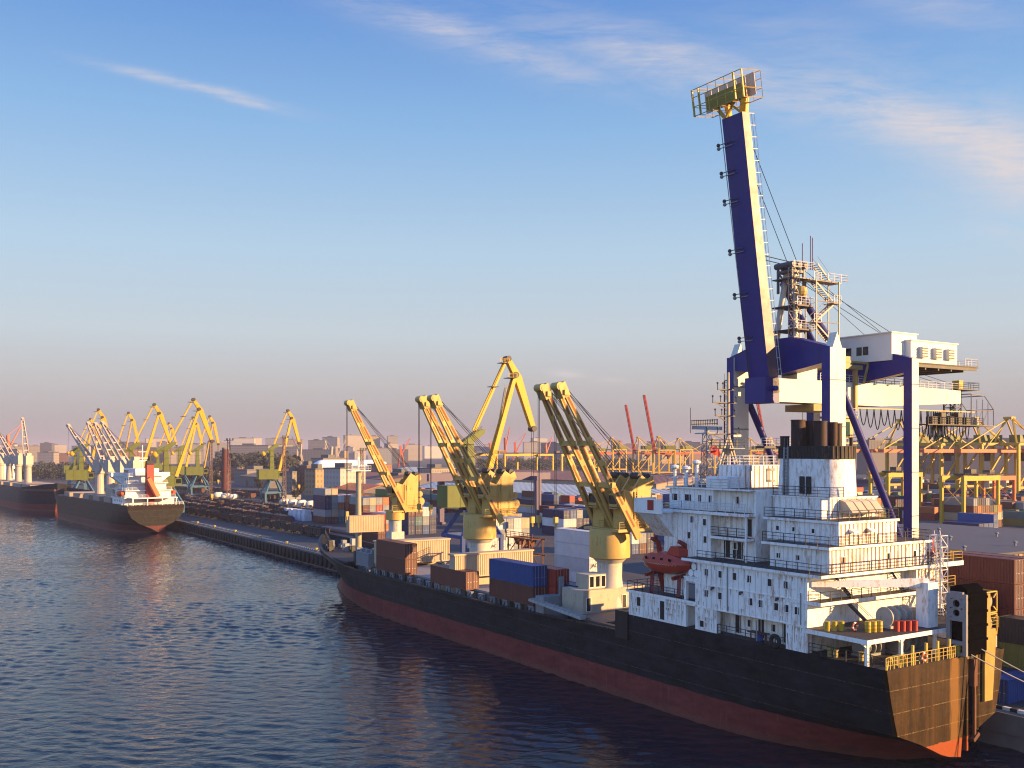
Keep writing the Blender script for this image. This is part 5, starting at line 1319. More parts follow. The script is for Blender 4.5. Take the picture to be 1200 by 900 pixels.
stack('orange stack by the violet gantry', 236, 92, [['dark red', 'orange', 'dark red'], ['grey', 'beige', 'orange'], ['white', 'grey', 'grey'], ['navy', 'grey']], h=2.7)
stack('mixed stack behind the violet gantry', 268, 104, [['navy', 'white'], ['grey', 'navy'], ['red', 'white', 'red'], ['pale blue', 'white', 'navy']], h=2.7)
stack('red stack behind the bow crane', 212, 36, [['dark red', 'brown', 'red'], ['brown', 'orange', 'grey'], ['dark red', 'brown', 'white']], h=2.9, fine=True)
stack('block left of the green crane house', 236, 58, [['navy', 'navy', 'dark red'], ['navy', 'teal', 'dark red'], ['blue', 'grey', 'white'], ['navy', 'navy', 'blue']], h=2.9)
stack('tall mixed stack beyond the bow', 295, 53, [['brown', 'grey', 'navy', 'navy', 'grey'], ['brown', 'beige', 'grey', 'grey', 'beige'], ['teal', 'grey', 'orange', 'white'], ['navy', 'dark red', 'red', 'orange'], ['dark red', 'dark red', 'grey', 'white']], h=2.6)
stack('maroon stack beyond the foremast', 272, 58, [['dark red', 'dark red', 'dark red', 'grey'], ['orange', 'red', 'grey', 'beige'], ['red', 'orange', 'red', 'grey'], ['navy', 'orange', 'grey', 'orange'], ['teal', 'dark red', 'orange', 'red', 'green']], h=2.6)
stack('back row right of the foremast', 300, 84, [['navy', 'grey', 'dark red'], ['dark red', 'orange', 'grey'], ['grey', 'red', 'orange'], ['navy', 'brown', 'red'], ['brown', 'navy', 'green']], h=2.6)
for q, (s, t) in enumerate(((352, 92), (366, 112), (330, 122), (345, 140))):
    rr = random.Random(40 + q)
    cs = [[rr.choice(['dark red', 'navy', 'brown', 'red', 'teal', 'grey', 'orange', 'black']) for _ in range(3)] for _ in range(4)]
    stack(['long dark row by the grey sheds', 'back row by the grey sheds', 'row before the blue warehouse end', 'far row before the blue warehouse', 'row behind the maroon stack'][q], s, t, cs, h=2.6, parts=False)
# right of the ship
stack('maroon wall right of the stern', 13.4, 25.2, [['dark red'] * 5, ['dark red', 'brown', 'dark red', 'dark red', 'brown'], ['brown', 'dark red', 'dark red', 'dark red']], h=2.9, fine=True)
stack('maroon stack beyond the stern wall', 26.5, 27.0, [['dark red'] * 4, ['brown', 'navy', 'dark red']], h=2.9, fine=True)
stack('green and brown stack at the stern', 1.2, 20.6, [['blue', 'blue', 'olive', 'dark red'], ['navy', 'blue', 'olive', 'dark red']], h=2.75, z0=3.5, fine=True) if False else None
for k, (c, z, h) in enumerate((('blue', 3.5, 2.6), ('olive', 6.2, 2.8), ('black', 9.0, 2.9))):
    container(c, 1.2, 21.9, z, ['blue container at the bottom of the stack right of the stern', 'olive green container in the middle of the stack right of the stern', 'dark brown container on top of the olive green one'][k], 'stack right of the stern', h=h)
container('blue', 4.0, 18.0, 3.5, 'blue container standing crosswise on the quay edge by the stern', None, ln=6.06, rz=R(-90), h=2.6)
def tank_container(s, t, z, label):
    o = thing('tank_container', label, 'tank container', W(s, t, z), TH, 'tank containers by the stern')
    mb = MB()
    for y in (-3.0, 3.0):
        for a_, b_ in (((-1.2, .1), (-1.2, 2.5)), ((1.2, .1), (1.2, 2.5)), ((-1.2, .1), (1.2, .1)), ((-1.2, 2.5), (1.2, 2.5)), ((-1.2, .2), (-.5, .8)), ((1.2, .2), (.5, .8)), ((-1.2, 2.4), (-.5, 1.8)), ((1.2, 2.4), (.5, 1.8))):
            mb.bar((a_[0], y, a_[1]), (b_[0], y, b_[1]), .12)
    for x in (-1.2, 1.2):
        for z_ in (.1, 2.5): mb.bar((x, -3, z_), (x, 3, z_), .12)
    mb.build('frame', RAILY, o)
    mb = MB(); prof = [(.2, -2.85), (.8, -2.7), (1.1, -2.4), (1.1, 2.4), (.8, 2.7), (.2, 2.85)]
    vs = []; n = 18
    for r, y in prof:
        for i in range(n): a_ = 2 * math.pi * i / n; vs.append((r * math.cos(a_), y, 1.3 + r * math.sin(a_)))
    mb.add(vs, [(j*n+i, j*n+(i+1)%n, (j+1)*n+(i+1)%n, (j+1)*n+i) for j in range(5) for i in range(n)] + [tuple(range(n)), tuple(5*n+i for i in range(n))]); mb.build('tank', M('tank metal', (.42, .36, .30), .4, var=.2, rust=.2), o, True)
    return o
container('white', 11.6, 21.3, 3.5, 'white container under the tank containers, bottom one', 'white containers under the tanks', ln=6.06, h=2.9); container('white', 11.6, 21.3, 6.4, 'white container under the tank containers, upper one', 'white containers under the tanks', ln=6.06, h=2.9)
tank_container(11.6, 21.3, 9.4, 'silver tank container in a yellow frame, lower one beside the maroon wall'); tank_container(11.6, 21.3, 12.0, 'silver tank container in a yellow frame, upper one beside the maroon wall')
stack('navy row before the grey flat roof', 52, 66, [['navy', 'navy', 'teal'], ['navy', 'navy', 'olive']], h=2.75)
stack('dark row under the flat roof edge', 39, 62, [['navy', 'dark red', 'black'], ['dark red', 'navy', 'navy']], h=2.75)
stack('blue row beyond the flat roof', 124, 196, [['navy', 'navy'], ['navy', 'blue'], ['teal', 'blue'], ['navy', 'blue', 'blue']], h=2.5)
stack('nearer blue row beyond the flat roof', 112, 172, [['navy'], ['dark red'], ['navy'], ['blue'], ['teal']], h=2.5)
stack('stack inside the yellow gantry', 151, 236.3, [['orange', 'beige', 'brown', 'grey'], ['orange', 'brown', 'orange', 'black'], ['beige', 'beige', 'brown', 'navy'], ['brown', 'orange', 'brown', 'grey'], ['orange', 'orange', 'black'], ['grey', 'brown', 'olive'], ['brown', 'beige', 'orange']], h=2.62, pitch=2.5, parts=False)
stack('dark stack left of the yellow gantry', 176, 226, [['dark red', 'black', 'black', 'dark red'], ['navy', 'dark red', 'black', 'navy'], ['orange', 'white', 'dark red', 'navy']], h=2.62, parts=False)
stack('mixed stack behind the blue leg', 170, 206, [['orange', 'red', 'orange', 'grey'], ['white', 'beige', 'grey', 'orange'], ['red', 'olive', 'teal', 'navy']], h=2.62, parts=False)
for q, (s, t) in enumerate(((196, 168), (216, 182), (236, 206), (262, 240))):
    rr = random.Random(140 + q)
    cs = [[rr.choice(['navy', 'grey', 'blue', 'dark red', 'orange', 'brown', 'grey', 'pale blue']) for _ in range(rr.choice((2, 3)))] for _ in range(4)]
    stack(['near rows seen past the funnel', 'second rows seen past the funnel', 'third rows seen past the funnel', 'farthest rows seen past the funnel', 'rows behind the orange gantry'][q], s, t, cs, h=2.6, parts=False)
# the rest of the yard, too many and too small to tell apart: one field of stacked containers
FCOL = list(CC); fm = [cmat(c) for c in FCOL]; rf_ = random.Random(99)
def field(name, label, zones):
    mb = MB()
    for (s0, s1, t0, t1, hi, dens) in zones:
        s = s0
        while s < s1:
            t = t0
            while t < t1:
                if rf_.random() < dens:
                    ln = rf_.choice((12.19, 12.19, 6.06)); k = rf_.randint(1, hi); c0 = rf_.choice(FCOL)
                    for q in range(k):
                        c = FCOL.index(c0 if rf_.random() < .35 else rf_.choice(['dark red', 'navy', 'blue', 'brown', 'grey', 'orange', 'red', 'white', 'teal', 'beige', 'dark red', 'navy']))
                        p = W(s, t, 0); mb.xf = Matrix.Translation(p) @ Matrix.Rotation(TH, 4, 'Z'); mb.box(-1.2, 1.2, -ln / 2, ln / 2, 3.5 + q * 2.62, 3.5 + q * 2.62 + 2.57, c)
                t += 2.62 if (int((t - t0) / 2.62) % 6) else 8.0
            s += 13.4
    mb.xf = None; o = mb.build(name, fm); tag(o, label, 'containers', kind='stuff')
field('container_field', 'distant mass of stacked containers across the yard', [(232, 330, 132, 172, 4, .85), (345, 420, 146, 172, 3, .8), (60, 140, 104, 172, 3, .55), (150, 235, 112, 176, 3, .8), (240, 330, 236, 330, 3, .8), (130, 240, 262, 400, 3, .7), (420, 560, 236, 330, 3, .5), (340, 640, 340, 520, 3, .45), (250, 330, 340, 520, 4, .5)])
# ------------------------------------------------------------------ yard gantries
def rtg(s, t, wt, ls, zt, mat, label, group=None, leg=.9, rz=0.0, cab=True):
    o = thing('yard_gantry', label, 'yard gantry', W(s, t, 3.5), TH + rz, group); h = zt - 3.5
    for x in (-wt/2, wt/2):
        for y in (-ls/2, ls/2):
            mb = MB(); mb.bar((x, y, 1.2), (x, y, h), leg, leg * 1.2); mb.box(x - .5, x + .5, y - 1.3, y + 1.3, .9, 1.4)
            for yy in (-.8, .8): mb.tube((x - .25, y + yy, .7), (x + .25, y + yy, .7), .7, n=12)
            mb.build('leg', mat, o)
        mb = MB(); mb.bar((x, -ls/2, 1.9), (x, ls/2, 1.9), .7); mb.bar((x, -ls/2, h - 1.0), (x, ls/2, h * .45), .2); mb.bar((x, ls/2, h - 1.0), (x, -ls/2, h * .45), .2); mb.build('side_frame', mat, o)
    for y in (-ls/2, ls/2):
        mb = MB(); mb.box(-wt/2 - .6, wt/2 + .6, y - .6, y + .6, h - .2, h + 1.5); mb.build('cross_beam', mat, o)
    mb = MB(); mb.box(-2.5, 2.5, -ls/2 - .6, ls/2 + .6, h + 1.5, h + 2.2); mb.box(-1.6, 1.6, -1.5, 1.5, h + 2.2, h + 3.8); mb.build('trolley', STEEL, o)
    if cab:
        mb = MB(); mb.box(2.6, 4.4, -ls/2 - 1.5, -ls/2 + .5, h - 2.8, h - .3); mb.build('operator_cab', CREAM, o)
        mb = MB(); mb.box(2.7, 4.3, -ls/2 - 1.54, -ls/2 - 1.5, h - 2.5, h - 1.2); mb.build('cab_window', GLASS, o)
    rail([(-wt/2, -ls/2 - .6, h + 1.5), (wt/2, -ls/2 - .6, h + 1.5)], parent=o, mat=STEEL, step=2, r=.06)
    return o
GY = M('gantry yellow', (.60, .37, .02), .5, var=.15, rust=.15, grime=.3)
rtg(151, 242.5, 21.0, 8.5, 20.5, GY, 'yellow tyred yard gantry straddling the mixed stack', 'yellow yard gantries')
rtg(196, 262, 21.0, 8.5, 20.5, GY, 'yellow tyred yard gantry standing behind the nearer one', 'yellow yard gantries')
rtg(186, 207, 18.0, 8.5, 20.0, GY, 'yellow yard gantry half hidden behind the blue crane leg', 'yellow yard gantries')
rtg(168, 282, 21.0, 8.5, 19.5, ORNG, 'orange tyred yard gantry at the right edge')
VIO = M('violet gantry paint', (.13, .10, .17), .5, var=.15, rust=.1)
o = thing('rail_gantry', 'violet rail mounted yard gantry between the stacks and the red roof', 'yard gantry', W(255, 118, 3.5), TH)
for x in (0, -30):
    for y in (-10, 10): mb = MB(); mb.bar((x, y, .8), (x, y, 16.6), 1.8, 1.5, 2.2, 1.8); mb.box(x - .7, x + .7, y - 2.2, y + 2.2, .1, .9); mb.build('leg', VIO, o)
    mb = MB(); mb.bar((x, -10, 6.5), (x, 10, 6.5), .7); mb.build('tie_beam', YEL, o)
for y in (-6, 6): mb = MB(); mb.box(-44, 8, y - .8, y + .8, 16.6, 19.2); mb.build('girder', VIO, o)
mb = MB(); mb.box(-1, 1, -11, 11, 16.4, 18.0); mb.box(-31, -29, -11, 11, 16.4, 18.0); mb.build('cross_beam', VIO, o)
mb = MB(); mb.box(-20, -14, -7, 7, 19.2, 20.2); mb.build('trolley', STEEL, o)
mb = MB(); mb.tube((-17, 0, 19), (-17, 0, 9), .08); mb.build('hoist_rope', CABLE, o)
# pale yellow gantry frames far beyond the red roof
for k, (s, t, w) in enumerate(((560, 350, 34), (610, 330, 30))):
    rtg(s, t, w, 60, 27, GY, ['far yellow open gantry frame above the red roof', 'far yellow gantry frame left of the first, above the red roof'][k], 'far yellow gantry frames', leg=1.2, cab=False)
# ------------------------------------------------------------------ yellow ship-to-shore cranes in the distance
def far_sts(x, y, rz, label, up=0, sc=1.0, boomcol=None, group='distant yellow ship-to-shore cranes'):
    o = thing('quay_crane', label, 'quay crane', (x, y, 3.5), rz, group); bc = boomcol or ORNG; S = sc
    for xx in (-9, 9):
        for yy in (-8, 8): mb = MB(); mb.bar((xx * S, yy * S, .5), (xx * S, yy * S, 33 * S), 1.4 * S); mb.build('leg', GY, o)
    mb = MB()
    for yy in (-8, 8):
        mb.bar((-9 * S, yy * S, 10 * S), (9 * S, yy * S, 10 * S), 1.2 * S); mb.bar((-9 * S, yy * S, 10.5 * S), (9 * S, yy * S, 32 * S), .8 * S)
        mb.bar((-9 * S, yy * S, 33 * S), (9 * S, yy * S, 33 * S), 1.4 * S)
    for xx in (-9, 9): mb.bar((xx * S, -8 * S, 33 * S), (xx * S, 8 * S, 33 * S), 1.5 * S); mb.bar((xx * S, -8 * S, 2 * S), (xx * S, 8 * S, 2 * S), 1.2 * S)
    mb.build('portal_frame', GY, o)
    mb = MB(); mb.box(-9 * S, 26 * S, -2.2 * S, 2.2 * S, 28.5 * S, 30.5 * S); mb.build('rear_girder', bc, o)
    mb = MB(); mb.box(-2 * S, 12 * S, -3.4 * S, 3.4 * S, 34 * S, 38 * S); mb.build('machinery_house', OLIVE, o)
    mb = MB()
    for yy in (-7, 7): mb.bar((-9 * S, yy * S, 33 * S), (-6 * S, yy * .3 * S, 47 * S), .9 * S); mb.bar((8 * S, yy * S, 33 * S), (-6 * S, yy * .3 * S, 47 * S), .7 * S)
    mb.box(-7.5 * S, -4.5 * S, -2.6 * S, 2.6 * S, 46.5 * S, 47.6 * S); mb.bar((-6 * S, 0, 47 * S), (25 * S, 0, 30.5 * S), .5 * S); mb.build('apex_frame', GY, o)
    mb = MB()
    if up:
        for yy in (-1.8, 1.8): mb.bar((-10 * S, yy * S, 30 * S), ((-10 - up * .2) * S, yy * S, (30 + up) * S), 1.3 * S, 1.8 * S)
        for k in range(10): f = k / 9; mb.bar(((-10 - up * .2 * f) * S, -1.8 * S, (30 + up * f) * S), ((-10 - up * .2 * f) * S, 1.8 * S, (30 + up * f) * S), .9 * S)
    else:
        mb.box(-44 * S, -9 * S, -2.2 * S, 2.2 * S, 28.5 * S, 30.3 * S)
    mb.build('boom', [REDP if up else bc], o)
    if not up:
        mb = MB(); mb.bar((-6 * S, 0, 47 * S), (-42 * S, 0, 30.5 * S), .5 * S); mb.bar((-6 * S, 0, 47 * S), (-24 * S, 0, 30.5 * S), .4 * S); mb.build('forestay', GY, o)
    mb = MB(); mb.box(3 * S, 7 * S, -2.6 * S, 2.6 * S, 26.6 * S, 28.5 * S); mb.box(4 * S, 6 * S, -1.5 * S, 1.5 * S, 23.8 * S, 26.6 * S); mb.build('trolley', STEEL, o)
    return o
def PX(u, Y): return (u - 600) * Y / 1150
for u, Y, lab, up, sc in ((778, 860, 'yellow quay crane with its red boom raised highest, right of two', 60, .84), (754, 900, 'yellow quay crane with its dark red boom raised, left of two', 52, .84),
                     (908, 930, 'distant yellow quay crane with raised boom behind the funnel', 56, .84), (884, 990, 'distant yellow quay crane with raised boom left of the funnel', 56, .84),
                     (1066, 520, 'yellow quay crane with orange girder behind the blue leg', 0, .93), (1103, 505, 'yellow quay crane with orange girder just right of the blue leg', 0, .93), (1150, 495, 'yellow quay crane with orange girder behind the yellow yard gantry', 0, .93), (1192, 490, 'yellow quay crane with orange girder at the right edge', 0, .93),
                     (722, 1000, 'faint yellow quay crane with orange girder behind the deck crane jibs', 0, .86), (700, 1150, 'faint distant yellow quay crane behind the deck crane jibs', 0, .8), (800, 1050, 'faint yellow quay crane with orange girder left of the radar mast', 0, .86), (840, 1100, 'faint yellow quay crane behind the ship mast', 0, .86)):
    far_sts(PX(u, Y), Y, R(14) if up else R(24), lab, up, sc)
# ------------------------------------------------------------------ level-luffing portal cranes
JY = M('luffing jib yellow', (.74, .41, .022), .5, var=.12, rust=.1, grime=.25)
def luffing(x, y, rz, label, sc=1.0, portal=STEELBLUE, lean=0.0, det=False, group='yellow luffing portal cranes along the quay'):
    o = thing('portal_crane', label, 'portal crane', (x, y, 3.45), rz, group); S = sc
    V = lambda a_, b_, c_: (a_ * S, b_ * S, c_ * S)
    mb = MB()
    for sx in (-1, 1):
        for sy in (-1, 1):
            mb.bar(V(sx*5.3, sy*5.3, .6), V(sx*5.3, sy*5.3, 5.4), .9*S); mb.bar(V(sx*5.3, sy*5.3, 5.0), V(sx*1.9, sy*1.9, 11.6), .85*S); mb.box(sx*5.3*S - .6*S, sx*5.3*S + .6*S, (sy*5.3-1.6)*S, (sy*5.3+1.6)*S, 0.02, .8*S)
    for e in (-1, 1):
        mb.bar(V(-5.3, e*5.3, 5.0), V(5.3, e*5.3, 5.0), .8*S); mb.bar(V(e*5.3, -5.3, 5.0), V(e*5.3, 5.3, 5.0), .8*S)
    mb.build('portal', portal, o)
    mb = MB(); mb.lathe([(2.6*S, 11.3*S), (2.8*S, 11.6*S), (2.8*S, 12.2*S)], n=18); mb.build('slewing_ring', STEEL, o)
    mb = MB(); mb.box(-8.2*S, 2.2*S, -2.9*S, 2.9*S, 12.2*S, 17.2*S); mb.box(-8.3*S, 2.3*S, -3.0*S, 3.0*S, 17.2*S, 17.5*S); mb.box(-4.6*S, -4.3*S, -2.97*S, 2.97*S, 12.3*S, 17.1*S)
    h = mb.build('machinery_house', OLIVE, o)
    mb = MB(); mb.box(2.4*S, 5.0*S, -2.6*S, -.4*S, 13*S, 16*S); cb = mb.build('operator_cab', OLIVE, o)
    mb = MB(); mb.box(5.0*S, 5.05*S, -2.4*S, -.6*S, 13.8*S, 15.6*S); mb.box(2.8*S, 4.8*S, -2.65*S, -2.6*S, 13.8*S, 15.6*S); mb.build('cab_window', GLASS, cb)
    mb = MB()
    mb.bar(V(-.8, 0, 17.3), V(-.9, 0, 29.0), 2.3*S, 2.8*S, 1.7*S, 2.0*S)
    mb.prism([(-5.0*S, 26.6*S), (-4.7*S, 25.8*S), (.4*S, 28.2*S), (3.0*S, 30.2*S), (3.4*S, 31.3*S), (1.0*S, 31.0*S)], -.9*S, .9*S, 'y')
    for k in range(4): mb.box(-2.4*S, 1.0*S, -1.6*S, 1.6*S, (18.5 + 3*k)*S, (18.62 + 3*k)*S)
    mb.build('mast', OLIVE, o)
    mb = MB(); mb.ball(V(-5.2, 0, 25.9), 1.3*S, 10, 6); mb.build('counterweight', JY, o)
    jt = (10.0 + lean, 0, 45.2); apx = (8.0 + lean * .9, 0, 49.2); tip = (14.2 + lean * 1.5, 0, 31.6)
    mb = MB()
    for e in (-.75, .75): mb.bar(V(3.2, e, 16.6), V(jt[0], e * .7, jt[2]), .55*S, 1.35*S, .4*S, .95*S)
    for k in range(9):
        f = .06 + k * .1; mb.bar(V(lerp(3.2, jt[0], f), -.7, lerp(16.6, jt[2], f)), V(lerp(3.2, jt[0], f), .7, lerp(16.6, jt[2], f)), .9*S)
    mb.build('jib', JY, o)
    mb = MB()
    for e in (-.6, .6): mb.bar(V(.6, e, 31.0), V(apx[0] - .2, e * .7, apx[2]), .38*S, .55*S)
    mb.build('tie_rod', JY, o)
    mb = MB()
    mb.prism([(apx[0]*S - .6*S, apx[2]*S), (apx[0]*S + .4*S, (apx[2]+.4)*S), ((jt[0]+1.7)*S, (jt[2]-.3)*S), ((tip[0]+.7)*S, tip[2]*S), ((tip[0]-.5)*S, (tip[2]-.3)*S), ((jt[0]+.3)*S, (jt[2]-2.2)*S), ((jt[0]-.8)*S, (jt[2]+.3)*S)], -.7*S, .7*S, 'y')
    mb.build('fly_jib', JY, o)
    mb = MB()
    for p in (apx, tip, jt): mb = MB(); mb.tube(V(p[0], -1.1, p[2]), V(p[0], 1.1, p[2]), .75*S, n=12); mb.build('sheave', STEEL, o)
    mb = MB(); mb.box((jt[0]-2.4)*S, (jt[0]-.2)*S, -1.5*S, 1.5*S, (jt[2]-.9)*S, (jt[2]-.75)*S); mb.build('service_platform', STEEL, o)
    mb = MB(); mb.box((apx[0]-2.2)*S, apx[0]*S, -1.2*S, 1.2*S, (apx[2]-1.2)*S, (apx[2]-1.05)*S); mb.build('service_platform', STEEL, o)
    mb = MB(); mb.box(lerp(.6, apx[0], .6)*S - 1.3*S, lerp(.6, apx[0], .6)*S + .8*S, -1.2*S, 1.2*S, lerp(31, apx[2], .6)*S, (lerp(31, apx[2], .6)+.15)*S); mb.build('service_platform', STEEL, o)
    mb = MB()
    for e in (-.3, .3): mb.tube(V(tip[0] + e, 0, tip[2]), V(tip[0] + e, 0, 9), .07, n=4)
    mb.tube(V(1.5, .3, 31), V(apx[0], .3, apx[2] + .6), .06, n=4); mb.build('hoist_rope', CABLE, o)
    mb = MB(); mb.box((tip[0]-.5)*S, (tip[0]+.5)*S, -.4*S, .4*S, 7.4*S, 9*S); mb.tube(V(tip[0], 0, 7.4), V(tip[0], 0, 6.4), .2*S); mb.build('hook_block', YEL, o)
    if det:
        rail([V(5.6, -1.3, 25), V(8.6, -1.3, 25)], parent=o, mat=YEL, r=.05); rail([V(-5, -1.5, 26.8), V(2, -1.5, 31)], parent=o, mat=OLIVE, r=.05); rail([V(apx[0]-2.6, -1.2, apx[2]-1), V(apx[0], -1.2, apx[2]-1)], parent=o, mat=YEL, r=.05); rail([V(jt[0]-2.6, -1.5, jt[2]-.8), V(jt[0], -1.5, jt[2]-.8)], parent=o, mat=YEL, r=.05)
        mb = MB(); ladder(mb, V(4.9, 0, 18), V(9.6, 0, 42), 1.0, 40, (0, 1, 0)); mb.build('ladder', YEL, o)
    return o
DKBLUE = M('portal dark blue', (.02, .06, .24), .5, var=.2, rust=.12)
luffing(-10.5, 258, R(30), 'yellow luffing portal crane on a blue portal behind the middle deck crane', 1.06, DKBLUE, 2.2, True)
luffing(PX(320, 527), 527, R(28), 'yellow luffing portal crane standing alone among the rail wagons', 1.0)
for u, Y, ln, lab in ((97, 515, -2, 'leftmost yellow luffing crane behind the black hulled ship'), (90, 668, -1, 'smaller yellow luffing crane behind the leftmost one'), (136, 562, -3, 'yellow luffing crane with narrow jib right of the leftmost pair'), (156, 458, 0, 'yellow luffing crane left of the red funnel'),
                   (197, 412, 1, 'tallest yellow luffing crane above the red funnel'), (186, 773, -2, 'small yellow luffing crane far behind the tallest one'), (212, 640, -2, 'yellow luffing crane behind the tallest one on its right'), (233, 618, -3, 'rightmost yellow luffing crane of the left group')):
    luffing(PX(u, Y), Y, R(28), lab, 1.0, lean=ln + 1.5)
# ------------------------------------------------------------------ lighting masts, chimney
def light_mast(u, Y, zt, label, lat=True, w=1.6, name='lighting_mast'):
    o = thing(name, label, 'lighting mast', (PX(u, Y), Y, 3.4), TH)
    mb = MB(); lattice(mb, (0, 0, 0), (0, 0, zt - 3.4), w, w * .6, 16, .12 if Y > 300 else .07); mb.build('mast', M('mast rust', (.24, .16, .12), .6, var=.2, rust=.3), o)
    mb = MB(); mb.box(-w, w, -w, w, zt - 3.4, zt - 3.2)
    for k in (-1, 0, 1): mb.box(k * w * .8 - .4, k * w * .8 + .4, -w - .3, -w, zt - 3.2, zt - 2.2)
    mb.build('lamp_head', STEEL, o); return o
light_mast(333, 470, 37, 'lattice lighting mast beside the lone luffing crane'); light_mast(247, 560, 36, 'lattice lighting mast right of the left crane group'); light_mast(268, 540, 36.5, 'grey lattice lighting mast beside the brick chimney', w=2.0)
light_mast(424, 430, 31, 'thin lattice mast behind the foremast of the ship'); light_mast(826, 560, 34, 'lattice mast behind the radar mast'); light_mast(1017, 640, 26, 'lattice mast behind the slanting brace of the blue crane')
o = thing('chimney', 'dark red brick chimney beside the grey lattice mast', 'chimney', (PX(264, 600), 600, 3.4)); mb = MB(); mb.lathe([(2.6, 0), (1.9, 29)], n=16); mb.build('shaft', M('chimney brick', (.16, .05, .04), .8, var=.25), o, True); mb = MB(); mb.lathe([(2.1, 28.4), (2.1, 29.4), (1.6, 29.4)], n=16); mb.build('rim', CONC, o)
# ------------------------------------------------------------------ railway wagons and goods on the left quay
WB = M('wagon dark', (.055, .04, .036), .7, var=.3, rust=.25); WR = M('wagon brown', (.13, .05, .04), .7, var=.3, rust=.2); COAL = M('coal', (.018, .017, .017), .9, var=.4, bump=.8, bscale=1.5); TIMB = M('timber', (.30, .19, .11), .8, var=.3, bump=.4); SCRAP = M('scrap metal', (.12, .08, .06), .7, metal=.3, var=.6, scale=1.5, bump=1.0, bscale=1.0)
def wagon_meshes(mat):
    mb = MB(); mb.box(-1.5, 1.5, -6.4, 6.4, 1.1, 1.35); mb.box(-1.5, -1.4, -6.4, 6.4, 1.35, 3.2); mb.box(1.4, 1.5, -6.4, 6.4, 1.35, 3.2); mb.box(-1.4, 1.4, -6.4, -6.3, 1.35, 3.2); mb.box(-1.4, 1.4, 6.3, 6.4, 1.35, 3.2)
    for k in range(9):
        y = -6.2 + k * 1.55
        for sx in (-1, 1): mb.box(sx * 1.5, sx * 1.62, y - .08, y + .08, 1.2, 3.2)
    for sx in (-1, 1): mb.box(sx * 1.5, sx * 1.63, -6.4, 6.4, 3.1, 3.25)
    body = mb.mesh('body', mat)
    mb = MB()
    for y in (-5.2, -3.5, 3.5, 5.2):
        for sx in (-.78, .78): mb.tube((sx - .07, y, .5), (sx + .07, y, .5), .46, n=12)
        mb.tube((-.8, y, .5), (.8, y, .5), .09)
    for y in (-4.35, 4.35): mb.box(-1.0, 1.0, y - 1.3, y + 1.3, .55, 1.0)
    return body, mb.mesh('bogie', STEEL)
WM = [wagon_meshes(WB), wagon_meshes(WR)]
LM = []
for mt in (COAL, TIMB, SCRAP):
    mb = MB(); rr = random.Random(3)
    nx_, ny_ = 5, 14; vs = []
    for j in range(ny_):
        for i in range(nx_):
            ed = (i in (0, nx_ - 1)) or (j in (0, ny_ - 1)); vs.append((-1.38 + 2.76 * i / (nx_ - 1), -6.28 + 12.56 * j / (ny_ - 1), 2.5 if ed else 2.9 + rr.random() * .9))
    mb.add(vs, [(j*nx_+i, j*nx_+i+1, (j+1)*nx_+i+1, (j+1)*nx_+i) for j in range(ny_ - 1) for i in range(nx_ - 1)]); LM.append(mb.mesh('load', mt))
rw = random.Random(11)
LN = ['coal', 'timber', 'scrap']
def wagon(s, t, rz, kind, load, label, group):
    o = thing('rail_wagon', label, 'rail wagon', W(s, t, 3.46), TH + rz, group)
    link('body', WM[kind][0], o); link('bogie', WM[kind][1], o)
    if load is not None: link('load', LM[load], o)
    return o
for i in range(12):
    s = 238 + i * 14.2; t = 28.5 - (s - 240) * .035
    wagon(s, t, .035, 0, 0, 'dark coal wagon, ' + ('nearest the ship bow' if i == 0 else COLS[min(i, 8)] + ' from the bow end' if i < 9 else 'far end') + ' in the train on the quay edge', 'coal wagons along the quay edge')
for r_, (t, s0, s1) in enumerate(((39, 300, 520), (50, 330, 560), (58, 300, 600), (66, 320, 620), (100, 470, 640), (112, 480, 680))):
    s = s0
    while s < s1:
        if rw.random() < .82:
            ld = rw.choice((0, 1, 2, 2, 1, None))
            wagon(s, t - (s - 300) * .05, .05, rw.choice((0, 1)), ld, f"{'brown' if False else 'open'} rail wagon {'loaded with ' + LN[ld] if ld is not None else 'standing empty'} in siding row {COLS[r_]} from the quay", f'wagons in siding row {COLS[r_]}')
        s += 14.4
TWm = M('tank white', (.62, .58, .52), .45, var=.1, rust=.15)
for i in range(7):
    s = (404, 396, 388, 380, 470, 484, 498)[i]; t = 77 + (i % 4) * 1.4 if i < 4 else 72
    o = thing('tank_wagon', ('white tank wagon, ' + COLS[i] + ' from the lone crane foot') if i < 4 else ('white tank wagon, ' + COLS[i - 4] + ' of the far three left of the lone crane'), 'tank wagon', W(s, t, 3.46), TH - R(38), 'white tank wagons'); mb = MB(); mb.v = []; n = 14
    prof = [(.3, -4.2), (1.2, -3.9), (1.5, -3.4), (1.5, 3.4), (1.2, 3.9), (.3, 4.2)]; vs = [(r * math.cos(2*math.pi*k/n), y, 2.6 + r * math.sin(2*math.pi*k/n)) for r, y in prof for k in range(n)]
    mb.add(vs, [(j*n+k, j*n+(k+1)%n, (j+1)*n+(k+1)%n, (j+1)*n+k) for j in range(5) for k in range(n)] + [tuple(range(n)), tuple(5*n+k for k in range(n))]); mb.build('tank', TWm, o, True); link('bogie', WM[0][1], o)
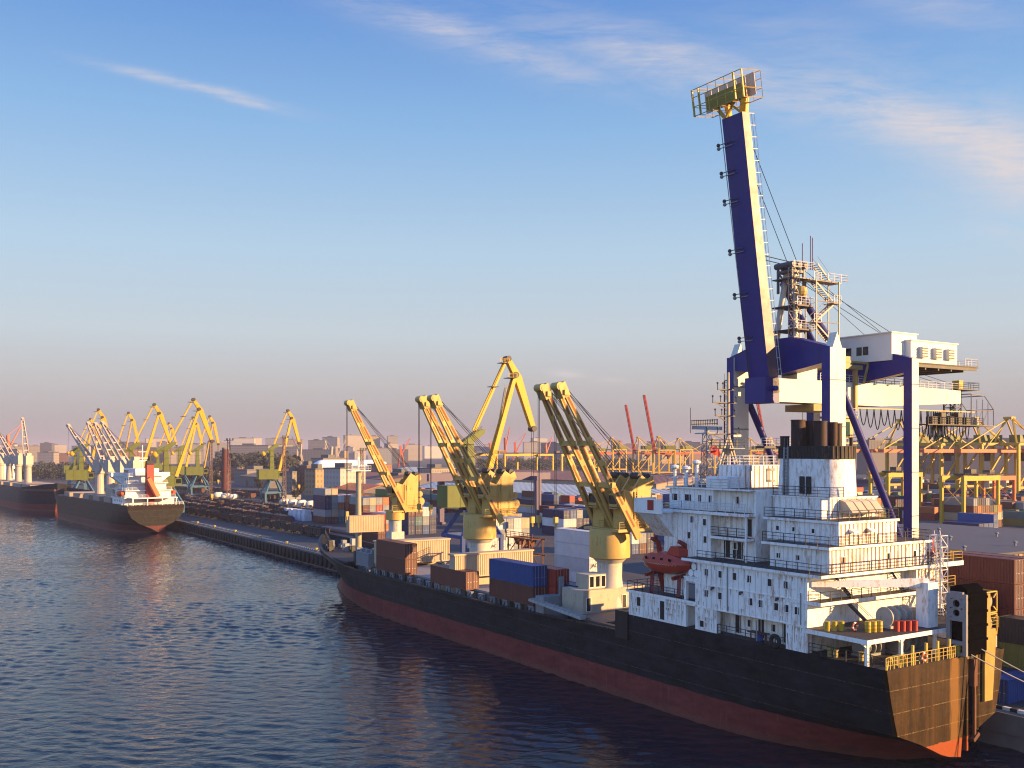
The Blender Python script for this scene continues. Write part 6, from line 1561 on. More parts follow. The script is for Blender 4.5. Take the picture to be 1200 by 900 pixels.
# pipes, wrapped goods, scrap heaps, sheds' small goods
PIPE = M('dusty pipe', (.17, .10, .09), .6, var=.25, rust=.2)
for i in range(6):
    mb = MB(); mb.tube((0, -14, 0), (0, 14, 0), .75, n=14); o = mb.build('pipe', PIPE, None, True); o.location = W(232 + (i % 2) * 1.0, 33.0 + (i % 4) * 1.55 + (.8 if i > 3 else 0), 4.25 + (1.3 if i > 3 else 0)); o.rotation_euler = (0, 0, TH); tag(o, ('large dusty pipe in the bottom layer of the pile on the quay' if i < 4 else 'large dusty pipe in the top layer of the pile on the quay'), 'pipe', 'bottom pipes in the pile' if i < 4 else 'top pipes in the pile')
WRAP = M('white wrapped sacks', (.55, .58, .64), .6, var=.15, bump=.6, bscale=1.2); TARP = M('blue tarpaulin', (.03, .07, .32), .55, var=.2, bump=.5, bscale=1.0)
for i in range(5):
    mb = MB(); mb.box(-1.5, 1.5, -1.7, 1.7, 0, 2.6); mb.box(-1.3, 1.3, -1.5, 1.5, 2.6, 4.2); o = mb.build('wrapped_stack', WRAP); o.location = W(326 - i * 4.2, 51 + i * .3, 3.5); o.rotation_euler = (0, 0, TH); tag(o, f'white wrapped sack stack, {COLS[i]} from the left in the row beside the blue tarpaulin', 'goods stack', 'white wrapped stacks')
mb = MB(); mb.prism([(-2, 0), (2, 0), (1.6, 1.5), (.3, 2.2), (-1.5, 1.6)], -4, 4, 'y'); o = mb.build('tarpaulin_stack', TARP); o.location = W(314, 46, 3.5); o.rotation_euler = (0, 0, TH); tag(o, 'low stack under a blue tarpaulin before the white wrapped goods', 'goods stack')
def heap(s, t, r, h, mat, label, name, grp):
    mb = MB(); rr = random.Random(int(s * 7 + t)); n, k = 16, 6; vs = []
    for j in range(k + 1):
        f = j / k
        for i in range(n): a_ = 2 * math.pi * i / n; q = r * (1 - f * .96) * (1 + .22 * (rr.random() - .5)); vs.append((q * math.cos(a_) * 1.7, q * math.sin(a_), h * f * (1 + .2 * (rr.random() - .5)) if 0 < j else 0))
    mb.add(vs, [(j*n+i, j*n+(i+1)%n, (j+1)*n+(i+1)%n, (j+1)*n+i) for j in range(k) for i in range(n)] + [tuple(k*n+i for i in range(n))])
    o = mb.build(name, mat); o.location = W(s, t, 3.46); o.rotation_euler = (0, 0, TH + R(90)); return tag(o, label, 'heap', grp)
rh = random.Random(77)
for i in range(9): heap(rh.uniform(330, 600), rh.uniform(70, 98), rh.uniform(3, 6), rh.uniform(2.0, 3.6), (SCRAP, COAL, TIMB)[i % 3], ['rusty scrap heap', 'black coal heap', 'brown timber heap'][i % 3] + ' among the sidings behind the quay', ['scrap_heap', 'coal_heap', 'timber_heap'][i % 3], ['scrap', 'coal', 'timber'][i % 3] + ' heaps among the sidings')
# trucks parked in the yard
def truck(s, t, rz, col, label, grp):
    o = thing('truck', label, 'truck', W(s, t, 3.46), TH + rz, grp)
    mb = MB(); mb.prism([(-5.0 + 8, .6), (-2.9 + 8, .6), (-2.9 + 8, 1.9), (-3.2 + 8, 3.0), (-5.0 + 8, 3.1)], -1.2, 1.2, 'x'); c = mb.build('cab', cmat(col), o)
    mb = MB(); mb.box(-1.1, 1.1, 5.06, 5.12, 1.9, 2.7); mb.box(-1.22, -1.2, 3.8, 4.6, 1.9, 2.7); mb.build('windscreen', GLASS, c)
    mb = MB(); mb.box(-1.25, 1.25, -5.5, 2.8, 1.1, 1.3); mb.box(-1.25, 1.25, -5.5, 2.7, 1.3, 3.6); mb.build('trailer', cmat('grey'), o)
    for y in (-4.6, -3.4, 2.2, 4.2):
        mb = MB()
        for sx in (-1.05, 1.05): mb.tube((sx - .15, y, .5), (sx + .15, y, .5), .5, n=12)
        mb.build('wheel', RUBBER, o)
for i in range(14):
    c = rh.choice(['white', 'red', 'blue', 'grey', 'orange']); truck(rh.uniform(330, 460), rh.uniform(96, 150), rh.choice((0, 1.57, .3)), c, f'small truck with {c} cab parked in the yard behind the sidings', f'parked trucks with {c} cabs')
# rusty lattice hopper frame beside the ship
o = thing('hopper_frame', 'rusty lattice hopper frame on the quay before the white containers', 'hopper frame', W(97, 14.6, 3.5), TH)
mb = MB()
for x in (-1.5, 1.5):
    for y in (-3.6, 0, 3.6): mb.bar((x, y, 0), (x, y, 11.0), .2)
    for z in (4.6, 8.0, 11.0): mb.bar((x, -4.6, z), (x, 4.2, z), .2)
    for y in (-3.6, 0): mb.bar((x, y, 4.6), (x, y + 3.6, 8), .14); mb.bar((x, y + 3.6, 8), (x, y, 11), .14); mb.bar((x, y, 0), (x, y + 3.6, 4.6), .14)
for y in (-3.6, 0, 3.6):
    for z in (4.6, 8.0, 11.0): mb.bar((-1.5, y, z), (1.5, y, z), .18)
mb.build('lattice_frame', RUSTY, o)
for y in (-2, 2):
    mb = MB(); mb.prism([(-1.0, 11), (1.0, 11), (.3, 9.6), (-.3, 9.6)], y - .6, y + .6, 'y'); mb.build('chute', RUSTY, o)
rail([(-1.5, -4.6, 11.1), (-1.5, 4.2, 11.1)], parent=o, mat=RUSTY, r=.05)
# ------------------------------------------------------------------ the two bulk carriers along the left quay
def simple_hull(Ln, B, zd, zb, boot, mat, parent):
    st_ = [0, 1, 3, 7, 12, 20, 30, Ln * .5, Ln - 34, Ln - 26, Ln - 19, Ln - 13, Ln - 8, Ln - 4, Ln - 1.5, Ln]
    zz = [zd, zd * .8, zd * .58, zd * .38, zd * .2, .3, -2.5]; mb = MB(); rws = []
    for s in st_:
        top = zd + (zb - zd) * max(0, (s - (Ln - 34)) / 34) ** 1.5; r = []
        for i, z in enumerate(zz):
            zz_ = top if i == 0 else z; t = B / 2
            se = Ln - 5 + 5 * max(0, zz_) / zb
            s0 = Ln - 36 + 12 * max(0, zz_) / zb
            if s > s0: t *= max(0.0, 1 - min(1, (s - s0) / (se - s0)) ** 2.0)
            if s < 24: g = (1 - s / 24) ** 1.5; t = lerp(t, (B / 2) * [1, .97, .86, .58, .2, .02, .0][i], g); zz_ = lerp(zz_, [zd, zd * .8, zd * .58, zd * .36, zd * .2, zd * .1, zd * .08][i], g)
            r.append((t, s if s < se else se, zz_))
        rws.append(r)
    k = len(zz)
    for sg in (-1, 1):
        mb.add([(sg * t, s, z) for r in rws for t, s, z in r], [(a*k+i, a*k+i+1, (a+1)*k+i+1, (a+1)*k+i) for a in range(len(rws) - 1) for i in range(k - 1)])
    r = rws[0]; mb.add([(-t, 0, z) for t, s, z in r] + [(t, 0, z) for t, s, z in reversed(r)], [tuple(range(2 * k))])
    h = mb.build('hull', mat, parent, True)
    mb = MB(); pr = [(r[0][0] * .98, min(r[0][1], Ln)) for r in rws if r[0][0] > .3]; mb.prism(pr + [(-x, y) for x, y in reversed(pr)], zd - 1.3, zd - .25, 'z'); mb.build('deck', M('reddish deck', (.12, .06, .05), .8, var=.3), parent)
    return h
JB = M('ship crane beige', (.50, .42, .36), .5, var=.12, rust=.1)
def ship_crane(parent, y, zd, rz, elev, ln, hp=14):
    c = bpy.data.objects.new('deck_crane', None); scene.collection.objects.link(c); c.parent = parent; c.location = (0, y, zd); c.rotation_euler = (0, 0, rz)
    mb = MB(); mb.lathe([(2.0, -1), (1.7, hp - 4), (2.1, hp - 3.5), (2.1, hp - 2.5)], n=16); mb.box(-2.0, 2.0, -2.2, 2.0, hp - 2.5, hp + 2.5); mb.box(-1.2, 1.2, -1.8, .4, hp + 2.5, hp + 4); mb.build('pedestal', JB, c)
    tip = Vector((0, 1.5 + ln * math.cos(elev), hp - 2 + ln * math.sin(elev))); mb = MB()
    for sg in (-1, 1): mb.bar((sg * 1.7, 1.5, hp - 2), tip + Vector((sg * .5, 0, 0)), .6, 1.1, .5, .7)
    for f in (.15, .3, .45, .6, .75, .9): q = Vector((0, 1.5, hp - 2)).lerp(tip, f); w = lerp(1.7, .5, f); mb.bar(q + Vector((-w, 0, 0)), q + Vector((w, 0, 0)), .5)
    mb.bar(tip + Vector((0, -.8, -.6)), tip + Vector((0, .5, .5)), 1.5, 1.2); mb.build('jib', JB, c)
    mb = MB(); mb.tube((0, -1, hp + 4), tip, .07, n=4); mb.tube((.4, -1, hp + 4), tip + Vector((.3, 0, 0)), .07, n=4); mb.tube(tip, tip - Vector((0, -.2, ln * .5)), .06, n=4); mb.build('hoist_rope', CABLE, c); return c
def carrier(loc, rz, label, Ln, B, zd, zb, boot, hullm, cranes, funnel_mat, group=None):
    o = thing('bulk_carrier', label, 'cargo ship', loc, rz); simple_hull(Ln, B, zd, zb, boot, hullm, o)
    def tier(x, y0, y1, z0, z1, name='superstructure_tier'):
        mb = MB(); mb.box(-x, x, y0, y1, z0, z1); mb.box(-x - .4, x + .4, y0 - 1.4, y1 + .5, z1 - .25, z1); mb.build(name, WHITE2, o)
        rail([(-x, y0 - 1.3, z1), (x, y0 - 1.3, z1)], parent=o, mat=RAILW, r=.05, step=2); rail([(-x - .3, y0 - 1.3, z1), (-x - .3, y1, z1)], parent=o, mat=RAILW, r=.05, step=2)
    h = 2.7
    tier(B * .44, 8, 24, zd, zd + h); tier(B * .40, 9.5, 23, zd + h, zd + 2 * h); tier(B * .34, 11, 22.5, zd + 2 * h, zd + 3 * h); tier(B * .30, 13, 22, zd + 3 * h, zd + 4 * h)
    for k in range(4):
        for j in range(5):
            for sd in (-1,):
                x = B * (.44, .40, .34, .30)[k]; mb = MB(); y = 12 + j * 2.3; mb.box(-x - .05, -x, y, y + .7, zd + h * k + 1.0, zd + h * k + 1.8); mb.build('window', GLASS, o)
    mb = MB(); mb.box(-B / 2 - .6, B / 2 + .6, 18.6, 22.4, zd + 4 * h - .3, zd + 4 * h + 1.1); mb.box(-B * .27, B * .27, 15, 22, zd + 4 * h, zd + 5 * h)
    for sg in (-1, 1): mb.prism([(sg * B * .3, zd + 4 * h - .3), (sg * (B / 2 + .4), zd + 4 * h - .3), (sg * B * .3, zd + 3 * h - 1.2)], 19, 22, 'y')
    mb.build('bridge', WHITE2, o)
    mb = MB(); mb.box(-B * .27 - .05, -B * .27, 15.5, 21.6, zd + 4 * h + 1.1, zd + 5 * h - .6); mb.box(-B * .25, B * .25, 22, 22.06, zd + 4 * h + 1.1, zd + 5 * h - .6); mb.build('bridge_window', GLASS, o)
    mb = MB(); mb.prism([(6.2, zd), (9.6, zd), (9.2, zd + 15), (6.9, zd + 15)], -1.3, 1.3, 'x'); f = mb.build('funnel', funnel_mat, o)
    mb = MB(); mb.prism([(6.7, zd + 15), (9.6, zd + 15), (9.3, zd + 16.6), (7.2, zd + 16.6)], -1.2, 1.2, 'x'); mb.tube((0, 8, zd + 16.4), (0, 8, zd + 18.2), .6, n=10); mb.build('funnel_top', BLACK, f)
    mb = MB(); mb.tube((0, 17, zd + 5 * h), (0, 17, zd + 5 * h + 9), .3, .15, 8); mb.bar((-2.6, 17, zd + 5 * h + 4), (2.6, 17, zd + 5 * h + 4), .25); mb.bar((-1.6, 17, zd + 5 * h + 6.4), (1.6, 17, zd + 5 * h + 6.4), .2); mb.bar((-1.6, 16.6, zd + 5 * h + 3), (1.6, 17.4, zd + 5 * h + 3), .4); mb.build('mast', WHITE2, o)
    rail([(-B / 2 + .3, .3, zd), (B / 2 - .3, .3, zd)], parent=o, mat=RAILW, r=.06, step=1.5); rail([(-B / 2 + .2, .3, zd), (-B / 2 + .2, 8, zd)], parent=o, mat=RAILW, r=.06)
    mb = MB(); mb.box(-B * .40, B * .40, 1.2, 7.5, zd + 2.5, zd + 2.8); mb.build('aft_canopy', WHITE2, o)
    for x in (-B * .38, -B * .13, B * .13, B * .38): mb = MB(); mb.bar((x, 1.6, zd - .2), (x, 1.6, zd + 2.5), .35); mb.build('canopy_post', WHITE2, o)
    for sg in (-1, 1): mb = MB(); mb.ball((sg * B * .46, 12, zd + 4.2), 1.2, 10, 6, 0, (1, 2.6, 1)); mb.build('lifeboat', ORNG, o)
    hs = (Ln - 70) / max(1, len(cranes))
    for i in range(len(cranes) + 1):
        y = 30 + i * hs * .98; mb = MB(); mb.box(-B * .36, B * .36, y + 3, y + hs - 4, zd - .3, zd + 1.6); mb.build('hatch_cover', M('hatch tan', (.36, .28, .22), .6, var=.15, rust=.2), o)
    for i, (az_, el_, ln) in enumerate(cranes): ship_crane(o, 28 + i * hs, zd, az_, el_, ln)
    return o
rz2 = TH + R(4.4)
c2 = carrier(W(322, -1.6), rz2, 'grey hulled bulk carrier with red funnel moored before the left cranes', 138, 21, 10.6, 13.2, 3.0, hull_mat('grey hull paint', 3.0, (.012, .011, .010), (.10, .03, .03)), [(R(20), R(46), 27), (R(15), R(46), 27), (R(12), R(48), 27), (R(25), R(46), 27)], REDP)
mb = MB(); mb.box(-6.5, 3, 34, 44, 10.6, 15.8); mb.build('hold_cover', M('beige block', (.46, .38, .29), .6, var=.1), c2)
mb = MB(); mb.bar((-1.6, 4.5, 10.6 + 10), (2.2, 5.2, 10.6 + 3), 1.6); mb.build('funnel_casing', ORNG, c2)
c3 = carrier(W(655, -28), TH + math.pi + R(5), 'black hulled bulk carrier with white bridge at the left edge, bow towards the other ship', 172, 24, 11.6, 14.5, 3.6, hull_mat('dark blue hull paint', 3.6, (.016, .018, .024), (.15, .03, .03)), [(R(205), R(48), 25), (R(205), R(48), 25), (R(208), R(50), 26), (R(190), R(76), 26)], WHITE2)
lettering(c3, 'N', 2.2, (10.4, 163.2, 9.6), (R(90), 0, R(76)), RAILW, 'bow_mark') if False else None
# ------------------------------------------------------------------ warehouses and sheds
def roofmat(name, rgb, pitch=.8):
    m = M(name, rgb, .5, var=.18, scale=.05, grime=.4); return m
def shed(s, t, ls, lt, z_e, z_r, wall, roof, label, rz=0.0, ridge='s', name='warehouse', doors=3):
    """gabled shed: s,t is its aft water-side corner in quay coordinates"""
    o = thing(name, label, 'warehouse', W(s, t, 3.4), TH + rz); he, hr = z_e - 3.4, z_r - 3.4
    mb = MB()
    if ridge == 's': mb.prism([(0, 0), (lt, 0), (lt, he), (lt / 2, hr), (0, he)], 0, ls, 'y')
    else: mb.prism([(0, 0), (ls, 0), (ls, he), (ls / 2, hr), (0, he)], 0, lt, 'x')
    mb.build('wall', wall, o)
    mb = MB(); th = .35
    if ridge == 's':
        mb.prism([(-.8, he - .15), (lt / 2, hr + .05), (lt + .8, he - .15), (lt + .8, he + .2), (lt / 2, hr + .4), (-.8, he + .2)], -.8, ls + .8, 'y')
        k = 0.0
        while k < ls: mb.bar((-.8, k, he + .24), (lt / 2, k, hr + .44), .12, .12); k += 4.0
    else:
        mb.prism([(-.8, he - .15), (ls / 2, hr + .05), (ls + .8, he - .15), (ls + .8, he + .2), (ls / 2, hr + .4), (-.8, he + .2)], -.8, lt + .8, 'x')
        k = 0.0
        while k < lt: mb.bar((k, -.8, he + .24), (k, ls / 2, hr + .44), .12, .12); k += 4.0
    mb.build('roof', roof, o)
    for i in range(doors):
        y = ls * (i + .5) / doors; mb = MB(); mb.box(-.08, .0, y - 2.2, y + 2.2, 0, min(4.5, he * .7)); mb.build('door', STEEL, o)
    for i in range(max(2, doors - 1)):
        x = lt * (i + .5) / max(2, doors - 1); mb = MB(); mb.box(x - 1.6, x + 1.6, -.08, 0, 0, min(4.2, he * .6)); mb.build('door', STEEL, o)
    return o
RG = roofmat('pale blue roof', (.34, .43, .50)); RR_ = roofmat('red brown roof', (.16, .055, .05)); RGY = roofmat('grey roof', (.11, .11, .12)); RO = roofmat('orange roof', (.45, .13, .05)); WG = M('shed wall grey', (.17, .16, .16), .7, var=.2, grime=.4); WT = M('shed wall tan', (.42, .33, .25), .7, var=.15, grime=.3); WD = M('shed wall dark', (.045, .045, .055), .7, var=.2)
shed(250, 178, 175, 52, 9.6, 13.4, WD, RG, 'long warehouse with pale blue roof behind the container stacks')
shed(330, 250, 200, 60, 13.5, 17.5, WT, RR_, 'long warehouse with red brown roof behind the blue roofed one')
o = thing('warehouse', 'low warehouse with a flat grey roof right of the blue crane', 'warehouse', W(46, 81, 3.4), TH)
mb = MB(); mb.box(0, 60, 0, 54, 0, 8.3)
for k in range(40): mb.box(k * 1.5 + .3, k * 1.5 + 1.0, -.12, 0, .1, 8.2)
mb.build('wall', M('corrugated tan wall', (.40, .30, .20), .6, var=.15, rust=.2, grime=.3), o); mb = MB(); mb.box(-.6, 60.6, -.6, 54.6, 8.3, 8.75); mb.build('roof', M('flat grey roof', (.10, .10, .11), .8, var=.15, scale=.08, grime=.3), o)
for k in range(4):
    for j in range(3):
        mb = MB(); x, y = 3 + j * 17, 6 + k * 14; mb.tube((x, y, 8.7), (x, y, 9.3), .22, n=10); mb.lathe([(.22, 0), (.42, .12), (.42, .3), (.1, .5)], (x, y, 9.3), 10); mb.build('roof_vent', GREY, o, True)
rb = random.Random(21)
SH = [(470, 150, 60, 30, 10, 13, WT, RGY, 'tan shed with grey roof behind the lone luffing crane'), (520, 190, 80, 40, 12, 15, WG, RR_, 'grey shed with red roof behind the chimney'), (430, 130, 50, 22, 9, 12, WG, RO, 'grey shed with orange roof right of the lone luffing crane'), (390, 160, 40, 26, 10, 13, WT, RG, 'tan shed with pale blue roof beyond the bow containers'),
      (640, 150, 70, 36, 11, 14, WG, RGY, 'grey shed with grey roof behind the left cranes'), (720, 210, 90, 40, 12, 15, WT, RR_, 'tan shed with red roof far behind the left cranes'), (600, 260, 80, 44, 14, 17, WT, RG, 'tan shed with blue roof far behind the chimney'), (330, 330, 60, 40, 13, 16, WT, RO, 'tan shed with orange roof beyond the red brown roof'), (820, 130, 90, 36, 12, 15, WG, RO, 'grey shed with orange roof far left behind the cranes')]
for (s, t, ls, lt, e, r_, w_, rf, lab) in SH: shed(s, t, ls, lt, e, r_, w_, rf, lab, 0.0, 's', 'shed', 2)
# blocky buildings of the port
def facade(name, rgb, win=(.04, .045, .06), sx=.36, sz=.31, amt=.45):
    if name in MATS: return MATS[name]
    m = bpy.data.materials.new(name); m.use_nodes = True; t = m.node_tree; b = t.nodes['Principled BSDF']; n = t.nodes.new; l = t.links.new
    tcn = n('ShaderNodeTexCoord'); sp = n('ShaderNodeSeparateXYZ'); l(tcn.outputs['Object'], sp.inputs[0])
    def band(sock, f, lo, off=0.0):
        a_ = n('ShaderNodeMath'); a_.operation = 'MULTIPLY_ADD'; a_.inputs[1].default_value = f; a_.inputs[2].default_value = off; l(sock, a_.inputs[0])
        c = n('ShaderNodeMath'); c.operation = 'FRACT'; l(a_.outputs[0], c.inputs[0]); g = n('ShaderNodeMath'); g.operation = 'GREATER_THAN'; g.inputs[1].default_value = lo; l(c.outputs[0], g.inputs[0]); return g.outputs[0]
    xy = n('ShaderNodeMath'); xy.operation = 'ADD'; l(sp.outputs['X'], xy.inputs[0]); l(sp.outputs['Y'], xy.inputs[1])
    mm = n('ShaderNodeMath'); mm.operation = 'MULTIPLY'; l(band(xy.outputs[0], sx, .52), mm.inputs[0]); l(band(sp.outputs['Z'], sz, .5), mm.inputs[1])
    ge = n('ShaderNodeNewGeometry'); sn = n('ShaderNodeSeparateXYZ'); l(ge.outputs['Normal'], sn.inputs[0]); up = n('ShaderNodeMath'); up.operation = 'LESS_THAN'; up.inputs[1].default_value = .5; l(sn.outputs['Z'], up.inputs[0])
    m2 = n('ShaderNodeMath'); m2.operation = 'MULTIPLY'; l(mm.outputs[0], m2.inputs[0]); l(up.outputs[0], m2.inputs[1]); m3 = n('ShaderNodeMath'); m3.operation = 'MULTIPLY'; m3.inputs[1].default_value = amt; l(m2.outputs[0], m3.inputs[0])
    x = n('ShaderNodeMix'); x.data_type = 'RGBA'; x.inputs['A'].default_value = (*rgb, 1); x.inputs['B'].default_value = (*win, 1); l(m3.outputs[0], x.inputs['Factor'])
    oi = n('ShaderNodeObjectInfo'); hs = n('ShaderNodeHueSaturation'); r = n('ShaderNodeMapRange'); r.inputs['To Min'].default_value = .35; r.inputs['To Max'].default_value = .75; l(oi.outputs['Random'], r.inputs['Value']); l(r.outputs[0], hs.inputs['Value']); l(x.outputs['Result'], hs.inputs['Color']); l(hs.outputs['Color'], b.inputs['Base Color'])
    b.inputs['Roughness'].default_value = .75; MATS[name] = m; return m
FC = [facade('pale facade', (.48, .42, .36)), facade('brick facade', (.34, .16, .11)), facade('grey facade', (.20, .19, .20)), facade('white facade', (.56, .54, .51), amt=.25), facade('ochre facade', (.46, .32, .18)), facade('dark slab facade', (.13, .12, .135), (.05, .05, .06), .16, .02, .6)]
FN = ['pale', 'brick red', 'grey', 'white', 'ochre', 'dark grey']
def block(x, y, w, d, h, k, name, label, cat, group, rz=0.0, annex=True, z0=3.3):
    o = thing(name, label, cat, (x, y, z0), rz, group)
    mb = MB(); mb.box(-w/2, w/2, -d/2, d/2, 0, h)
    mb.build('wall', FC[k], o)
    mb = MB(); mb.box(-w/2 - .3, w/2 + .3, -d/2 - .3, d/2 + .3, h, h + .8)
    if annex: mb.box(-w * .2, w * .1, -d * .3, d * .3, h + .8, h + 3.4)
    mb.build('roof', RGY, o)
    return o
for i, (u, v, w, d, zt, k, lab) in enumerate(((404, 572, 20, 14, 20, 3, 'white flat roofed building beyond the foremast'), (372, 570, 12, 10, 19, 4, 'ochre building left of the white flat roofed one'), (386, 560, 26, 14, 24, 0, 'pale building behind the white flat roofed one'), (345, 566, 12, 10, 16, 0, 'pale tower block right of the lone crane'), (361, 566, 10, 9, 20, 1, 'brick red building right of the lone crane'),
                                    (300, 560, 30, 16, 15, 2, 'grey building behind the lone crane'), (281, 556, 14, 12, 15, 1, 'brick red building right of the chimney'), (445, 562, 14, 12, 20, 1, 'brick red building behind the bow crane jib'), (470, 566, 20, 14, 15, 2, 'grey building right of the bow crane'), (510, 562, 24, 14, 17, 0, 'pale building between the deck crane jibs'), (535, 566, 16, 12, 15, 3, 'white building behind the middle deck crane'))):
    Y = 27.6 * 1150 / (v - 528) * .80; block(PX(u, Y), Y, w, d, zt - 3, k, 'port_building', lab, 'building', None, TH + R(20))
o = thing('storage_tank', 'long white gas holder tank beyond the foremast', 'storage tank', (PX(411, 760), 760, 3.4), R(20)); mb = MB(); mb.tube((-22, 0, 12), (22, 0, 12), 8.5, n=20); mb.ball((-22, 0, 12), 8.5, 16, 8); mb.ball((22, 0, 12), 8.5, 16, 8); mb.build('tank', WHITE2, o, True); mb = MB(); mb.box(-18, -14, -5, 5, 0, 6); mb.box(14, 18, -5, 5, 0, 6); mb.build('cradle', CONC, o)
# ------------------------------------------------------------------ distant city
rc = random.Random(8)
n_city = 0
def city(u, Y, w, h, k, label, group): block(PX(u, Y), Y, w, rc.uniform(14, 22), h, k, 'apartment_block', label, 'apartment block', group, R(rc.uniform(-25, 40)), True, 2.5)
u = -20.0
while u < 1230:
    for row, (Y0, hh) in enumerate(((1900, (22, 34)), (2500, (30, 52)), (3300, (40, 74)))):
        if rc.random() < (.62 if 1000 > u else .35):
            Y = Y0 * rc.uniform(.9, 1.12); k = rc.choice((0, 0, 2, 3, 1, 4)); h = rc.uniform(*hh) * (1.0 if rc.random() < .85 else 1.45)
            city(u + rc.uniform(-8, 8), Y, rc.uniform(24, 75), h, k, f"{FN[k]} apartment block in the {('nearer', 'middle', 'farthest')[row]} row of the hazy skyline", f'{FN[k]} blocks in the {("nearer", "middle", "farthest")[row]} skyline row')
    u += 23
for u, Y, w, h, lab in ((460, 2600, 26, 66, 'lone pale tower block rising above the skyline behind the bow crane'), (388, 2500, 40, 62, 'tall grey block on the skyline above the white building'), (372, 2300, 40, 52, 'paired block left of the tall grey one on the skyline'), (294, 1500, 60, 36, 'long pale sunlit block on the skyline behind the chimney'), (318, 1550, 90, 34, 'long pale sunlit block on the skyline left of the lone crane')):
    city(u, Y, w, h, 0, lab, None)
for k_, (u, Y, w) in enumerate(((1010, 1500, 70), (1052, 1250, 110), (1095, 1220, 120), (1142, 1180, 120), (1190, 1150, 130), (1028, 1150, 60), (985, 1650, 80), (868, 1600, 60))):
    city(u, Y, w, 40 if u > 1000 else 34, 5, ['grey slab block behind the slanting brace', 'grey slab block seen between brace and blue leg', 'grey slab block right of the blue leg', 'grey slab block behind the yellow gantry', 'grey slab block at the right edge', 'lower grey slab block right of the white leg', 'grey slab block behind the funnel', 'grey slab block behind the ship mast'][k_], 'grey slab blocks on the right')
# thin red shipyard cranes far away
def far_crane(u, Y, h, rz, mat, label, grp):
    o = thing('shipyard_crane', label, 'crane', (PX(u, Y), Y, 3.4), rz, grp); mb = MB()
    for sx in (-1, 1): mb.bar((sx * 5, -4, 0), (sx * 1.5, 0, h * .5), 1.2); mb.bar((sx * 5, 4, 0), (sx * 1.5, 0, h * .5), 1.2)
    mb.build('portal', mat, o); mb = MB(); mb.bar((0, 0, h * .45), (-1, 0, h * .75), 3); mb.bar((1.5, 0, h * .5), (h * .30, 0, h), 1.6, 1.6, .8, .8); mb.bar((-1, 0, h * .75), (h * .30, 0, h), .5); mb.build('jib', mat, o)
for i, (u, Y, h, rz) in enumerate(((575, 1500, 52, .4), (592, 1450, 62, 1.2), (604, 1500, 54, .2), (352, 1500, 50, 2.8), (388, 1300, 44, 2.6), (10, 1300, 64, 1.0), (395, 1350, 44, .3), (640, 1600, 50, .8), (470, 1500, 46, .3))):
    far_crane(u, Y, h, rz, (ORNG, M('far crane pale', (.45, .36, .28)))[1 if u in (352, 388, 395) else 0], ['left of the three faint red shipyard cranes', 'tallest of the three faint red shipyard cranes', 'right of the three faint red shipyard cranes', 'pale far crane right of the lone luffing crane', 'pale far crane below the tall grey block', 'faint red crane at the left edge of the skyline', 'second pale far crane below the tall grey block', 'faint red crane right of the violet gantry', 'faint red crane behind the bow crane jib'][i], 'faint shipyard cranes on the skyline')
# trees and woods
LEAF = M('tree leaves', (.038, .042, .028), .7, var=.4, scale=.3); BARK = M('bark', (.07, .05, .035), .9, var=.3)
def leaf_cloud(mb, c, rx, ry, rz_, n, size, rr):
    for _ in range(n):
        a_, b_, q = rr.uniform(0, 6.283), rr.uniform(-1, 1), rr.random() ** .4
        p = Vector(c) + Vector((rx * q * math.cos(a_) * math.sqrt(1 - b_ * b_), ry * q * math.sin(a_) * math.sqrt(1 - b_ * b_), rz_ * q * b_))
        e1 = Vector((rr.uniform(-1, 1), rr.uniform(-1, 1), rr.uniform(-1, 1))).normalized() * size * rr.uniform(.6, 1.3); e2 = e1.cross(Vector((rr.uniform(-1, 1), rr.uniform(-1, 1), rr.uniform(-1, 1)))).normalized() * size * rr.uniform(.5, 1)
        mb.add([p - e1, p + e2, p + e1, p - e2], [(0, 1, 2, 3)])
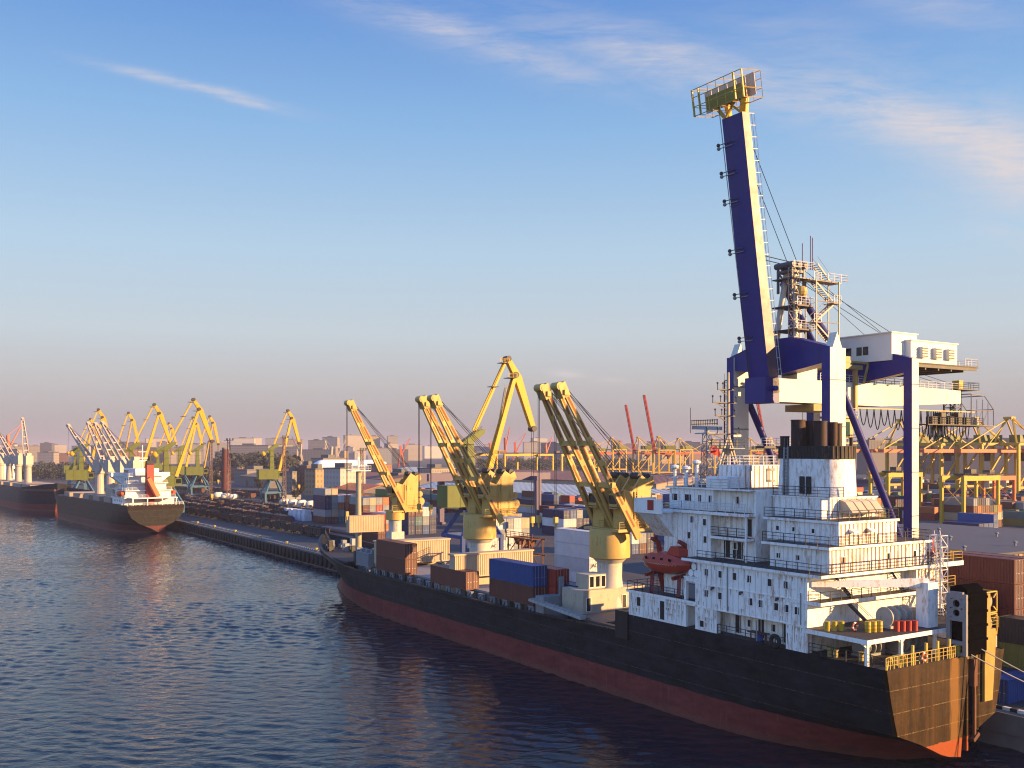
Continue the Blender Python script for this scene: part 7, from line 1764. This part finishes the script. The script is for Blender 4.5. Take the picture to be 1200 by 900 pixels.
def tree(u, Y, h, label, seed):
    o = thing('tree', label, 'tree', (PX(u, Y), Y, 3.4)); rr = random.Random(seed); mb = MB(); mb.tube((0, 0, 0), (.2, .1, h * .5), h * .03, h * .018, 8)
    for k in range(5): a_ = k * 1.3; mb.tube((.1, 0, h * (.25 + .05 * k)), (math.cos(a_) * h * .25, math.sin(a_) * h * .25, h * (.55 + .06 * k)), h * .012, h * .005, 5)
    mb.build('trunk', BARK, o); mb = MB()
    for k in range(9): a_ = rr.uniform(0, 6.28); q = rr.uniform(0, .24) * h; leaf_cloud(mb, (math.cos(a_) * q, math.sin(a_) * q, h * rr.uniform(.4, .82)), h * .16, h * .16, h * .13, 90, h * .035, rr)
    mb.build('crown', LEAF, o); return o
for i, (u, Y, h, lab) in enumerate(((377, 640, 17, 'dark round tree beside the white building beyond the foremast'), (371, 655, 14, 'smaller dark tree left of the round one beyond the foremast'), (303, 640, 11, 'dark tree behind the lone luffing crane'), (346, 520, 8, 'low dark tree right of the lone luffing crane'), (430, 760, 15, 'dark tree behind the thin lattice mast'), (353, 560, 8, 'low dark tree left of the grey sheds'))): tree(u, Y, h, lab, 60 + i)
def wood(u0, u1, Y0, Y1, h, name, label):
    mb = MB(); rr = random.Random(int(u0)); n = int((u1 - u0) * 2.2)
    for i in range(n):
        Y = rr.uniform(Y0, Y1); x = PX(rr.uniform(u0, u1), Y); hh = h * rr.uniform(.6, 1.1)
        mb.tube((x, Y, 3), (x, Y, 3 + hh * .6), hh * .02, n=4); leaf_cloud(mb, (x, Y, 3 + hh * .58), hh * .34, hh * .34, hh * .44, 60, hh * .09, rr)
    tag(mb.build(name, LEAF), label, 'woods', kind='stuff')
wood(255, 345, 900, 1200, 24, 'woods', 'dark far-off wood behind the chimney and lone crane'); wood(-10, 110, 900, 1200, 14, 'woods', 'dark far-off wood behind the left ships'); wood(560, 760, 1300, 1700, 15, 'woods', 'dark far-off wood behind the red roof'); wood(150, 255, 800, 1000, 13, 'woods', 'dark far-off wood behind the left cranes')
# ------------------------------------------------------------------ haze
hm = bpy.data.materials.new('haze'); hm.use_nodes = True; t = hm.node_tree; t.nodes.clear(); ho = t.nodes.new('ShaderNodeOutputMaterial'); pv = t.nodes.new('ShaderNodeVolumePrincipled')
pv.inputs['Color'].default_value = (.52, .52, .66, 1); pv.inputs['Density'].default_value = .00013; pv.inputs['Anisotropy'].default_value = 0.0; t.links.new(pv.outputs[0], ho.inputs['Volume'])
mb = MB(); mb.box(-9500, 9500, -2000, 14500, -4.0, 112.0); hz = mb.build('haze', hm); tag(hz, 'thin mauve evening haze over the harbour and city', 'haze', kind='stuff')
